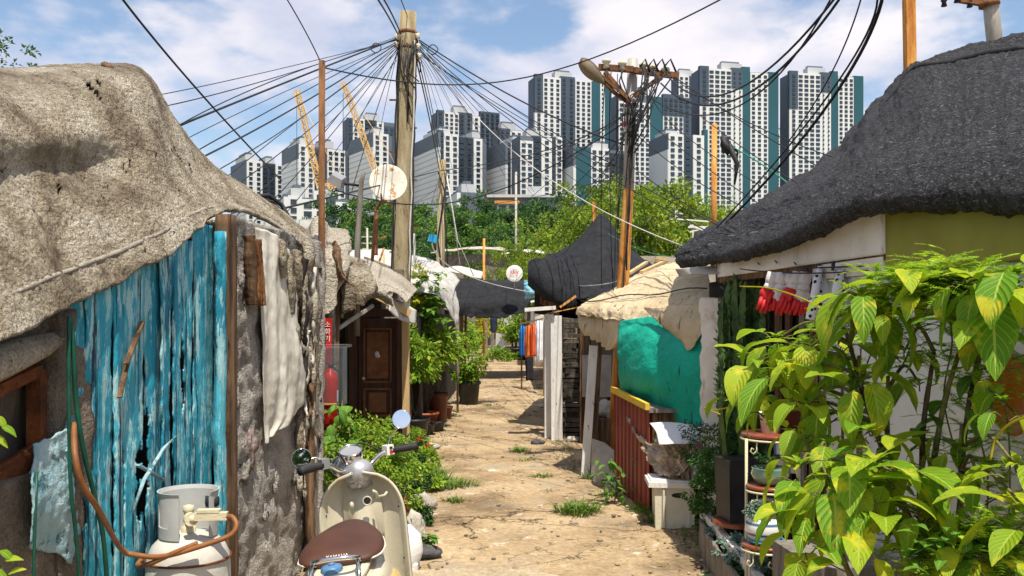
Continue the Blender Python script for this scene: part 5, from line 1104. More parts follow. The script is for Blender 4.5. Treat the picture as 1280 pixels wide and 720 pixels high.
single('teal_mesh_sheet', 'bright green mesh sheet hanging under the tan canvas awning', 'sheet', sheet(P_([[(776, 402, 8.25), (800, 398, 7.95), (830, 396, 7.65), (860, 398, 7.4), (886, 392, 7.15)], [(772, 432, 8.12), (798, 430, 7.75), (830, 430, 7.42), (860, 430, 7.2), (886, 430, 7.0)], [(776, 475, 8.18), (800, 475, 7.68), (830, 475, 7.34), (860, 475, 7.14), (887, 470, 6.95)], [(782, 508, 8.5), (806, 516, 8.05), (832, 526, 7.5), (860, 533, 7.2), (889, 548, 6.92)]]), 70, 70, .005, ((.03, 1.6), (.01, 5)), ragged=.02, rag=(1, 1, 0, 1), seed=95, fold=lambda u, v: -.03 * abs(noise.noise(Vector((u * 4 + v * 2, v * 3, 5)))) - .01 * abs(noise.noise(Vector((u * 10, v * 8 + u * 4, 6))))), M['teal_net'], Rz(900, 1, 0) if False else at(830, 470, 7.6))
# corrugated counter
Q3 = Thing('counter_box', 'red brown corrugated counter with a yellow edge under the green sheet', 'counter', (1.35, 7.7, 0))
A_, B_ = at(771, 0, 8.55), at(815, 0, 7.35); A_.z = 0; B_.z = 0
hh_ = .92
def corr(u, v): return .018 * (1 if math.sin(u * 2 * math.pi * 9) > 0 else -1)
Q3.part('corrugated_side', sheet([[A_ + V(0, 0, hh_), (A_ + B_) / 2 + V(0, 0, hh_), B_ + V(0, 0, hh_ - .05)], [A_ + V(0, 0, .02), (A_ + B_) / 2 + V(0, 0, .02), B_ + V(0, 0, .02)]], 4, 108, .01, ((.003, 2),), fold=corr, smooth=False), M['brown_metal'])
B2 = B_ + V(.7, -.1, 0)
Q3.part('front_panel', MB().poly([B_, B2, B2 + V(0, 0, hh_ - .06), B_ + V(0, 0, hh_ - .06)], (0, -1, 0), .02), M['wood_old'])
Q3.part('counter_top', MB().poly([A_ + V(-.03, 0, hh_ + .03), B_ + V(-.03, -.05, hh_ - .02), B2 + V(0, -.05, hh_ - .02), A_ + V(.8, 0, hh_ + .03)], (0, 0, 1), .03), M['wood_grey'])
Q3.part('yellow_edge', MB().bar(A_ + V(-.045, 0, hh_ + .05), B_ + V(-.045, -.05, hh_ + .0), .035, .055), M['yellow_board'])
# crumpled sheet over counter, with newspaper
cr_ = sheet(P_([[(784, 520, 8.0), (815, 522, 7.8), (845, 524, 7.5), (878, 528, 7.2)], [(794, 545, 7.55), (820, 542, 7.3), (848, 542, 7.1), (880, 544, 6.95)], [(804, 566, 7.28), (830, 560, 7.0), (854, 560, 6.9), (880, 566, 6.85)], [(814, 586, 7.15), (834, 590, 6.92), (856, 588, 6.85), (876, 584, 6.85)], [(832, 602, 7.05), (844, 606, 6.92), (856, 602, 6.88), (870, 596, 6.88)]]), 110, 100, .003, ((.05, 4),), ragged=.05, rag=(1, 1, 0, 1), seed=97, smooth=False, fold=lambda u, v: .10 * abs(noise.noise(Vector((u * 5, v * 5, 2)))) + .05 * abs(noise.noise(Vector((u * 12 + 3, v * 12, 7)))) + .02 * abs(noise.noise(Vector((u * 30, v * 30, 1)))))
single('crumpled_plastic', 'crumpled beige plastic sheeting heaped over the counter edge', 'plastic sheet', cr_, M['crumple'], at(840, 580, 7.3))
single('newspaper', 'white newspaper spread on top of the crumpled plastic', 'newspaper', sheet(P_([[(812, 529, 7.25), (835, 528, 7.15), (868, 531, 7.0)], [(820, 540, 7.05), (842, 541, 6.95), (874, 542, 6.85)], [(824, 556, 6.88), (846, 555, 6.8), (874, 554, 6.76)]]), 14, 14, .004, ((.012, 5),)), M['paper'], at(842, 545, 7.1))
single('silver_bag', 'shiny clear grey bag drooping at the right of the counter', 'bag', sheet(P_([[(862, 556, 6.95), (872, 558, 6.85), (884, 560, 6.9)], [(864, 580, 6.9), (874, 585, 6.75), (884, 585, 6.85)], [(864, 606, 6.9), (872, 610, 6.85), (880, 604, 6.9)]]), 30, 30, .004, ((.04, 9), (.02, 25)), ragged=.06, rag=(1, 1, 1, 1), seed=99, smooth=False), mat('silver_film', [(.3, .32, .34), (.5, .52, .55)], 9, .12, metal=.5, bump=.3), at(872, 600, 6.9))
# foam box
fb = Thing('foam_box', 'cream foam box with a grimy white lid standing on the path', 'box', (1.30, 6.98, 0))
fx, fy = 1.285, 7.02
fb.part('box', MB().box((fx, fy, .165), (.30, .28, .33), (0, 0, -.08), taper=1.05), M['foam'])
fb.part('lid', MB().box((fx - .01, fy, .35), (.40, .34, .04), (0, R(1), -.06)).box((fx - .01, fy, .378), (.36, .30, .015), (0, R(1), -.06)), M['white_paint'])
for s_ in (-1, 1): fb.part('front_ridge', MB().box((fx + .10 * s_, fy - .148, .17), (.015, .02, .3)), M['foam'])
fb.part('grip_slot', MB().ball((fx + .02, fy - .148, .27), (.06, .006, .02), 12), M['rubber'])
single('leaning_sheet', 'grey cement sheet leaning against the posts left of the counter', 'board', MB().poly([at(738, 612, 8.95), at(770, 632, 8.3), at(771, 566, 8.65), at(755, 553, 8.9), at(740, 548, 9.1)], (-.6, -.7, .3), .015), M['grey_sheet'])
single('pale_cloth_pile', 'bundle of white cloth on the ledge behind the dark post', 'cloth', MB().ball(at(758, 512, 9.6), (.10, .14, .10), 18, lump=.7, seed=4).ball(at(764, 516, 9.5), (.08, .1, .08), 16, lump=.7, seed=8), M['white_tarp'])
single('low_ledge', 'dark ledge under the pale cloth bundle between the posts', 'ledge', MB().box(at(760, 545, 9.6) + V(.1, 0, 0), (.6, .5, .42)), M['wood_old'])
# ================================================================ peaked black net shack
Q4 = Thing('peaked_net_shack', 'right shack with black net roof drawn up to a peak and white columns', 'shack', (1.3, 14, 0))
Q4.part('net_roof', sheet(P_([[(700, 318, 17), (728, 300, 17), (752, 274, 15.2), (778, 306, 16.5), (830, 345, 16)],
                              [(690, 320, 15.6), (722, 304, 15.4), (752, 273, 15.0), (778, 312, 14.8), (826, 350, 14.4)],
                              [(677, 328, 13.9), (705, 325, 13.8), (745, 322, 13.6), (780, 335, 13.4), (815, 356, 13.2)],
                              [(674, 342, 13.3), (700, 345, 13.2), (735, 350, 13), (770, 356, 12.9), (800, 366, 12.8)],
                              [(686, 366, 12.9), (706, 376, 12.8), (728, 378, 12.7), (760, 372, 12.6), (795, 376, 12.6)]]), 80, 90, .03, ((.08, 1.5), (.035, 5), (.01, 16)), ragged=.12, seed=100), M['black_net_far'])
Q4.part('peak_stick', MB().bar(at(745, 330, 15.1), at(742, 252, 15.1), .05), M['rust_orange'])
Q4.part('rolled_edge', MB().tube([at(673, 332, 13.3), at(676, 348, 13.1), at(688, 362, 12.9), at(704, 372, 12.8), at(716, 384, 12.7)], [.16, .18, .17, .14, .1], 12, wob=.5), M['black_net_far'])
Q4.part('brown_gable', MB().poly([at(674, 352, 13.4), at(700, 368, 13.3), at(698, 392, 13.3), at(676, 380, 13.4)], (0, -1, 0), .05), M['wood_red'])
Q4.part('dark_gable', MB().poly([at(668, 336, 13.6), at(730, 350, 13.5), at(730, 400, 13.5), at(668, 392, 13.6)], (0, -1, 0), .05), M['dark_void'])
xA = at(681, 0, 12.8).x
Q4.part('white_column', MB().bar(V(at(686, 0, 12.2).x, 12.2, 0), V(at(686, 0, 12.2).x, 12.2, 1.72), .12, .12), M['white_paint'])
Q4.part('white_column', MB().bar(V(at(696, 0, 12.0).x, 12.0, 0), V(at(695, 0, 12.0).x, 12.0, 1.70), .15, .1), M['white_paint'])
Q4.part('white_sill', MB().box(at(675, 386, 12.0), (.42, .25, .05), (0, R(-4), 0)), M['white_paint'])
Q4.part('tin_shelf', MB().bar(at(684, 392, 12.3), at(723, 384, 12.3), .3, .015).bar(at(700, 384, 12.2), at(720, 370, 12.2), .03), M['rust_orange'])
# masonry pier of stacked bricks/timber
pr = MB(); g = random.Random(3)
for k in range(24):
    z = .06 + k * .068
    pr.box((at(713, 0, 12.2).x + g.uniform(-.03, .03), 12.2, z), (.26 + g.uniform(-.08, .06), .22, g.uniform(.045, .066)), (g.uniform(-.05, .05), g.uniform(-.06, .06), g.uniform(-.2, .2)))
Q4.part('stacked_pier', pr, mat('blackened_bricks', [(.03, .025, .02), (.13, .11, .09)], 8, .95, bump=.8, island=.4, spots=((.3, .27, .22), 12, .63, .03)))
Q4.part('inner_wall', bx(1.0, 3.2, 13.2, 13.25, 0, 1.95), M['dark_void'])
Q4.part('alley_wall', bx(.62, .70, 13.0, 16.5, 0, 1.8), M['wood_grey'])
Q4.part('plank_wall', bx(.98, 1.02, 11.5, 13.2, 0, 1.8), M['wood_old'])
for k in range(4): Q4.part('plank', MB().bar(V(.93 + k * .12, 11.6 + k * .1, 0), V(.93 + k * .12, 11.6 + k * .1, 1.75 - .1 * k), .07, .03), M[('wood_old', 'wood_grey', 'wood_dark', 'wood_old')[k]])
for px, y, D, rr, lab in ((672, 556, 12.0, .06, 'small dark stone at the foot of the white columns'), (706, 548, 11.6, .08, 'flat pale stone lying before the blackened pier'), (716, 553, 11.3, .07, 'rounded pale stone right of the flat stone by the pier')):
    p = gd(px, y); single('stone', lab, 'stone', MB().ball(p + V(0, 0, rr * .5), (rr * 1.5, rr * 1.1, rr * .7), 14, lump=.4, seed=px), M['stone' if px > 680 else 'stone_dark'])
# wall with sandy rubble behind tan roof
t = Thing('village_wall', 'sandy wall with brown roof tiles between the two black net roofs', 'wall', (at(830, 0, 19).x, 19, 0))
t.part('wall', bx(at(770, 0, 19).x, at(905, 0, 19).x, 19, 19.3, 0, at(0, 320, 19).z), M['pale_felt'])
for k in range(5): t.part('cap_tile', MB().box(at(780 + k * 24, 324 + 5 * (k % 2), 18.9), (.3, .12, .06), (0, .2, 0)), M['wood_light'])
single('orange_post', 'short orange rusted post standing before the tallest tower', 'post', MB().tube([at(892, 340, 13), at(893, 155, 13)], [.045, .04], 10), M['rust_orange'])
t = Thing('tv_antenna', 'pale flat roof antenna beside the foot of the orange post', 'antenna', at(868, 320, 14))
t.part('mast', MB().tube([at(866, 330, 14), at(866, 278, 14)], .015, 6), M['pole_grey'])
t.part('boom', MB().bar(at(846, 274, 14), at(886, 277, 14), .06, .02).bar(at(860, 284, 14), at(890, 284, 14), .05, .03), M['white_paint'])
t.part('element', MB().bar(at(862, 282, 13.8), at(888, 290, 13.8), .03).bar(at(862, 290, 13.8), at(890, 283, 13.8), .02), M['white_paint'])
# ================================================================ drying clothes
ck = Thing('clothes_rail', 'rail carrying washing beside the white columns down the alley', 'clothes rail', (at(666, 0, 21).x, 21, 0))
ck.part('rail', MB().bar(at(650, 405, 21), at(680, 398, 19), .03), M['wood_light'])
for px, D in ((652, 21), (680, 19)): ck.part('leg', MB().bar(V(at(px, 0, D).x, D, 0), at(px, 402, D), .04), M['wood_old'])
cols_ = [('blue_shirt', 'blue shirt hanging at the left end of the clothes rail', 'shirt', (654, 410, 445), (.02, .15, .45), 20.8), ('orange_shirt', 'orange shirt hanging in the middle of the clothes rail', 'shirt', (661, 410, 446), (.65, .16, .03), 20.4), ('red_shirt', 'deeper orange red shirt beside the orange one on the rail', 'shirt', (667, 408, 446), (.6, .1, .03), 20.0), ('white_shirt', 'white shirt hanging nearest on the clothes rail', 'shirt', (675, 404, 452), (.72, .73, .78), 19.4), ('dark_trousers', 'dark trousers hanging low under the coloured shirts', 'trousers', (662, 440, 476), (.02, .02, .03), 20.9)]
for nm, lab, cat, (px, y0, y1), c, D in cols_:
    single(nm, lab, cat, sheet(P_([[(px - 3, y0, D), (px, y0 - 3, D), (px + 3.2, y0, D)], [(px - 4.5, y0 + 8, D), (px, y0 + 5, D - .06), (px + 4.5, y0 + 8, D)], [(px - 3.6, y1, D), (px, y1, D - .05), (px + 3.8, y1, D)]]), 24, 16, .03, ((.04, 4),), fold=lambda u, v: .03 * math.sin(u * 14), ragged=.03, seed=px), mat(nm + '_cloth', [c, tuple(min(1, q * 1.2) for q in c)], 6, .85, bump=.2), at(px, y1, D))
single('far_white_laundry', 'white cloth hanging beyond the canopy beside the green shrub', 'cloth', sheet(P_([[(622, 388, 38), (632, 390, 38), (643, 388, 38)], [(622, 404, 38), (632, 408, 37.9), (641, 403, 38)]]), 14, 16, .02, ((.06, 3),), seed=3), M['white_tarp'])
single('far_dark_laundry', 'dark blue cloth hanging beside the white one beyond the canopy', 'cloth', sheet(P_([[(613, 386, 28.6), (617, 388, 28.6), (622, 386, 28.6)], [(613, 412, 28.6), (617, 416, 28.5), (621, 410, 28.6)]]), 14, 10, .02, ((.05, 3),), seed=5), mat('navy_cloth', [(.015, .02, .05), (.03, .035, .07)], 5, .9, bump=.1))
single('leaning_white_panel', 'white panel leaning low at the far right of the alley', 'panel', MB().poly([at(619, 446, 38.5), at(631, 448, 38), at(630, 418, 38.4), at(620, 416, 38.8)], (-.3, -1, .1), .04), M['white_tarp'])
# ================================================================ laundry under the black roof: gloves and dotted cloths
M['glove_w'] = mat('knit_glove', [(.62, .56, .54), (.74, .69, .67)], 40, .95, bump=.5, bscale=150)
M['glove_r'] = mat('red_rubber_palm', [(.50, .015, .02), (.62, .03, .035)], 20, .5, bump=.2)
def hang_glove(px, y, D, lean, sgn, label):
    o = at(px, y, D); t = Thing('work_glove', label, 'glove', o, 'red and white gloves on the line')
    Rm = Matrix.Rotation(lean, 3, 'Y')
    def q(x, z, yy=0): return o + Rm @ V(x * sgn, yy, z)
    t.part('cuff', MB().tube([q(0, .015), q(0, -.03), q(0, -.06)], [.034, .036, .03], 12).tube([q(0, -.055), q(0, -.085)], [.031, .040], 12), M['glove_w'])
    pm = MB().ball(q(0, -.115), (.045, .02, .05), 14, lump=.15, seed=px)
    fg = MB()
    for k, (x0, x1, L_) in enumerate(((-.03, -.038, .075), (-.011, -.014, .09), (.01, .012, .085), (.029, .034, .065))):
        fg.tube([q(x0, -.14), q((x0 + x1) / 2, -.14 - L_ * .5, -.008), q(x1, -.14 - L_, .004)], [.0125, .0125, .009], 8)
    fg.tube([q(.035, -.10), q(.058, -.13), q(.062, -.165)], [.013, .013, .01], 8)
    t.part('palm', pm, M['glove_r'] if sgn > 0 else M['glove_w']); t.part('fingers', fg, M['glove_r'])
for k, (px, lean, sgn, lab) in enumerate(((966, .25, 1, 'red fingered work glove at the left end of the line'), (976, .05, -1, 'red fingered work glove second from the left on the line'), (988, -.05, -1, 'red fingered work glove in the middle of the line'), (997, .35, 1, 'red palmed glove third before the dotted cloth'), (1007, .2, -1, 'red and white work glove right before the dotted cloth'))):
    hang_glove(px, 344, 5.1 - .03 * k, lean, sgn, lab)
def dot_mat():
    m = bpy.data.materials.new('dotted_cotton'); nt = nodes_of(m); N = nt.nodes; L = nt.links
    o = N.new('ShaderNodeOutputMaterial'); b = N.new('ShaderNodeBsdfPrincipled'); t = N.new('ShaderNodeTexCoord')
    vo = N.new('ShaderNodeTexVoronoi'); sock(vo, 'Scale', 26); sock(vo, 'Randomness', .6); L.new(t.outputs['Object'], vo.inputs['Vector'])
    lt = N.new('ShaderNodeMath'); lt.operation = 'LESS_THAN'; sock(lt, 1, .26); L.new(vo.outputs['Distance'], lt.inputs[0])
    mx = N.new('ShaderNodeMix'); mx.data_type = 'RGBA'; L.new(lt.outputs[0], mx.inputs['Factor']); sock(mx, 'A', (.66, .66, .70, 1)); sock(mx, 'B', (.015, .015, .03, 1)); L.new(mx.outputs['Result'], b.inputs[0]); sock(b, 'Roughness', .9); L.new(b.outputs[0], o.inputs[0]); return m
M['dots'] = dot_mat()
for px, D, w_, h_, lab in ((1022, 4.75, 22, 62, 'white sleeve guard with black dots hanging right of the gloves'), (1049, 4.55, 16, 66, 'second dotted sleeve guard, nearer the lime leaved shrub')):
    single('sleeve_guard', lab, 'sleeve guard', sheet(P_([[(px - 6, 336, D), (px + 2, 334, D), (px + 10, 338, D)], [(px - 8, 360, D), (px, 360, D - .05), (px + 10, 362, D)], [(px - w_ * .7, 336 + h_, D), (px - 4, 338 + h_, D - .05), (px + w_ * .3, 334 + h_, D)]]), 40, 30, .01, ((.015, 6),), fold=lambda u, v: .02 * math.sin(u * 9 + v * 2)), M['dots'], at(px, 400, D), group='dotted sleeve guards on the line')
single('laundry_line', 'thin dark wire holding the gloves under the black roof', 'line', MB().tube(catenary(at(925, 336, 5.6), at(1085, 338, 4.2), .02), .004, 5), M['rubber'])
# ================================================================ poles
MP = Thing('utility_pole', 'tall lichened concrete pole with fans of cables at its top', 'utility pole', (at(497, 0, 12).x, 12, 0))
pa, pb = V(at(495, 0, 12).x, 12, 0), at(510, 16, 12)
MP.part('shaft', MB().tube([pa.lerp(pb, k / 12) for k in range(13)], [.155 - .04 * k / 12 for k in range(13)], 20), M['concrete_pole'])
for k, y in enumerate((39, 58)): MP.part('clamp_band', MB().tube([at(509, y + 4, 12), at(509, y, 12)], .122, 18), M['steel_post'])
for k, (y, sg) in enumerate(((95, 1), (125, -1), (160, 1), (190, -1), (225, 1), (255, -1), (285, 1), (315, -1))): MP.part('step_bolt', MB().bar(at(504, y, 11.9), at(504 + sg * 17, y, 11.95), .02), M['steel_post'])
MP.part('insulator_rack', MB().bar(at(520, 40, 11.9), at(521, 78, 11.9), .035).bar(at(498, 42, 11.9), at(496, 60, 11.9), .03), M['steel_post'])
for x, y in ((522, 45), (523, 58), (524, 70), (496, 46), (495, 56)): MP.part('insulator', MB().lathe([(0, -.04), (.035, -.03), (.022, 0), (.035, .03), (0, .04)], at(x, y, 11.85), 12), M['porcelain'])
g = random.Random(8)
for side, x0 in (('cable_run', 0), ('cable_run', 1), ('cable_run', 2), ('cable_run', 3)):
    pts = []
    for k in range(14):
        y = 50 + k * 24; base_x = 510 - 13 * (y - 16) / 484
        pts.append(at(base_x + (-11.5, -9, 10, 12)[x0] + g.uniform(-1, 1), y, 11.9 if x0 != 2 else 11.86))
    MP.part(side, MB().tube(pts, .012, 6), M['cable' if x0 != 2 else 'cable_pale'])
mess = MB()
for k in range(9):
    a = at(498 + g.uniform(0, 24), 45 + g.uniform(0, 20), 11.85); b = at(512 + g.uniform(-4, 14), 90 + g.uniform(0, 70), 11.85)
    mess.tube([a, a.lerp(b, .4) + V(g.uniform(-.1, .1), -.05, g.uniform(-.2, 0)), b], .009, 5)
for c_ in ((470, 60), (541, 62)):
    c0 = at(c_[0], c_[1], 11.9); mess.tube([c0 + V(.07 * math.cos(a), .02 * math.sin(3 * a), .06 * math.sin(a)) for a in [k * math.pi / 9 for k in range(19)]], .007, 5, cap=False)
MP.part('cable_tangle', mess, M['cable'])
DS = Thing('satellite_dish', 'round white dish with rust blotches on a bracket by the main pole', 'satellite dish', at(468, 300, 11.6))
c = at(485, 230, 11.3)
Rd = Matrix.Rotation(R(12), 3, 'Z') @ Matrix.Rotation(R(78), 3, 'X')
DS.part('reflector', MB().lathe([(0, 0), (.08, .006), (.16, .024), (.235, .05), (.245, .056), (.235, .062), (.16, .036), (0, .012)], c, 40, Rd), M['dish_rust'])
DS.part('back_bracket', MB().tube([c + V(0, .03, 0), c + V(-.05, .2, -.1), at(470, 262, 11.6), at(465, 330, 11.6), at(462, 380, 11.6)], [.03, .025, .025, .022, .02], 8).bar(at(470, 262, 11.6), at(470, 318, 11.4), .05), M['steel_post'])
DS.part('feed_arm', MB().tube([c + V(-.02, .02, -.2), c + V(-.05, -.15, -.28), c + V(-.05, -.26, -.16)], .01, 6), M['steel_post'])
DS.part('wall_strut', MB().bar(at(466, 300, 11.6), at(482, 296, 12), .02).bar(at(466, 350, 11.6), at(480, 310, 12), .02), M['rust_orange'])
t = Thing('utility_pole', 'shorter second concrete pole with cable ends, beyond the main pole', 'utility pole', (at(551, 0, 20).x, 20, 0))
t.part('shaft', MB().tube([V(at(549, 0, 20).x, 20, 0), at(550, 352, 20), at(553, 200, 20)], [.12, .10, .085], 14), M['concrete_pole'])
t.part('cable_tangle', MB().tube([at(548, 215, 19.9), at(556, 240, 19.8), at(547, 300, 19.9), at(553, 340, 19.9)], .02, 6).tube([at(558, 212, 19.9), at(556, 270, 19.9), at(560, 335, 19.9)], .015, 6), M['cable'])
t.part('pale_wires', MB().tube([at(557, 214, 19.9), at(565, 260, 19.9), at(575, 330, 20)], .01, 5).tube([at(558, 214, 19.9), at(572, 300, 19.9), at(592, 345, 20)], .01, 5), M['cable_pale'])
single('blue_box', 'small bright blue plastic box hung left of the second pole', 'box', MB().box(at(541, 298, 19.6), (.2, .15, .16), (0, .2, .3), taper=.8), mat('blue_box', [(.01, .22, .42), (.02, .3, .5)], 4, .5, bump=0))
t = Thing('village_mast', 'thin pale mast with short crossbars in front of the hill trees', 'mast', (at(460, 0, 40).x, 40, 0))
t.part('pole', MB().tube([V(at(460, 0, 40).x, 40, 0), at(459, 285, 40)], .05, 8), M['pole_grey'])
for y in (296, 304): t.part('crossbar', MB().bar(at(452, y, 40), at(468, y, 40), .05), M['pole_grey'])
t.part('box', MB().box(at(457, 315, 39.9), (.25, .2, .3)), M['white_paint'])
for px, y0, D, m_, lab in ((605, 298, 32, 'rust_orange', 'thin rusty stake standing between the yellow bush and second pole'), (518, 292, 16, 'pole_grey', 'thin grey stake just right of the main pole'), (434, 305, 11, 'wood_light', 'short yellow stake behind the felt drapes'), (645, 215, 70, 'pole_grey', 'distant pale street pole among the hill trees'), (572, 402, 15.5, 'wood_grey', 'split grey stake by the black potted plant'), (480, 318, 15, 'wood_light', 'short pale stake before the white tarpaulin roof')):
    single('stake', lab, 'stake', MB().tube([V(at(px, 0, D).x, D, zt(D)), at(px, y0, D)], .022 * max(1, D / 16), 7), M[m_])
# lamp pole
LP = Thing('lamp_pole', 'leaning rusty steel pole with crossarms, insulators and a street lamp', 'lamp pole', (at(766, 0, 9.4).x, 9.4, 0))
LP.part('shaft', MB().tube([at(766, 588, 9.4), at(774, 450, 9.4), at(779, 350, 9.4), at(786, 230, 9.4), at(788, 160, 9.4), at(791, 75, 9.4)], [.072, .068, .064, .056, .054, .050], 16), M['rust_orange'])
sh2 = MB().tube([at(785.6, 236, 9.4), at(788, 160, 9.4), at(791, 74, 9.4)], [.060, .058, .055], 16)
LP.part('upper_sleeve', sh2, M['pole_grey'])
LP.part('crossarm', MB().bar(at(748, 84, 9.35), at(792, 87, 9.3), .06), M['steel_post'])
LP.part('crossarm', MB().bar(at(792, 88, 9.3), at(848, 95, 9.35), .06), M['steel_post'])
LP.part('brace', MB().bar(at(788, 128, 9.3), at(756, 90, 9.3), .07, .04), M['steel_post'])
LP.part('brace', MB().bar(at(784, 122, 9.2), at(752, 95, 9.2), .03), M['steel_post'])
LP.part('brace', MB().bar(at(793, 120, 9.3), at(834, 90, 9.3), .06, .04), M['steel_post'])
for x, y in ((758, 78), (778, 81), (804, 83), (816, 86), (832, 88)):
    LP.part('insulator', MB().lathe([(0, -.07), (.04, -.055), (.024, -.02), (.045, .0), (.05, .02), (.03, .035), (0, .04)], at(x, y, 9.3), 14), M['porcelain'])
LP.part('red_clip', MB().box(at(780, 155, 9.3), (.04, .04, .05)), M['red'])
for y in (132, 143, 171): LP.part('clamp_band', MB().tube([at(789, y + 2, 9.4), at(789, y - 2, 9.4)], .062, 14), M['steel_post'])
# lamp head: shell and glass
la, lb = at(725, 76, 9.0), at(756, 104, 9.25); dl = (lb - la); ax = dl.normalized()
def lamp_loft(f, mbx, seg=16):
    vs = []; n = 12; s_ = V(0, 1, 0).cross(ax).normalized(); u_ = V(0, -1, 0)
    for i in range(seg + 1):
        t_ = i / seg; w_ = .082 * math.sin(math.pi * min(1, (t_ * .93 + .05)) ** .75) ** .7 * f
        for k in range(n):
            a = 2 * math.pi * k / n; vs.append(la.lerp(lb, t_) + s_ * w_ * math.cos(a) + V(0, .55, .25).normalized() * (w_ * .75 * math.sin(a)) )
    fs = [(i * n + k, i * n + (k + 1) % n, (i + 1) * n + (k + 1) % n, (i + 1) * n + k) for i in range(seg) for k in range(n)]
    return mbx.add(vs, fs + [tuple(range(n)), tuple(range(seg * n, seg * n + n))], True)
LP.part('lamp_shell', lamp_loft(1, MB()), M['lamp_shell'])
mg = lamp_loft(.82, MB()); mg.v = [(x, y - .035, z - .018) for x, y, z in mg.v]
LP.part('lamp_glass', mg, M['lamp_glass'])
LP.part('lamp_arm', MB().tube([lb, at(768, 116, 9.3), at(785, 128, 9.35)], .022, 8), M['steel_post'])
g = random.Random(5)
for k in range(5):
    pts = [at(788 - (y - 75) * .055 + (-6, -3, 4, 7, 9)[k] + g.uniform(-1.2, 1.2), y, 9.28) for y in range(130, 400, 26)]
    LP.part('cable_run', MB().tube(pts[:(11, 7, 5, 11, 9)[k]], .010 if k > 2 else .007, 6), M['cable'])
lm = MB()
for k in range(16):
    a = at(g.choice((758, 778, 804, 816, 832)) + g.uniform(-2, 2), 84 + g.uniform(0, 6), 9.25); b = at(788 + g.uniform(-6, 7), 140 + g.uniform(0, 60), 9.25)
    lm.tube([a, a + V(g.uniform(-.06, .06), -.03, -.12), a.lerp(b, .6) + V(g.uniform(-.08, .08), -.03, g.uniform(-.15, .05)), b], .008, 5)
for k in range(4):
    a = at(800 + k * 10, 84, 9.25); b = at(812 + k * 11, 90, 9.25); lm.tube([a, a.lerp(b, .5) + V(0, -.03, .1), b], .012, 5)
LP.part('cable_tangle', lm, M['cable'])
# ================================================================ cables
def q3(a, m, b, n=22):
    a, m, b = at(*a), at(*m), at(*b); c = m * 2 - (a + b) * .5
    return [a * (1 - t) ** 2 + c * 2 * t * (1 - t) + b * t * t for t in [k / n for k in range(n + 1)]]
def cable(a, m, b, lab, r=.008, mt='cable', group='overhead cables'):
    n = 22; pts = q3(a, m, b, n)
    if 'left fan' in lab and b[0] < 340:
        k_ = (b[1] - m[1]) / (b[0] - m[0]) * 1.1; pts.append(at(b[0] - 230, b[1] - 230 * k_, b[2] + .3))
    single('overhead_cable', lab, 'cable', MB().tube(pts, r * .78, 5), M[mt], base=at(*a), group=group)
L0 = (497, 46, 11.9)
cable((148, -8, 5), (252, 118, 6.6), (352, 226, 8.6), 'thick cable running down from the top left corner area to the left shack', .010)
cable((352, -12, 6), (380, 36, 6.6), (402, 80, 6.8), 'short cable dropping from the top edge to the rusty stake tip', .006)
cable((466, -10, 7), (484, 18, 9.5), (498, 44, 11.9), 'thick black cable entering from above at the main pole top, left one', .012)
cable((474, -10, 7), (489, 16, 9.5), (501, 42, 11.9), 'second thick cable entering from above beside the main pole top', .012)
cable((497, -10, 8), (503, 4, 10), (509, 20, 11.9), 'thin cable dropping from above straight onto the main pole top', .008)
LF = [((205, 133, 6.5), (360, 92, 9), 'uppermost thin cable of the left fan, ending at the felt roof', .006),
      ((222, 158, 6.8), (370, 98, 9.2), 'thick twisted cable second from top in the left fan', .013),
      ((228, 154, 7.2), (370, 90, 9.4), 'cable hugging the thick twisted one in the left fan', .007),
      ((247, 188, 6.6), (385, 112, 9), 'third line down of the left fan, above the far left tower', .007),
      ((252, 197, 6.4), (390, 122, 9), 'fourth line down of the left fan, just above the far left tower roof', .010),
      ((268, 215, 6.3), (394, 135, 9), 'fifth line down of the left fan, crossing the far left tower', .006),
      ((300, 228, 6.6), (412, 140, 9.4), 'sixth line down of the left fan, passing between the cranes', .006),
      ((330, 262, 7), (425, 155, 9.6), 'seventh line of the left fan, reaching the shack roof end', .006),
      ((402, 170, 8.5), (450, 112, 10), 'cable from the rusty stake up to the main pole', .006),
      ((440, 238, 9), (470, 140, 10.5), 'steep cable falling from the main pole to the flood lamp post', .007),
      ((468, 200, 11), (484, 120, 11.6), 'steepest thin cable falling left of the main pole above the dish', .005)]
for b, m, lab, r in LF: cable((497, 46 + 2 * LF.index((b, m, lab, r)), 11.9), m, b, lab, r)
RFx = [((790, 184, 9.4), (655, 128, 10.6), 'thick upper cable of the right fan sagging to the lamp pole', .012),
       ((786, 215, 9.4), (650, 140, 10.6), 'second cable of the right fan, ending lower on the lamp pole', .008),
       ((764, 238, 14), (640, 152, 13), 'third cable of the right fan, ending left of the lamp pole', .008),
       ((720, 262, 18), (618, 160, 15), 'fourth cable of the right fan, crossing the stepped tower', .006),
       ((700, 250, 22), (615, 150, 16), 'fifth cable of the right fan, over the low white and slate block', .006),
       ((668, 240, 22), (598, 148, 16), 'sixth cable of the right fan, over the wide tower top', .006),
       ((640, 236, 26), (585, 142, 18), 'seventh cable of the right fan, ending before the stepped tower', .006),
       ((608, 236, 28), (566, 135, 18), 'eighth cable of the right fan, ending over the wide tower', .005),
       ((905, 300, 8.2), (690, 178, 10), 'long cable from the main pole to the dark roof, crossing the lamp pole', .008),
       ((1000, 330, 5.6), (715, 185, 9), 'longest cable of the right fan reaching the stained white wall', .006)]
for b, m, lab, r in RFx: cable((524, 50 + 2 * RFx.index((b, m, lab, r)), 11.9), m, b, lab, r)
cable((530, 62, 11.9), (655, 200, 10), (878, 316, 7.6), 'pale white cable slanting from the main pole to the dark roof tip', .007, 'cable_pale', 'pale wires')
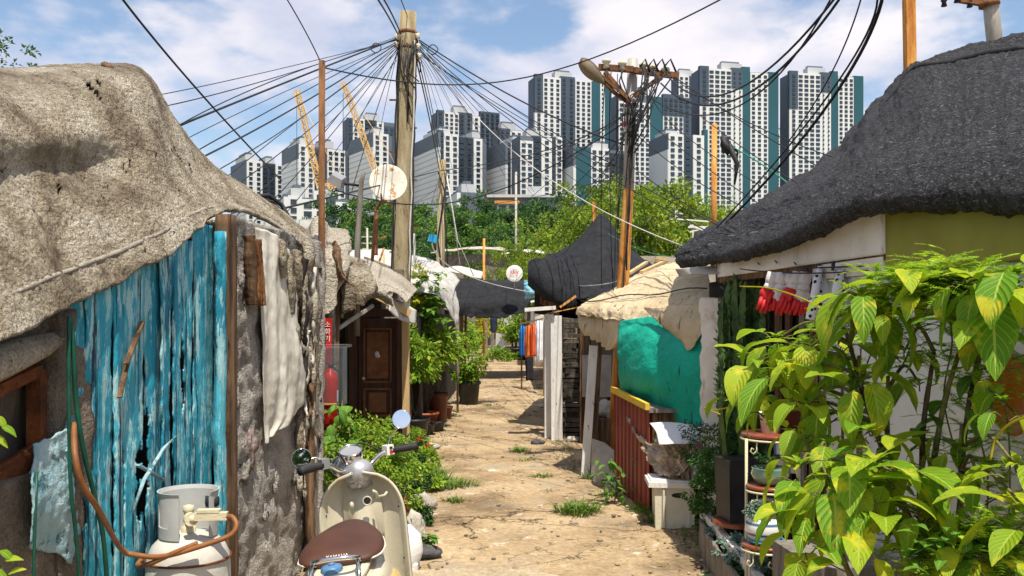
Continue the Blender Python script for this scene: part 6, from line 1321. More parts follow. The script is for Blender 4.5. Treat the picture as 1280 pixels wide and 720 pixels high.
for k, (x, y, lab) in enumerate(((549, 212, 'left thick line dropping from the main pole to the second pole'), (553, 214, 'middle thick line dropping from the main pole to the second pole'), (557, 226, 'right thick line dropping from the main pole to the second pole'))):
    cable((517 + k * 3, 62, 11.9), (536 + 3 * k, 145, 15.5), (x, y, 19.9), lab, .014 - .003 * k)
cable((402, 84, 6.8), (640, 100, 8), (915, -8, 6), 'long sagging cable from the rusty stake tip up to the top edge', .008)
cable((330, 266, 6.8), (440, 240, 9.5), (552, 213, 19.8), 'black cable from the left shack roof end past the dish to the second pole', .012)
cable((553, 213, 19.8), (668, 192, 14), (785, 140, 9.4), 'sagging cable from the second pole up to the lamp pole crossarms', .012)
cable((420, 238, 9), (590, 248, 11), (786, 150, 9.4), 'lower sagging cable crossing in front of the rusty dish to the lamp pole', .010)
cable((832, 92, 9.3), (905, 118, 7), (1048, -8, 5), 'upper thick cable from the crossarm tip up to the top edge', .010)
cable((826, 104, 9.3), (910, 128, 7), (1054, -8, 5), 'middle thick cable from the crossarm rising to the top edge', .011)
cable((800, 112, 9.3), (905, 140, 7), (1042, -8, 5.2), 'lower thick cable under the crossarm rising to the top edge', .008)
cable((1104, -8, 4.6), (1030, 138, 5.6), (905, 282, 7.3), 'heavy black cable from the top edge down to the dark roof, right one', .013)
cable((1096, -8, 4.6), (1026, 132, 5.6), (870, 312, 7.6), 'second heavy cable beside the right one, down to the dark roof tip', .008)
cable((1078, -8, 4.8), (1040, 90, 5.4), (985, 178, 6), 'thin cable bowing beside the heavy black pair before the lone tower', .006)
cable((843, 96, 9.3), (960, 172, 8), (1090, 243, 6.6), 'thin cable from the crossarm tip across the tallest tower to the roof', .007)
cable((830, 108, 9.3), (945, 196, 8), (1062, 262, 6.4), 'thin cable just below the crossarm tip one, ending on the dark roof', .006)
cable((792, 165, 9.4), (880, 232, 8.4), (1000, 286, 6.3), 'cable from the pole middle across the orange post to the roof', .006)
cable((786, 205, 9.4), (905, 282, 7.6), (1082, 332, 4.6), 'low cable crossing the dark roof to the hooks on the white wall', .006)
cable((810, 92, 9.3), (835, 150, 9.8), (950, 232, 8), 'slack line hanging from the crossarm over the short tower', .006)
for k, (a, m, b, lab) in enumerate((((787, 132, 9.4), (722, 250, 13), (600, 352, 22), 'long line falling left from the lamp pole to the canopy'), ((786, 140, 9.4), (735, 250, 12), (660, 344, 20), 'line falling left from the lamp pole to the yellow bush side'), ((758, 86, 9.3), (752, 200, 10), (752, 360, 12.5), 'vertical line dropping from the lamp to the peaked roof'), ((764, 88, 9.3), (762, 210, 10), (766, 362, 12.4), 'second vertical line dropping to the peaked roof, right one'), ((786, 150, 9.4), (745, 260, 12), (700, 322, 14.5), 'line falling to the left eave of the peaked black roof'), ((787, 120, 9.4), (760, 190, 10), (640, 300, 24), 'slanting line from the crossarm foot toward the distant trees'), ((786, 128, 9.4), (690, 190, 12), (553, 218, 19.8), 'thin straight line between the lamp pole and the second pole'))):
    cable(a, m, b, lab, .007)
cable((905, 178, 10), (965, 214, 9), (1020, 262, 6.6), 'green wire slanting across the tallest tower to the dark roof', .010, 'cable_green', 'green wires')
cable((760, 292, 14), (800, 312, 11), (856, 322, 7.8), 'dark green wire from the peaked roof to the dark roof tip', .006, 'cable_green', 'green wires')
cable((540, 305, 14), (585, 345, 18), (668, 366, 22.6), 'pale rope sagging from the vine stake over the canopy', .014, 'cable_pale', 'pale wires')
cable((655, 350, 22.5), (712, 357, 14), (775, 350, 9.5), 'pale rope strung from the blue bag to the lamp pole', .009, 'cable_pale', 'pale wires')
cable((530, 350, 12.8), (590, 372, 18), (690, 345, 13.3), 'thin dark rope sagging across the alley before the canopy', .007)
gx_ = [((202, 118, 7), (350, 86, 9), 'faint thin wire above the left fan, ending over the felt roof'), ((236, 172, 7), (380, 104, 9.2), 'faint thin wire between the second and third lines of the left fan'), ((285, 220, 6.4), (400, 130, 9), 'faint thin wire in the lower part of the left fan'), ((318, 246, 6.8), (420, 146, 9.5), 'faint wire of the left fan ending at the coiled cable'), ((356, 268, 7), (440, 160, 9.8), 'lowest thin wire of the left fan passing behind the rusty stake'), ((415, 240, 9), (455, 138, 10.4), 'steep thin wire from the main pole to the lamp head on the stub post')]
for i, (b, m, lab) in enumerate(gx_): cable((496, 50 + 5 * i, 11.9), m, b, lab, .005)
gx_ = [((745, 205, 16), (630, 128, 14), 'faint thin wire high in the right fan, under the thick upper cable'), ((772, 262, 14), (640, 165, 13), 'faint thin wire of the right fan reaching the yellow trees'), ((690, 275, 22), (600, 160, 16), 'faint thin wire of the right fan falling before the stepped tower gable'), ((655, 262, 24), (590, 152, 17), 'faint thin wire of the right fan above the orange roofed hall'), ((625, 262, 28), (572, 150, 18), 'faint thin wire of the right fan beside the second pole'), ((588, 250, 26), (556, 142, 18), 'steep faint wire between the second pole and the right fan'), ((572, 240, 22), (545, 130, 17), 'steepest faint wire right of the thick drop lines')]
for i, (b, m, lab) in enumerate(gx_): cable((525, 54 + 4 * i, 11.9), m, b, lab, .005)
gx_ = [((782, 118, 9.4), (700, 215, 13), (560, 330, 20), 'thin line from the lamp pole to the foot of the second pole'), ((785, 160, 9.4), (720, 262, 12.5), (640, 356, 23), 'thin line from the lamp pole to the small dish'), ((790, 150, 9.4), (800, 230, 10), (812, 300, 11), 'thin line hanging just right of the lamp pole'), ((772, 92, 9.3), (771, 220, 10), (774, 380, 12), 'third vertical line dropping beside the lamp pole'), ((795, 140, 9.4), (870, 200, 8.6), (960, 262, 7.0), 'thin line from the brace across the short tower to the roof'), ((838, 96, 9.3), (930, 150, 8), (1040, 196, 7.0), 'upper thin line from the crossarm tip to the roof ridge'), ((780, 200, 9.4), (700, 240, 12), (556, 262, 19.8), 'low sagging thin line between lamp pole and second pole'), ((553, 230, 19.8), (500, 262, 14), (448, 250, 9), 'thin line from the second pole back to the stub post'), ((548, 225, 19.8), (535, 270, 16), (515, 345, 12.6), 'thin line falling from the second pole to the vine stake')]
for a, m, b, lab in gx_: cable(a, m, b, lab, .006)
single('cable_knot', 'bundle of frayed black cable ends dangling right of the orange post', 'cable bundle', MB().tube([at(903, 170, 10), at(912, 184, 9.9), at(922, 205, 9.8), at(918, 230, 9.8)], [.03, .035, .025, .012], 8, wob=.8).tube([at(905, 172, 10), at(922, 190, 9.9), at(919, 212, 9.9)], .014, 6).ball(at(908, 182, 9.9), (.07, .05, .09), 10, lump=.8), M['cable'], at(910, 180, 10))
single('looped_cable', 'coiled black cable lying at the end of the felt roof', 'cable', MB().tube([at(318, 246, 6.6), at(335, 244, 6.8), at(352, 256, 6.9), at(366, 280, 6.8), at(378, 296, 6.6)], .018, 7).tube([at(322, 250, 6.5), at(340, 252, 6.7), at(356, 268, 6.8), at(372, 300, 6.6)], .012, 6), M['cable'], at(340, 250, 6.6))
# ================================================================ scooter (built at the origin, heading +Y, then leaned and turned)
SC = Thing('scooter', 'cream motor scooter with brown seat parked among plants, facing away', 'scooter')
def loft(secs, n=28, mb=None, pw=2.6, cap=True):
    """secs: (y, cx, cz, half width, half height up, half height down)"""
    mb = mb or MB(); vs = []
    for s in secs:
        y, cx_, cz, hw, hu, hd = s
        for k in range(n):
            a = 2 * math.pi * k / n; ca, sa = math.cos(a), math.sin(a)
            e = 2 / pw
            vs.append((cx_ + hw * math.copysign(abs(ca) ** e, ca), y, cz + (hu if sa > 0 else hd) * math.copysign(abs(sa) ** e, sa)))
    fs = [(i * n + k, i * n + (k + 1) % n, (i + 1) * n + (k + 1) % n, (i + 1) * n + k) for i in range(len(secs) - 1) for k in range(n)]
    if cap: fs += [tuple(range(n))[::-1], tuple(range((len(secs) - 1) * n, len(secs) * n))]
    return mb.add(vs, fs, True)
def smooth_secs(secs, m=5):
    out = []
    P = [Vector(s[:3]) for s in secs]; Q = [Vector(s[3:]) for s in secs]; n = (len(secs) - 1) * m
    for i in range(n + 1):
        a, b = cr(P, i / n), cr(Q, i / n); out.append((a.x, a.y, a.z, max(.001, b.x), max(.001, b.y), max(.001, b.z)))
    return out
# rear body
body = loft(smooth_secs([(-.96, 0, .60, .03, .02, .02), (-.92, 0, .60, .09, .055, .07), (-.80, 0, .60, .155, .075, .16), (-.62, 0, .58, .185, .10, .2), (-.4, 0, .55, .175, .12, .22), (-.2, 0, .50, .14, .14, .2), (-.08, 0, .42, .12, .14, .14)]))
SC.part('body', body, M['cream'])
for s in (-1, 1):
    SC.part('side_cover', loft(smooth_secs([(-.93, s * .10, .565, .02, .02, .03), (-.84, s * .155, .565, .04, .05, .10), (-.66, s * .175, .53, .045, .07, .16), (-.42, s * .165, .50, .045, .07, .17), (-.28, s * .145, .46, .02, .04, .08)])), M['yellow_cream'])
SC.part('tail_deck', loft(smooth_secs([(-.93, 0, .655, .05, .012, .02), (-.86, 0, .675, .10, .016, .03), (-.76, 0, .69, .12, .016, .03), (-.68, 0, .69, .12, .012, .03)])), M['cream'])
SC.part('fuel_cap', MB().lathe([(.042, 0), (.042, .018), (.036, .026), (.02, .03), (0, .031)], (-.02, -.82, .69), 24).lathe([(0, .03), (.014, .03), (.014, .036), (0, .036)], (-.02, -.82, .69), 14), M['blue_cap'])
SC.part('tail_lamp', loft(smooth_secs([(-.985, 0, .55, .02, .015, .015), (-.97, 0, .55, .05, .03, .03), (-.94, 0, .55, .06, .035, .035)])), M['red'])
# seat
seat = loft(smooth_secs([(-.80, 0, .715, .05, .012, .01), (-.78, 0, .715, .12, .022, .018), (-.72, 0, .715, .158, .045, .022), (-.60, 0, .715, .168, .060, .025), (-.45, 0, .712, .150, .062, .025), (-.28, 0, .708, .10, .055, .025), (-.16, 0, .70, .055, .04, .02), (-.12, 0, .695, .02, .02, .01)]), pw=2.2)
st = SC.part('seat', seat, M['leather'])
pts = []
for i in range(41):
    f = i / 40; a = -math.pi / 2 + 2 * math.pi * f
for sgn in (1, -1):
    for (y, w_) in ((-.79, .085), (-.765, .135), (-.72, .161), (-.60, .171), (-.45, .153), (-.28, .102), (-.16, .057), (-.118, .0))[::sgn]:
        pts.append(V(sgn * w_, y, .712 - .01 * (y + .7)))
SC.part('piping', MB().tube(pts + [pts[0]], .004, 6, cap=False), M['white_trim'], parent=st)
q = text('YAMAHA', 'lettering', .021, V(.0, -.783, .738), (R(58), 0, 0), M['white_trim'], .001); q.parent = st
rail = [V(-.07, -.72, .69), V(-.085, -.80, .725), V(-.084, -.86, .745), V(-.055, -.885, .755), V(.0, -.89, .758), V(.055, -.885, .755), V(.084, -.86, .745), V(.085, -.80, .725), V(.07, -.72, .69)]
SC.part('grab_rail', MB().tube([cr(rail, k / 32) for k in range(33)], .009, 10).tube([V(-.083, -.86, .74), V(-.09, -.91, .70), V(-.085, -.94, .65)], .008, 8).tube([V(.083, -.86, .74), V(.09, -.91, .70), V(.085, -.94, .65)], .008, 8), M['chrome'])
# floor, leg shield
SC.part('floor_board', MB().box((0, .10, .27), (.36, .46, .05)).box((0, .10, .30), (.14, .44, .03)), M['cream'])
SC.part('floor_mat', MB().box((-.12, .10, .298), (.10, .40, .008)).box((.12, .10, .298), (.10, .40, .008)), M['rubber'])
nr, nc = 60, 56; vs = []
def shw(v): return .207 * (1 - (1 - min(1, (v + .004) / .42)) ** 2.4) ** .5 * (1 - .05 * max(0, v - .5))
for lay in (0, 1):
    for i in range(nr + 1):
        v = i / nr; z = .875 - .60 * v; w_ = shw(v)
        for j in range(nc + 1):
            u = j / nc * 2 - 1; x = u * w_
            dish = .085 * (abs(u) ** 3.2) + (.012 if abs(u) > .9 else 0)
            tun = .075 * math.exp(-(x / .062) ** 4) * min(1, .25 + v * 1.2)
            y = .40 - .10 * v + .06 * v * v - dish - tun
            if v < .12: y -= .03 * (1 - v / .12)
            vs.append((x, y + (.018 if lay else 0), z))
W_1 = nc + 1; K1 = (nr + 1) * W_1; fs = []
for i in range(nr):
    for j in range(nc):
        a = i * W_1 + j; fs += [(a, a + W_1, a + W_1 + 1, a + 1), (K1 + a, K1 + a + 1, K1 + a + W_1 + 1, K1 + a + W_1)]
sd_ = SC.part('leg_shield', MB().add(vs, fs, True), M['cream'])
rim = [Vector(vs[i * W_1]) + V(-.003, .008, 0) for i in range(nr, -1, -2)] + [Vector(vs[j]) + V(0, .008, .003) for j in range(0, nc + 1, 4)] + [Vector(vs[i * W_1 + nc]) + V(.003, .008, 0) for i in range(0, nr + 1, 2)]
SC.part('rim_trim', MB().tube(rim, .008, 8), M['cream'], parent=sd_)
rim2 = [p + V(0, .010, 0) + V(math.copysign(.004, p.x), 0, .002) for p in rim]
SC.part('rubber_edge', MB().tube(rim2, .006, 6), M['rubber'], parent=sd_)
for j, i in ((3, 20), (nc - 3, 20), (3, 46), (nc - 3, 46), (12, 3), (nc - 12, 3)):
    SC.part('screw', MB().ball(Vector(vs[i * W_1 + j]) + V(0, -.002, 0), .0055, 8), M['rubber'], parent=sd_)
SC.part('keyhole', MB().disc((.035, .262, .735), (0, 1, .1), .017, 18, .02), M['rubber'])
SC.part('keyhole_ring', MB().tube([(.035 + .021 * math.cos(a), .253, .735 + .021 * math.sin(a)) for a in [k * math.pi / 10 for k in range(21)]], .004, 6, cap=False), M['cream'])
SC.part('bag_hook', MB().tube([(.075, .275, .745), (.09, .235, .752), (.085, .215, .78), (.07, .212, .79)], .008, 8).tube([(.09, .235, .752), (.125, .235, .755), (.14, .24, .77)], .007, 8), M['cream'])
SC.part('small_latch', MB().ball((-.045, .27, .72), (.012, .014, .018), 10), M['cream'])
# front: fender, headlight, fork, wheels
SC.part('front_apron', loft(smooth_secs([(.34, 0, .62, .10, .22, .20), (.42, 0, .60, .095, .2, .18), (.47, 0, .56, .06, .12, .1), (.49, 0, .54, .01, .02, .02)])), M['cream'])
def wheel(y, steer=0):
    Mw = Matrix.Rotation(R(90), 3, 'Y'); Ms = Matrix.Rotation(steer, 3, 'Z') @ Mw
    w_ = SC.part('wheel', MB().lathe([(.03, -.06), (.035, -.06), (.12, -.03), (.145, -.045), (.15, -.04), (.15, .04), (.145, .045), (.12, .03), (.035, .06), (.03, .06)], (0, y, .215), 28, Ms), M['silver'])
    SC.part('tyre', MB().lathe([(.145, -.04), (.175, -.05), (.205, -.035), (.215, -.012), (.215, .012), (.205, .035), (.175, .05), (.145, .04)], (0, y, .215), 36, Ms), M['rubber'], parent=w_)
wheel(.66, R(30)); wheel(-.60)
SC.part('front_fender', loft(smooth_secs([(.44, 0, .34, .03, .02, .05), (.52, 0, .42, .065, .03, .05), (.66, 0, .455, .075, .03, .03), (.80, 0, .41, .065, .03, .04), (.88, 0, .34, .02, .02, .03)])), M['cream'])
SC.part('fork', MB().tube([(0, .36, .80), (0, .56, .36), (0, .62, .24)], [.025, .022, .02], 10), M['rubber'])
SC.part('engine', MB().box((.0, -.42, .24), (.16, .34, .16), taper=.8).lathe([(0, 0), (.09, 0), (.1, .03), (.06, .05), (0, .05)], (-.08, -.58, .22), 18, Matrix.Rotation(R(-90), 3, 'Y')), M['silver'])
SC.part('exhaust', MB().tube([(.10, -.25, .2), (.14, -.5, .2), (.15, -.85, .25)], [.02, .05, .045], 14), M['chrome'])
SC.part('side_stand', MB().tube([(-.10, -.05, .22), (-.24, -.0, .02)], .012, 8), M['rubber'])
# handlebars turned
ST = Matrix.Rotation(R(34), 4, 'Z'); piv = V(0, .335, 0)
def S(x, y, z): return (ST @ (V(x, y, z) - V(0, .335, 0))) + piv
def Sp(ps): return [S(*p) for p in ps]
SC.part('headset', MB().ball(S(0, .335, .868), (.080, .072, .072), 20).ball(S(0, .42, .89), (.07, .09, .06), 18).tube(Sp([(0, .335, .80), (0, .335, .87)]), .062, 18), M['silver'])
SC.part('headlight', MB().ball(S(0, .50, .89), (.066, .04, .06), 18), M['chrome'])
sp = SC.part('speedometer', MB().lathe([(.02, -.05), (.044, -.02), (.056, .0), (.060, .04), (.060, .058), (.056, .064), (.053, .058)], S(-.01, .37, .93), 26, Matrix.Rotation(R(22), 3, 'X')), M['chrome'])
SC.part('dial', MB().lathe([(0, .056), (.053, .056)], S(-.01, .37, .93), 26, Matrix.Rotation(R(22), 3, 'X')), M['silver'], parent=sp)
bars = MB()
for s in (-1, 1):
    bars.tube([cr(Sp([(s * .03, .34, .875), (s * .09, .355, .895), (s * .14, .35, .93), (s * .20, .33, .945), (s * .30, .30, .945)]), k / 16) for k in range(17)], .0125, 10)
SC.part('handlebar', bars, M['chrome'])
for s in (-1, 1):
    gp = SC.part('grip', MB().tube(Sp([(s * .205, .328, .945), (s * .215, .325, .945), (s * .32, .293, .945), (s * .335, .289, .945)]), [.024, .020, .021, .023], 14), M['rubber'])
    SC.part('brake_lever', MB().tube(Sp([(s * .185, .345, .935), (s * .24, .365, .925), (s * .345, .345, .92)]), [.008, .007, .006], 8), M['chrome'])
    SC.part('switch_box', MB().box(S(s * .185, .334, .95), (.042, .05, .05), (0, 0, R(34))), M['white_paint' if s > 0 else 'silver'])
SC.part('red_button', MB().box(S(.187, .306, .94), (.016, .01, .014), (0, 0, R(34))), M['red'])
SC.part('black_button', MB().box(S(.187, .306, .962), (.014, .01, .012), (0, 0, R(34))), M['rubber'])
SC.part('control_cable', MB().tube([cr(Sp([(-.16, .36, .95), (-.08, .42, .99), (-.02, .47, .93), (.0, .45, .85)]), k / 14) for k in range(15)], .004, 6).tube([cr(Sp([(.16, .36, .95), (.08, .44, 1.0), (.02, .48, .93), (.0, .45, .85)]), k / 14) for k in range(15)], .004, 6), M['rubber'])
base = V(-.655, 4.16, 0)
SC.o.location = base; HEAD, LEAN = R(5.0), R(-6.5)
Mtx = Matrix.Rotation(HEAD, 4, 'Z') @ Matrix.Rotation(LEAN, 4, 'Y')
SC.o.rotation_euler = Mtx.to_euler()
inv = (Matrix.Translation(base) @ Mtx).inverted()
def Lc(p): return inv @ p
# mirrors: placed in the world, expressed in the scooter's own frame
for (mx_, my_, D, r_, foot, tgt, rr_) in ((377, 573, 4.32, .050, (-.185, .34, .955), V(.30, -1, .065), 'left'), (502, 524, 4.60, .050, (.185, .34, .965), V(.0, -1, .22), 'right')):
    c = at(mx_, my_, D); nl = (inv.to_3x3() @ tgt).normalized(); cl = Lc(c)
    rot = Vector((0, 0, 1)).rotation_difference(nl).to_matrix()
    m_ = SC.part('mirror', MB().lathe([(0, -.02), (.03, -.016), (r_ * .9, -.004), (r_, .004), (r_ * .97, .008), (r_ * .92, .006)], cl, 30, rot), M['chrome'])
    SC.part('mirror_glass', MB().lathe([(0, .0065), (r_ * .93, .0065)], cl, 30, rot), M['mirror'], parent=m_)
    f_ = S(*foot)
    SC.part('mirror_stem', MB().tube([cr([f_, f_.lerp(cl - nl * .02, .35) + V(0, .01, .015), cl - nl * .02 - V(0, 0, .02), cl - nl * .015], k / 14) for k in range(15)], .0045, 8), M['chrome'], parent=m_)
# ================================================================ plants
def pot_mb(c, r, h, rim=.012, taper=.78):
    return MB().lathe([(0, 0), (r * taper, 0), (r * .96, h * .86), (r * 1.06, h * .87), (r * 1.08, h), (r * .98, h), (r * .95, h * .9), (0, h * .9)], c, 28)
def potted(name, label, base, r, h, potm, crowns, leafm, leaf, seed, ncl=26, per=36, stemm='bark', clr=.3, wid=.5, group=None, cat='potted plant', foliage='foliage'):
    t = Thing(name, label, cat, base, group); b = Vector(base)
    t.part('pot', pot_mb(b, r, h), M[potm]); t.part('soil', MB().disc(b + V(0, 0, h * .9), (0, 0, 1), r * .93, 20, .01), M['soil'])
    mb = MB(); sm = MB()
    for i, (c, rad) in enumerate(crowns):
        crown(mb, c, rad, ncl, per, leaf, seed + i * 17, wid, clr=clr)
        for k in range(5):
            a = rnd.uniform(0, 6.28); q = Vector(c) + V(rad[0] * .5 * math.cos(a), rad[1] * .5 * math.sin(a), rad[2] * rnd.uniform(-.3, .6))
            sm.tube([b + V(rnd.uniform(-.02, .02), 0, h * .88), (b + q) / 2 + V(0, 0, -.02), q], [.012, .008, .004], 6)
    t.part(foliage, mb, M[leafm]); t.part('stem', sm, M[stemm]); return t
# left side of the alley
potted('potted_shrub', 'leafy green shrub in a large black pot beside the alley, farthest on the left', V(at(586, 0, 17).x, 17, 0), .22, .46, 'pot_black', [(at(590, 448, 17), (.42, .4, .40)), (at(585, 470, 17), (.25, .25, .22))], 'lf_bright', .085, 3, 26, 34)
potted('potted_shrub', 'tall bright green pepper shrub in a red pot right of the main pole', V(at(531, 0, 13).x, 13, 0), .20, .28, 'terracotta', [(at(528, 405, 13), (.22, .3, .42)), (at(538, 440, 13), (.36, .35, .48))], 'lf_bright', .10, 5, 40, 34)
potted('potted_shrub', 'bright green shrub in a dark pot hugging the yellow corner post', V(at(519, 0, 12).x, 12, 0), .19, .30, 'pot_black', [(at(520, 452, 12), (.26, .3, .42))], 'lf_bright', .09, 8, 34, 34)
potted('potted_shrub', 'leafy shrub in a tall brown pot behind the red pot', V(at(547, 0, 14).x, 14, 0), .17, .48, 'pot_brown', [(at(552, 440, 14.4), (.34, .34, .36))], 'lf_bright', .09, 9, 26, 34)
for k, (px, y, D, r_, h_, m_, lab) in enumerate(((527, 497, 12.5, .2, .18, 'pot_black', 'empty wide black pot stacked behind the red pot'), (540, 492, 12.9, .2, .16, 'pot_black', 'empty black pot beside the wide one below the pepper shrub'), (556, 500, 14.5, .13, .22, 'pot_brown', 'small brown pot by the split grey stake'))):
    single('empty_pot', lab, 'pot', pot_mb(V(at(px, 0, D).x, D, 0), r_, h_), M[m_])
t = Thing('climbing_vine', 'vine with yellow green flowers climbing a thin stake by the main pole', 'vine', V(at(524, 0, 12.6).x, 12.6, 0))
mb = MB(); g = random.Random(2)
for k in range(46):
    a = at(518 + g.random() ** 1.3 * 38, 340 + g.random() * 62, 12.6 + g.uniform(-.3, .3))
    for q in range(3): nice_leaf(mb, a, (g.uniform(-1, 1), g.uniform(-1, .2), g.uniform(-.8, .4)), (0, 0, 1), g.uniform(.08, .14), .09, .5, 4, seed=k + q)
t.part('leaves', mb, M['big_leaf_dark'])
fl = MB(); crown(fl, at(522, 345, 12.5), (.12, .12, .22), 10, 22, .05, 4); crown(fl, at(524, 372, 12.5), (.12, .12, .16), 8, 20, .05, 6); t.part('blossom', fl, M['lf_lemon'])
t.part('stem', MB().tube([V(at(524, 0, 12.6).x, 12.6, 0), at(522, 420, 12.6), at(525, 330, 12.6)], [.014, .012, .006], 6), M['bark'])
# bush behind the scooter
t = Thing('leafy_bush', 'dense lime green bush growing right behind the scooter handlebars', 'bush', at(462, 640, 7.0) * 1)
mb = MB(); crown(mb, at(462, 566, 6.9), (.34, .40, .30), 90, 44, .034, 21, clr=.24); crown(mb, at(486, 585, 6.8), (.18, .3, .22), 36, 40, .034, 23, clr=.3); crown(mb, at(436, 590, 6.7), (.24, .3, .26), 30, 40, .042, 24, clr=.3); crown(mb, at(458, 630, 6.6), (.30, .3, .28), 40, 40, .034, 28, clr=.3)
t.part('foliage', mb, M['lf_bright'])
sm = MB()
for k in range(14):
    a = rnd.uniform(-1, 1); sm.tube([V(-1.08 + .12 * a, 6.8, 0), V(-1.1 + .25 * a, 6.8, .3), at(462 + 45 * a, 580 + 20 * abs(a), 6.8)], [.012, .01, .005], 5)
t.part('stems', sm, M['bark_green'])
t = Thing('broad_leaf_plant', 'plant with broad heart shaped green leaves under the fire extinguisher', 'plant', V(at(425, 0, 7.0).x, 7.0, 0))
mb = MB(); g = random.Random(6)
for k in range(40):
    a = at(410 + g.random() * 32, 500 + g.random() * 85, 6.9 + g.uniform(-.2, .2))
    nice_leaf(mb, a, (g.uniform(-.8, .8), g.uniform(-1, 0), g.uniform(-1.1, .1)), (0, -.3, 1), g.uniform(.08, .15), g.uniform(.07, .11), .8, 6, seed=k)
t.part('leaves', mb, M['big_leaf_dark'])
t.part('stem', MB().tube([V(at(425, 0, 7.0).x, 7.0, 0), at(422, 580, 7), at(428, 500, 7)], [.014, .01, .004], 6).tube([at(423, 600, 7), at(436, 560, 6.9), at(438, 520, 6.9)], .005, 5), M['bark_green'])
# low border plants, pots and stones along the left edge
edge_pl = [(520, 548, 10.6, .20, .18, 'lf_bright', .05, 'small light green plant before the red pot at the left border'), (505, 575, 9.2, .20, .2, 'lf_deep', .05, 'dark green border plant behind the right scooter grip'), (528, 572, 9.3, .16, .14, 'lf_bright', .045, 'low bright border plant by the orange flowers'), (512, 610, 7.9, .17, .18, 'lf_deep', .045, 'deep green border plant level with the right mirror stem'), (536, 600, 8.4, .13, .12, 'lf_bright', .04, 'grassy bright border plant spilling on the path edge'), (508, 640, 7.0, .14, .14, 'lf_bright', .04, 'fresh border plant just right of the leg shield top'), (526, 640, 7.0, .10, .09, 'lf_deep', .035, 'small dark border plant behind the broken white stone')]
for px, y, D, rr, zz, lm_, sz, lab in edge_pl:
    b = V(at(px, 0, D).x, D, 0); t = Thing('border_plant', lab, 'plant', b, 'border plants left of the path')
    t.part('foliage', crown(MB(), b + V(0, 0, zz), (rr, rr, zz), 26, 32, sz, int(px), clr=.34), M[lm_])
    t.part('stem', MB().tube([b, b + V(.02, 0, zz * .6), b + V(-.03, .02, zz * 1.2)], [.008, .006, .003], 5), M['bark_green'])
t = Thing('orange_flowers', 'cluster of orange red flowers on the left border', 'flowers', V(at(524, 0, 9.9).x, 9.9, 0))
t.part('petals', crown(MB(), V(at(524, 0, 9.9).x, 9.9, .22), (.14, .12, .08), 8, 14, .035, 77), mat('orange_petals', [(.55, .10, .03), (.6, .2, .05)], 8, .6, bump=0, transl=.3))
t.part('leaves', crown(MB(), V(at(524, 0, 9.9).x, 9.9, .14), (.17, .16, .12), 14, 22, .045, 78), M['lf_deep'])
for k, (px, y, D, rr, m_, lab) in enumerate(((520, 666, 6.55, (.08, .07, .13), 'stone', 'tall pale broken stone standing at the left path edge'), (528, 628, 7.6, (.11, .09, .09), 'stone', 'pale rough stone behind the tall broken one'), (512, 612, 8.3, (.10, .08, .08), 'stone', 'grey white stone under the deep green border plant'), (530, 694, 6.05, (.12, .10, .07), 'stone_dark', 'dark slate stone lying beside the white sack'), (530, 556, 11.1, (.16, .1, .06), 'stone', 'flat pale stone slab before the red pot'), (537, 582, 9.3, (.09, .08, .06), 'stone_dark', 'round dark stone on the path edge by the orange flowers'))):
    p = V(at(px, 0, D).x, D, rr[2] * .6); single('edge_stone', lab, 'stone', MB().ball(p, rr, 16, lump=.55, seed=k * 3.3), M[m_])
single('white_sack', 'white plastic sack standing between scooter and path', 'sack', MB().ball(V(at(508, 0, 5.75).x, 5.75, .13), (.10, .10, .17), 18, lump=.22, seed=3).box(V(at(508, 0, 5.75).x, 5.75, .03), (.16, .15, .06)), M['white_block'])
single('brown_plank', 'brown plank stuck upright in the left border beside the leg shield', 'plank', MB().bar(V(at(512, 0, 6.6).x, 6.6, 0), at(504, 622, 6.6), .07, .03), M['wood_red'])
single('grey_plank', 'leaning grey board between the bush and the border stones', 'plank', MB().bar(V(at(516, 0, 7.1).x, 7.1, 0), at(500, 612, 7.1), .10, .03), M['wood_grey'])
t = Thing('broad_leaf_plant', 'small seedling with broad leaves beside the dark slate stone', 'plant', V(at(536, 0, 6.1).x, 6.1, 0)); mb = MB(); g = random.Random(9)
for k in range(12): nice_leaf(mb, V(at(535, 0, 6.1).x, 6.1, .10 + .05 * g.random()), (g.uniform(-1, 1), g.uniform(-1, .4), g.uniform(-.2, .6)), (0, 0, 1), g.uniform(.09, .14), .07, .9, 6, seed=k)
t.part('leaves', mb, M['big_leaf_dark']); t.part('stem', MB().tube([V(at(536, 0, 6.1).x, 6.1, 0), V(at(535, 0, 6.1).x, 6.1, .14)], .006, 5), M['bark_green'])
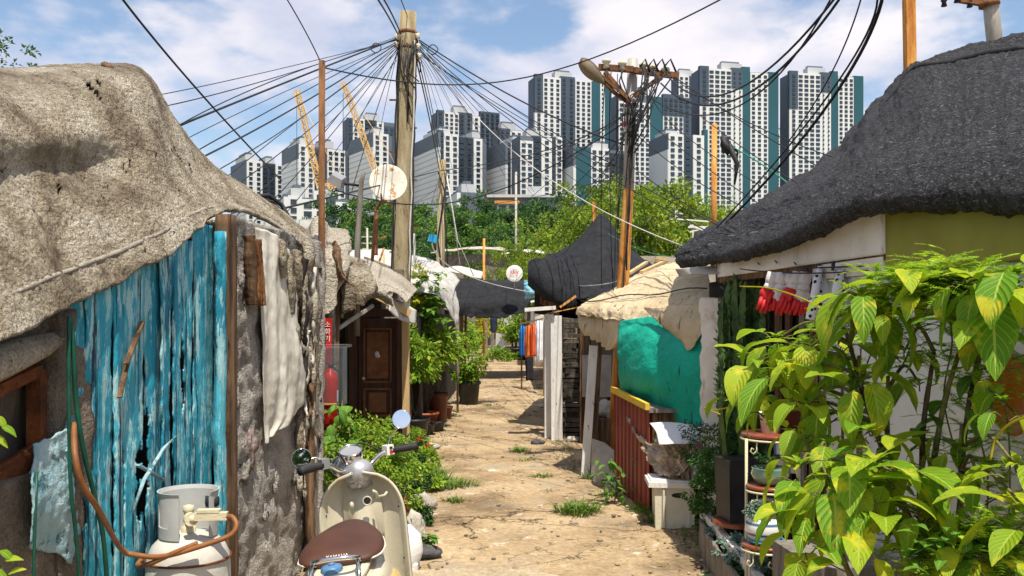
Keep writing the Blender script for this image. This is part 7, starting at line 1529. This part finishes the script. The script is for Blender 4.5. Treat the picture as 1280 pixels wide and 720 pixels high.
# grass tufts in the path cracks
def tuft(px, y, w_, h_, n, lab, seed, name='grass_tuft'):
    b = gd(px, y); g = random.Random(seed); mb = MB()
    for k in range(n):
        a = g.uniform(0, 6.28); q = b + V(w_ * math.cos(a) * g.random(), w_ * .8 * math.sin(a) * g.random(), .0)
        L_ = h_ * g.uniform(.35, 1.0); dx, dy = math.cos(a) * g.uniform(.4, 1.4), math.sin(a) * g.uniform(.4, 1.4); s_ = V(-dy, dx, 0).normalized() * .0045
        p1 = q + V(dx * L_ * .4, dy * L_ * .4, L_ * .65); p2 = q + V(dx * L_, dy * L_, L_ * g.uniform(.5, .95))
        mb.add([q - s_, q + s_, p1 + s_ * .8, p2, p1 - s_ * .8], [(0, 1, 2, 4), (4, 2, 3)])
    single(name, lab, 'grass', mb, M['grass'], b, group='grass tufts in the path')
for i, (px, y, w_, h_, n, lab) in enumerate(((650, 566, .14, .10, 190, 'rounded tuft in the middle of the path, farthest of the larger ones'), (656, 577, .12, .05, 120, 'thin flat tuft just nearer than the rounded middle one'), (678, 597, .14, .06, 130, 'low tuft on the crack right of the path middle'), (686, 616, .09, .04, 70, 'tiny tuft halfway between the low one and the big one'), (722, 642, .21, .13, 420, 'largest tuft in the path before the leaning grey sheet'), (567, 610, .24, .12, 380, 'wide tuft at the left path edge beyond the white sack'), (569, 628, .12, .07, 150, 'small tuft just nearer than the wide left edge one'), (545, 602, .16, .2, 200, 'tall grass clump against the left border stones'), (610, 507, .2, .05, 90, 'faint tuft near the black potted shrub'), (660, 505, .16, .04, 60, 'faint tuft before the white columns'), (826, 654, .14, .16, 240, 'tall tuft growing at the foot of the cream foam box'), (806, 640, .14, .12, 160, 'sprawling tuft between the counter and the foam box'), (762, 622, .1, .12, 120, 'spiky tuft by the foot of the grey sheet'), (740, 600, .1, .12, 120, 'small tuft under the white post'), (678, 708, .05, .03, 40, 'tiny tuft near the bottom of the path'))):
    tuft(px, y, w_, h_, n, lab, i)
t = Thing('broad_leaf_plant', 'young weed with broad light leaves growing before the corrugated counter', 'plant', gd(768, 632)); mb = MB(); g = random.Random(14); b = gd(768, 632)
for k in range(34):
    a = b + V(g.uniform(-.14, .14), g.uniform(-.1, .1), .05 + .36 * g.random()); nice_leaf(mb, a, (g.uniform(-1, 1), g.uniform(-1, .4), g.uniform(-.5, .5)), (0, 0, 1), g.uniform(.07, .13), g.uniform(.04, .07), .8, 6, seed=k)
t.part('leaves', mb, M['big_leaf_dark']); t.part('stem', MB().tube([b, b + V(.02, 0, .2), b + V(-.03, 0, .42)], [.007, .006, .003], 5).tube([b, b + V(.1, 0, .15), b + V(.13, 0, .26)], .004, 5), M['bark_green'])
# far end of the alley
for px, y, D, rr, lm_, lab in ((604, 402, 44, (1.4, 1.6, 1.0), 'lf_lemon', 'glowing lemon yellow shrub at the end of the alley'), (570, 428, 40, (1.1, 1.4, 1.0), 'lf_bright', 'green shrub left of and below the lemon one'), (640, 404, 52, (2.2, 2, 1.6), 'lf_bright', 'leafy shrub closing the alley behind the far laundry'), (572, 392, 56, (2.2, 2, 1.8), 'lf_bright', 'tall green shrub closing the alley on the far left'), (588, 438, 49, (.8, 1, .4), 'lf_bright', 'low light green growth where the path ends')):
    c = at(px, y, D); t = Thing('garden_shrub', lab, 'shrub', V(c.x, D, 0)); t.part('foliage', crown(MB(), c, rr, 60, 34, .16, int(px), clr=.26), M[lm_]); t.part('stem', MB().tube([V(c.x, D, 0), V(c.x + .1, D, c.z * .6), c], [.06, .05, .03], 6), M['bark'])
potted('potted_tree', 'bushy potted tree beyond the canopy right of the far path', V(at(645, 0, 36).x, 36, 0), .5, .5, 'pot_black', [(at(641, 405, 36), (.55, .6, .8)), (at(648, 420, 36), (.5, .4, .4))], 'lf_bright', .13, 12, 34, 34)
for px, D, lab in ((622, 37, 'low green plant by the far white panel on the alley side'), (634, 34.5, 'low plant in front of the potted tree beyond the canopy')):
    b = V(at(px, 0, D).x, D, 0); t = Thing('border_plant', lab, 'plant', b); t.part('foliage', crown(MB(), b + V(0, 0, .25), (.35, .3, .28), 24, 30, .09, px), M['lf_bright']); t.part('stem', MB().tube([b, b + V(0, 0, .3)], .02, 5), M['bark'])
# ---------------------------------------------------------------- right side
# cactus column clump
CT = Thing('cactus', 'tall dark green columnar cactus clump against the right shack', 'cactus', V(1.62, 6.0, 0))
g = random.Random(31)
def cac(pts, r):
    mb = MB(); n = 12; P = [cr([Vector(p) for p in pts], k / 40) for k in range(41)]; vs = []
    for i, p in enumerate(P):
        rr_ = r * (1 + .15 * math.sin(i * 1.7)) * (1 if i < 37 else (41 - i) / 4.5)
        for k in range(n):
            a = 2 * math.pi * k / n + .3; q = rr_ * (1.35 if k % 4 == 0 else .55); vs.append(p + V(q * math.cos(a), q * math.sin(a), 0))
    fs = [(i * n + k, i * n + (k + 1) % n, (i + 1) * n + (k + 1) % n, (i + 1) * n + k) for i in range(40) for k in range(n)] + [tuple(40 * n + k for k in range(n))]
    mb.add(vs, fs)
    # spiny leaf tips on the ribs
    pts_ = np.array([P[g.randint(2, 39)] + V(*(r * 1.2 * x for x in (math.cos(b), math.sin(b), 0))) for b in [(.3 + g.choice((0, 2.094, 4.19))) for _ in range(170)]]); dr = np.array([[g.uniform(-1, 1), g.uniform(-1, 1), .8] for _ in range(170)])
    kite_leaves(mb, pts_, dr, .05, .35, .2, int(r * 1e4), droop=-.3); return mb
for k, (px, y0, y1, D, r_) in enumerate(((906, 640, 372, 6.0, .030), (914, 640, 350, 6.1, .034), (923, 640, 344, 6.0, .036), (932, 640, 352, 5.9, .034), (941, 640, 346, 6.0, .036), (950, 640, 352, 5.9, .034), (958, 640, 372, 5.8, .03), (904, 640, 440, 5.7, .026), (928, 640, 420, 5.6, .03), (946, 640, 430, 5.6, .028))):
    b = V(1.62 + (px - 930) * .0025, 6.0, 0); CT.part('column', cac([b, (at(px, 520, D) + V(0, 0, 0)), at(px + g.uniform(-2, 2), (520 + y1) / 2, D), at(px + g.uniform(-3, 3), y1, D)], r_), M['cactus'])
CT.part('pot', pot_mb(V(1.62, 6.0, 0), .22, .35), M['pot_black'])
# juniper-like shrub with white and magenta flowers
t = Thing('juniper_shrub', 'dark green cascading juniper like shrub right of the foam box', 'shrub', V(1.42, 6.05, 0))
mb = MB(); 
for c, rr, n_, sd_ in ((at(906, 562, 6.0), (.17, .2, .13), 34, 1), (at(892, 590, 6.0), (.14, .18, .15), 34, 2), (at(882, 625, 6.1), (.12, .16, .14), 30, 3), (at(886, 652, 6.1), (.11, .14, .11), 24, 4), (at(915, 580, 5.8), (.12, .15, .10), 20, 5)): crown(mb, c, rr, n_, 46, .032, sd_, .35, clr=.3)
t.part('foliage', mb, M['lf_jun']); t.part('stem', MB().tube([V(1.45, 6.05, 0), at(900, 610, 6.05), at(905, 565, 6)], [.025, .02, .01], 7), M['bark'])
t = Thing('aster_plant', 'white flowering plant with one magenta bloom between newspaper and cactus', 'plant', V(at(880, 0, 6.7).x, 6.7, 0))
mb = MB(); crown(mb, at(882, 560, 6.7), (.17, .15, .18), 30, 40, .035, 31, .25, clr=.35); t.part('foliage', mb, M['lf_deep'])
fw = MB()
for k in range(26): 
    p = at(868 + rnd.random() * 34, 535 + rnd.random() * 34, 6.5 + rnd.uniform(-.1, .1)); kite_leaves(fw, np.array([p] * 6), np.array([[math.cos(a), math.sin(a) * .5, .3] for a in range(6)]), .018, .5, .1, k, droop=0)
t.part('white_blooms', fw, M['white_block'])
fm = MB(); p = at(873, 556, 6.45)
for k in range(14): fm_a = k * .449; nice_leaf(fm, p, (math.cos(fm_a), -.4, math.sin(fm_a)), (0, -1, 0), .032, .014, .2, 3)
t.part('magenta_bloom', fm, M['flower'])
t.part('stem', MB().tube([V(at(880, 0, 6.7).x, 6.7, 0), at(884, 590, 6.7), at(880, 550, 6.7)], [.01, .008, .004], 6), M['bark_green'])
# planter board along the path
PB = Thing('planter_board', 'long weathered plywood edging board at the lower right', 'board', V(1.3, 5.4, 0))
PB.part('board', sheet([[V(1.32, 6.15, .26), V(1.26, 5.3, .25), V(1.22, 4.5, .25), V(1.2, 3.9, .26)], [V(1.32, 6.15, 0), V(1.27, 5.3, 0), V(1.23, 4.5, 0), V(1.2, 3.9, 0)]], 14, 60, .02, ((.02, 4), (.006, 16)), ragged=.02, rag=(0, 0, 1, 0), seed=111), M['wood_grey'])
PB.part('pale_stringer', MB().bar((1.35, 6.1, .28), (1.28, 4.2, .28), .045, .05), M['white_paint'])
PB.part('soil_bed', bx(1.36, 1.98, 3.9, 6.1, 0, .16), M['soil'])
# black tall pot, shelf stand, bowls
single('tall_black_pot', 'tall square black pot between the juniper shrub and plant stand', 'pot', MB().box(at(922, 610, 5.55) + V(0, 0, -.02), (.19, .19, .42), (0, 0, .2), taper=1.15), M['pot_black'])
t = Thing('low_stool', 'low round stool with white legs carrying the tall black pot', 'stool', V(at(925, 0, 5.55).x, 5.55, 0))
c = at(925, 652, 5.55); t.part('top', MB().disc(c, (0, 0, 1), .17, 24, .025), M['redwood'])
for a in (0.5, 2.6, 4.7, 5.8): t.part('leg', MB().tube([c + V(.13 * math.cos(a), .13 * math.sin(a), -.01), V(c.x + .15 * math.cos(a), c.y + .15 * math.sin(a), 0.16)], .01, 6), M['iron_white'])
PS = Thing('plant_stand', 'curly cream iron plant stand with three red wooden discs', 'plant stand', V(1.36, 4.55, 0))
tiers = [(at(968, 545, 4.7), .17), (at(962, 610, 4.55), .115), (at(958, 683, 4.45), .12)]
for k, (c, r_) in enumerate(tiers):
    PS.part('shelf', MB().lathe([(0, 0), (r_, 0), (r_ + .006, .008), (r_, .018), (0, .018)], c, 32), M['redwood'])
    PS.part('hoop', MB().tube([c + V((r_ + .004) * math.cos(a), (r_ + .004) * math.sin(a), -.012) for a in [q * math.pi / 14 for q in range(29)]], .006, 6, cap=False), M['iron_cream'])
    for a in (-2.4, -1.5, -.6):
        e = c + V(r_ * math.cos(a), r_ * math.sin(a), -.02); PS.part('scroll', MB().tube([e + V(0, 0, 0), e + V(.0, 0, -.04), e + V(-.018, 0, -.06), e + V(-.034, 0, -.045), e + V(-.026, 0, -.028), e + V(-.016, 0, -.036)], .004, 6), M['iron_cream'])
for dx, m_ in ((-.125, 'iron_cream'), (.15, 'iron_cream')):
    x = 1.35 + dx; PS.part('upright', MB().tube([V(x, 4.6, .16), V(x, 4.6, 1.02)], .008, 6), M[m_])
arc = [V(at(937, 0, 4.6).x, 4.6, .16), at(936, 660, 4.6), at(938, 640, 4.6), at(948, 627, 4.6), at(960, 624, 4.6), at(972, 627, 4.6)]
PS.part('arch', MB().tube([cr(arc, k / 24) for k in range(25)], .010, 8), M['iron_white'])
def bowl(name, lab, c, r, h, mt, cat='bowl'):
    return single(name, lab, cat, MB().lathe([(0, 0), (r * .5, 0), (r * .82, h * .25), (r, h * .62), (r * .93, h * .92), (r * .97, h), (r * .88, h), (r * .84, h * .9), (0, h * .85)], c, 32), M[mt], c)
c2 = tiers[1][0] + V(.0, -.01, .019); bowl('celadon_bowl', 'sea green glazed bowl on the middle shelf of the stand', c2, .098, .09, 'celadon', 'bowl')
cs = tiers[1][0] + V(.0, 0, .10); t = Thing('bonsai', 'tiny dark bonsai growing in the sea green bowl', 'plant', cs); t.part('foliage', crown(MB(), cs + V(-.01, 0, .06), (.06, .05, .03), 12, 30, .02, 5), M['lf_deep']); t.part('stem', MB().tube([cs + V(0, 0, -.02), cs + V(.01, 0, .06)], .006, 6), M['bark'])
stripe = mat('white_blue_stripes', [(.70, .70, .68), (.76, .76, .74)], 4, .3, bump=0, wave=((.02, .09, .22), 6.0, (0, 0, 1), .35))
for n_ in stripe.node_tree.nodes:
    if n_.type == 'TEX_WAVE': n_.bands_direction = 'Z'
c3 = tiers[2][0] + V(0, 0, .019); M['stripe'] = stripe
single('striped_pot', 'white pot with dark blue stripes on the lowest shelf', 'pot', MB().lathe([(0, 0), (.075, 0), (.098, .04), (.092, .09), (.075, .11), (.07, .11), (.068, .10), (0, .10)], c3 + V(-.01, 0, 0.02), 32), stripe, c3)
single('blue_saucer', 'bright blue saucer under the striped pot', 'saucer', MB().lathe([(0, 0), (.08, 0), (.10, .018), (.095, .019), (0, .012)], c3, 32), mat('blue_glaze', [(.05, .26, .42), (.08, .32, .5)], 5, .2, bump=0, coat=.5), c3)
t = Thing('succulent', 'grey green succulent growing over the striped pot', 'plant', c3 + V(0, 0, .12)); t.part('foliage', crown(MB(), c3 + V(-.02, 0, .17), (.09, .07, .05), 14, 26, .022, 8), M['lf_gray']); t.part('stem', MB().tube([c3 + V(0, 0, .11), c3 + V(0, 0, .17)], .006, 5), M['bark_green'])
c1 = tiers[0][0] + V(.02, 0, .018)
for dx, r_, h_, m_, lab in ((-.04, .06, .11, 'white_paint', 'white cup shaped pot on the top shelf, left one'), (.07, .065, .13, 'pot_brown', 'brown pot on the top shelf, right one')):
    single('small_pot', lab, 'pot', pot_mb(c1 + V(dx, 0, 0.001), r_, h_), M[m_])
single('blue_striped_cloth', 'cloth with blue stripes behind the middle of the stand', 'cloth', sheet(P_([[(968, 555, 4.95), (1000, 556, 4.85)], [(970, 590, 4.95), (1002, 592, 4.85)]]), 14, 16, .01, ((.02, 5),)), mat('striped_cloth', [(.6, .62, .68), (.7, .72, .76)], 4, .9, bump=.1, wave=((.05, .12, .35), 5, (1, 0, 0), .3)), at(985, 590, 4.9))
for k, (px, y, D, r_, lab) in enumerate(((935, 700, 5.0, .05, 'small terracotta pot of succulents farthest along the planter'), (958, 716, 4.75, .055, 'small terracotta pot of succulents nearest the stand foot'))):
    b = at(px, y, D); b.z = .165; potted('small_succulent_pot', lab, b, r_, .09, 'terracotta', [(b + V(0, 0, .13), (.10, .09, .06))], 'lf_gray', .028, 30 + k, 16, 26, stemm='bark_green')
for px, D, s_, lm_, lab in ((912, 5.75, .10, 'lf_gray', 'grey green trailing succulent at the planter board, far end'), (925, 5.3, .11, 'lf_gray', 'grey green trailing succulent in the middle of the planter'), (948, 4.95, .09, 'lf_deep', 'small green plant between the two terracotta pots'), (988, 4.5, .13, 'lf_deep', 'dark leafy plant in the planter right of the stand')):
    b = V(at(px, 0, D).x, D, .16); t = Thing('planter_plant', lab, 'plant', b); t.part('foliage', crown(MB(), b + V(-.04, 0, .10), (s_, s_, s_ * .7), 20, 30, .028, px), M[lm_]); t.part('stem', MB().tube([b, b + V(0, 0, .1)], .006, 5), M['bark_green'])
single('grey_crate', 'dark grey wooden crate behind the lime leaved shrub', 'crate', MB().box(V(1.50, 4.05, .32), (.42, .5, .5), (0, 0, .1)), M['wood_grey'])
single('green_hose_end', 'bright green hose end lying by the planter board', 'hose', MB().tube([gd(888, 716), gd(878, 722) + V(0, 0, .01), gd(868, 730) + V(0, 0, .01)], .012, 8), mat('bright_green_hose', [(.02, .45, .12), (.03, .5, .15)], 4, .4, bump=0))
# ---------------------------------------------------------------- lime leaved shrub in the right foreground
LS = Thing('lime_leaved_shrub', 'tall shrub with large drooping lime green leaves in the right foreground', 'shrub', V(1.56, 3.25, 0))
LS.part('pot', pot_mb(V(1.56, 3.25, 0), .24, .34), M['pot_brown'])
g = random.Random(77); root = V(1.56, 3.25, .3)
clus = [(975, 468, 3.35, 9, .23), (948, 452, 3.5, 7, .2), (925, 505, 3.65, 4, .22), (1005, 440, 3.3, 7, .19), (1048, 430, 3.4, 6, .18), (1078, 372, 3.05, 9, .23), (1100, 400, 3.05, 6, .22), (1128, 350, 2.95, 6, .17), (1205, 350, 2.8, 7, .22), (1238, 362, 2.75, 9, .24), (1268, 348, 2.7, 6, .2), (1180, 352, 3.0, 7, .19),
        (1000, 585, 3.0, 7, .2), (1035, 560, 3.1, 6, .19), (1062, 588, 2.9, 10, .24), (1095, 580, 2.85, 8, .25), (1122, 592, 2.85, 7, .22), (1040, 620, 2.85, 7, .22), (1105, 640, 2.8, 5, .2), (1010, 680, 2.85, 6, .2), (1030, 520, 3.3, 5, .22), (1065, 700, 2.8, 4, .18),
        (970, 425, 3.45, 7, .18), (1150, 372, 2.95, 5, .16), (1232, 400, 2.75, 5, .2), (1075, 470, 3.1, 6, .2), (1090, 545, 3.0, 6, .2), (1015, 630, 2.95, 7, .22), (1075, 640, 2.8, 7, .22), (1010, 505, 3.25, 6, .2), (1190, 690, 2.7, 6, .16), (1240, 690, 2.65, 6, .16),
        (1165, 600, 3.0, 6, .12), (1200, 560, 2.95, 6, .11), (1150, 640, 2.8, 6, .13), (1225, 610, 2.75, 6, .12), (1240, 460, 2.85, 6, .12), (1000, 540, 3.2, 6, .12), (1130, 440, 3.1, 6, .12), (960, 520, 3.5, 6, .12),
        (1272, 585, 2.55, 6, .17), (1285, 640, 2.5, 6, .2), (1255, 505, 2.6, 6, .13), (1150, 480, 3.3, 4, .16)]
stems = [(1075, 455), (1170, 520), (1210, 470), (1120, 500), (1060, 560), (1240, 520)]
lf = MB(); stm = MB(); tw = MB()
mains = []
for k, (px, y, D) in enumerate(((1062, 430, 3.2), (1110, 470, 3.15), (1168, 440, 3.05), (1205, 420, 3.0), (1228, 430, 2.95), (1020, 600, 3.05))):
    tip = at(px, y, D); mid = root.lerp(tip, .5) + V(g.uniform(-.06, .1), g.uniform(-.05, .05), -.05)
    P = [root + V(g.uniform(-.1, .1), g.uniform(-.08, .08), 0), root.lerp(mid, .5) + V(.04, 0, 0), mid, mid.lerp(tip, .55) + V(-.02, 0, .02), tip]
    pts = [cr(P, q / 20) for q in range(21)]; mains.append(pts)
    stm_ = MB().tube(pts, [.017 * (1 - .6 * q / 20) for q in range(21)], 10, wob=.5); LS.part('main_stem', stm_, M['bark_green' if k % 2 else 'bark'])
for i, (px, y, D, n, L_) in enumerate(clus):
    c = at(px, y, D)
    best = min((p for ms in mains for p in ms[8:]), key=lambda p: (p - c).length + (.3 if p.z > c.z + .05 else 0))
    P = [best, best.lerp(c, .5) + V(0, 0, .03 + .06 * g.random()), c]
    tw.tube([cr(P, q / 10) for q in range(11)], [.008 - .0004 * q for q in range(11)], 7)
    a0_ = g.uniform(0, 6.28)
    for k in range(n):
        a = a0_ + k * 2.4 + g.uniform(-.3, .3); dz = g.uniform(-1.5, -.15) if k < n - 2 else g.uniform(.1, .6)
        ll = L_ * (.5 + .6 * g.random() ** .7); b = c + V(math.cos(a), math.sin(a), 0) * .02 + V(0, 0, g.uniform(-.06, .02))
        d0 = V(math.cos(a), math.sin(a), .25 + .3 * (dz > 0)).normalized(); pe = b + d0 * (.035 + .04 * g.random()) 
        tw.tube([b, b.lerp(pe, .6) + V(0, 0, .006), pe], [.0028, .0024, .002], 5)
        nice_leaf(lf, pe, V(math.cos(a) * .8, math.sin(a) * .8, dz * .8), (0, 0, 1) if dz > -.7 else (math.cos(a), math.sin(a), .5), ll, ll * g.uniform(.46, .6), g.uniform(.5, 1.3), 9, .03, .3, seed=i * 13 + k)
    for k in range(7):   # small young leaves at the tip
        a = g.uniform(0, 6.28); nice_leaf(lf, c + V(0, 0, .01), V(math.cos(a), math.sin(a), g.uniform(.2, 1.2)), (0, 0, 1), L_ * g.uniform(.2, .42), L_ * .12, .8, 6, .03, .3, seed=i + k * 7)
LS.part('leaves', lf, M['big_leaf']); LS.part('twigs', tw, M['bark_green'])
# dark shaded older leaves inside
dk = MB()
for k in range(34):
    ms = mains[k % 6]; p = ms[g.randint(9, 18)]; a = g.uniform(0, 6.28)
    nice_leaf(dk, p, V(math.cos(a), math.sin(a), g.uniform(-.9, .2)), (0, 0, 1), g.uniform(.09, .17), .07, 1, 7, .03, .3, seed=k)
LS.part('inner_leaves', dk, M['big_leaf_dark'])
# feathery cypress vine over it
def fern(mb, base, d, L_, w_, n=13, g=g):
    d = Vector(d).normalized(); s = d.cross(V(0, 0, 1)); s = s.normalized() if s.length > .01 else V(1, 0, 0); nn = s.cross(d)
    p = Vector(base); k0 = []
    for i in range(n):
        t_ = (i + 1) / n; dd = (d - V(0, 0, .5 * t_)).normalized(); p = p + dd * (L_ / n); wl = w_ * math.sin(math.pi * (.12 + .82 * t_)) ** .8
        for sg in (-1, 1):
            e = p + (s * sg + dd * .55 + nn * g.uniform(-.25, .25)).normalized() * wl; h = dd * .0034 + nn * .0008
            mb.add([p - h, p + h, e], [(0, 1, 2)])
    mb.tube([Vector(base), Vector(base) + d * L_ * .5 - V(0, 0, .06 * L_), p], .0007, 3, cap=False); return mb
FV = Thing('feathery_vine', 'fine feathery vine tangled through the top and right of the lime leaved shrub', 'vine', V(1.66, 3.2, .3))
fv = MB(); fs_ = MB()
paths = [[(1010, 440, 3.35), (1060, 385, 3.2), (1120, 358, 3.05), (1190, 350, 2.95), (1275, 352, 2.8)], [(1040, 400, 3.3), (1100, 360, 3.1), (1160, 360, 3.0), (1230, 362, 2.8)], [(1225, 720, 3.0), (1235, 600, 3.05), (1215, 500, 3.05), (1225, 400, 3.0), (1210, 340, 2.95)], [(1190, 700, 3.0), (1200, 600, 3.1), (1180, 500, 3.1), (1190, 420, 3.0), (1170, 350, 3.0)], [(1260, 700, 2.9), (1262, 560, 2.9), (1250, 450, 2.9), (1262, 370, 2.8)], [(950, 450, 3.6), (1000, 470, 3.5), (1060, 520, 3.4), (1120, 470, 3.3), (1150, 400, 3.2)], [(1075, 500, 3.4), (1090, 440, 3.3), (1140, 380, 3.2), (1170, 330, 3.1)], [(1130, 358, 3.0), (1150, 345, 2.95), (1180, 345, 2.9), (1250, 355, 2.8)], [(1160, 700, 2.8), (1210, 660, 2.75), (1280, 680, 2.6)], [(1140, 720, 2.8), (1200, 700, 2.7), (1290, 650, 2.6)]]
for i, P in enumerate(paths):
    P = [at(*p) for p in P]; pts = [cr(P, q / 30) for q in range(31)]
    fs_.tube(pts, .003, 5)
    dens = 190 if i in (0, 1, 7) else 125
    for k in range(dens):
        p = pts[g.randint(0, 30)] + V(g.uniform(-.07, .07), g.uniform(-.1, .1), g.uniform(-.06, .06)); a = g.uniform(0, 6.28)
        fern(fv, p, (math.cos(a), math.sin(a), g.uniform(-.4, .8)), g.uniform(.07, .14), g.uniform(.022, .036))
FV.part('leaves', fv, M['lf_fern']); FV.part('runners', fs_, M['bark_green'])
for i, (P, lab) in enumerate((([(925, 358, 4.2), (960, 360, 4.0), (1000, 372, 3.7), (1040, 392, 3.4)], 'yellow tendril reaching across in front of the red gloves'), ([(900, 518, 3.9), (880, 510, 4.0), (898, 512, 3.8), (940, 500, 3.6)], 'yellow tendril pointing left from the lowest lime leaves'), ([(1284, 520, 2.4), (1262, 530, 2.45), (1245, 548, 2.5), (1238, 575, 2.5)], 'yellow tendril curling in at the right edge'))):
    P = [at(*p) for p in P]; single('vine_tendril', lab, 'tendril', MB().tube([cr(P, q / 20) for q in range(21)], .0035, 6), M['lf_lemon'])
CL = Thing('corner_creeper', 'bright creeper leaves rising from the bottom right corner', 'creeper', V(1.5, 2.6, 0)); mb = MB()
for k in range(170):
    p = at(1130 + g.random() * 150, 655 + g.random() * 80, 2.75 + g.uniform(-.2, .2)); a = g.uniform(0, 6.28); nice_leaf(mb, p, (math.cos(a), math.sin(a), g.uniform(-.3, .8)), (0, 0, 1), g.uniform(.05, .10), .035, .9, 5, seed=k)
CL.part('leaves', mb, M['big_leaf_dark']); CL.part('stem', MB().tube([V(1.5, 2.6, 0), at(1220, 700, 2.75)], .01, 6).tube([V(1.5, 2.6, .2), at(1180, 690, 2.8)], .006, 5), M['bark_green'])
NL = Thing('corner_sprig', 'yellow green sprig peeking in at the left edge by the window', 'sprig', at(-30, 720, 1.9)); mb = MB()
for k, (px, y) in enumerate(((-6, 520), (2, 532), (-8, 545), (0, 688), (6, 700), (-6, 712), (10, 718))): nice_leaf(mb, at(px, y, 1.9), (.6, 0, g.uniform(-.6, .6)), (0, -.4, 1), .04, .02, .6, 5, seed=k)
NL.part('leaves', mb, M['big_leaf']); NL.part('stem', MB().tube([at(-30, 900, 1.9), at(-20, 700, 1.9), at(-10, 520, 1.9)], .003, 5), M['bark_green'])

# litter and pebbles on the path: nobody could count them
mb = MB(); g = random.Random(55)
for k in range(900):
    y = 5 + 24 * g.random() ** 1.8; side = g.random()
    x = g.uniform(-1.25, 1.1) if side < .4 else ((-1.0 + g.gauss(0, .14) - .0 * y) if side < .7 else ((1.25 if y < 9.5 else .55) + g.gauss(0, .12)))
    s_ = g.uniform(.006, .02) * (1.5 if g.random() < .08 else 1)
    mb.ball((x, y, .016 + s_ * .3), (s_ * g.uniform(.7, 1.5), s_ * g.uniform(.6, 1.2), s_ * .5), 6, lump=.3, seed=k)
single('gravel', 'scattered pebbles and grit lying over the sandy path', 'gravel', mb, mat('path_grit', [(.16, .12, .08), (.42, .35, .25)], 6, .95, bump=0, island=.5), V(0, 8, 0), kind='stuff')
mb = MB()
for k in range(420):
    y = 5 + 16 * g.random() ** 1.5; x = (-.95 + g.gauss(0, .22)) if g.random() < .55 else ((1.15 if y < 9.5 else .5) + g.gauss(0, .2))
    a = g.uniform(0, 6.28); nice_leaf(mb, V(x, y, .025), (math.cos(a), math.sin(a), .15), (0, 0, 1), g.uniform(.02, .055), g.uniform(.01, .022), g.uniform(-.6, .8), 3, seed=k)
single('fallen_leaves', 'dry fallen leaves scattered along both edges of the path', 'fallen leaves', mb, mat('dry_leaf', [(.16, .08, .03), (.34, .20, .07)], 6, .9, bump=0, island=.5), V(0, 8, 0), kind='stuff')
# creeping weeds along the foot of the walls
mb = MB()
for k in range(1500):
    u_ = g.random(); y = 6 + 16 * g.random() ** 1.4; x = (-1.02 + g.gauss(0, .09)) if u_ < .5 else ((1.32 if y < 9.5 else .66) + g.gauss(0, .05))
    a = g.uniform(0, 6.28); L_ = g.uniform(.02, .075); q = V(x, y, .012); s__ = V(-math.sin(a), math.cos(a), 0) * .004
    mb.add([q - s__, q + s__, q + V(math.cos(a) * L_ * .6, math.sin(a) * L_ * .6, L_)], [(0, 1, 2)])
single('creeping_weeds', 'thin creeping weeds along the feet of the walls beside the path', 'weeds', mb, M['grass'], V(0, 8, 0), kind='stuff')
# greenery behind the viewpoint, seen in the scooter mirrors
t = Thing('garden_shrub', 'green shrub mass behind the viewpoint, reflected in the left mirror', 'shrub', V(3.0, -6, 0)); t.part('foliage', crown(MB(), (3.0, -6, 1.1), (2.4, 1.0, 1.2), 70, 36, .16, 61, clr=.3), M['lf_deep']); t.part('stem', MB().tube([V(3.0, -6, 0), V(3.1, -6, 1)], .05, 6), M['bark'])
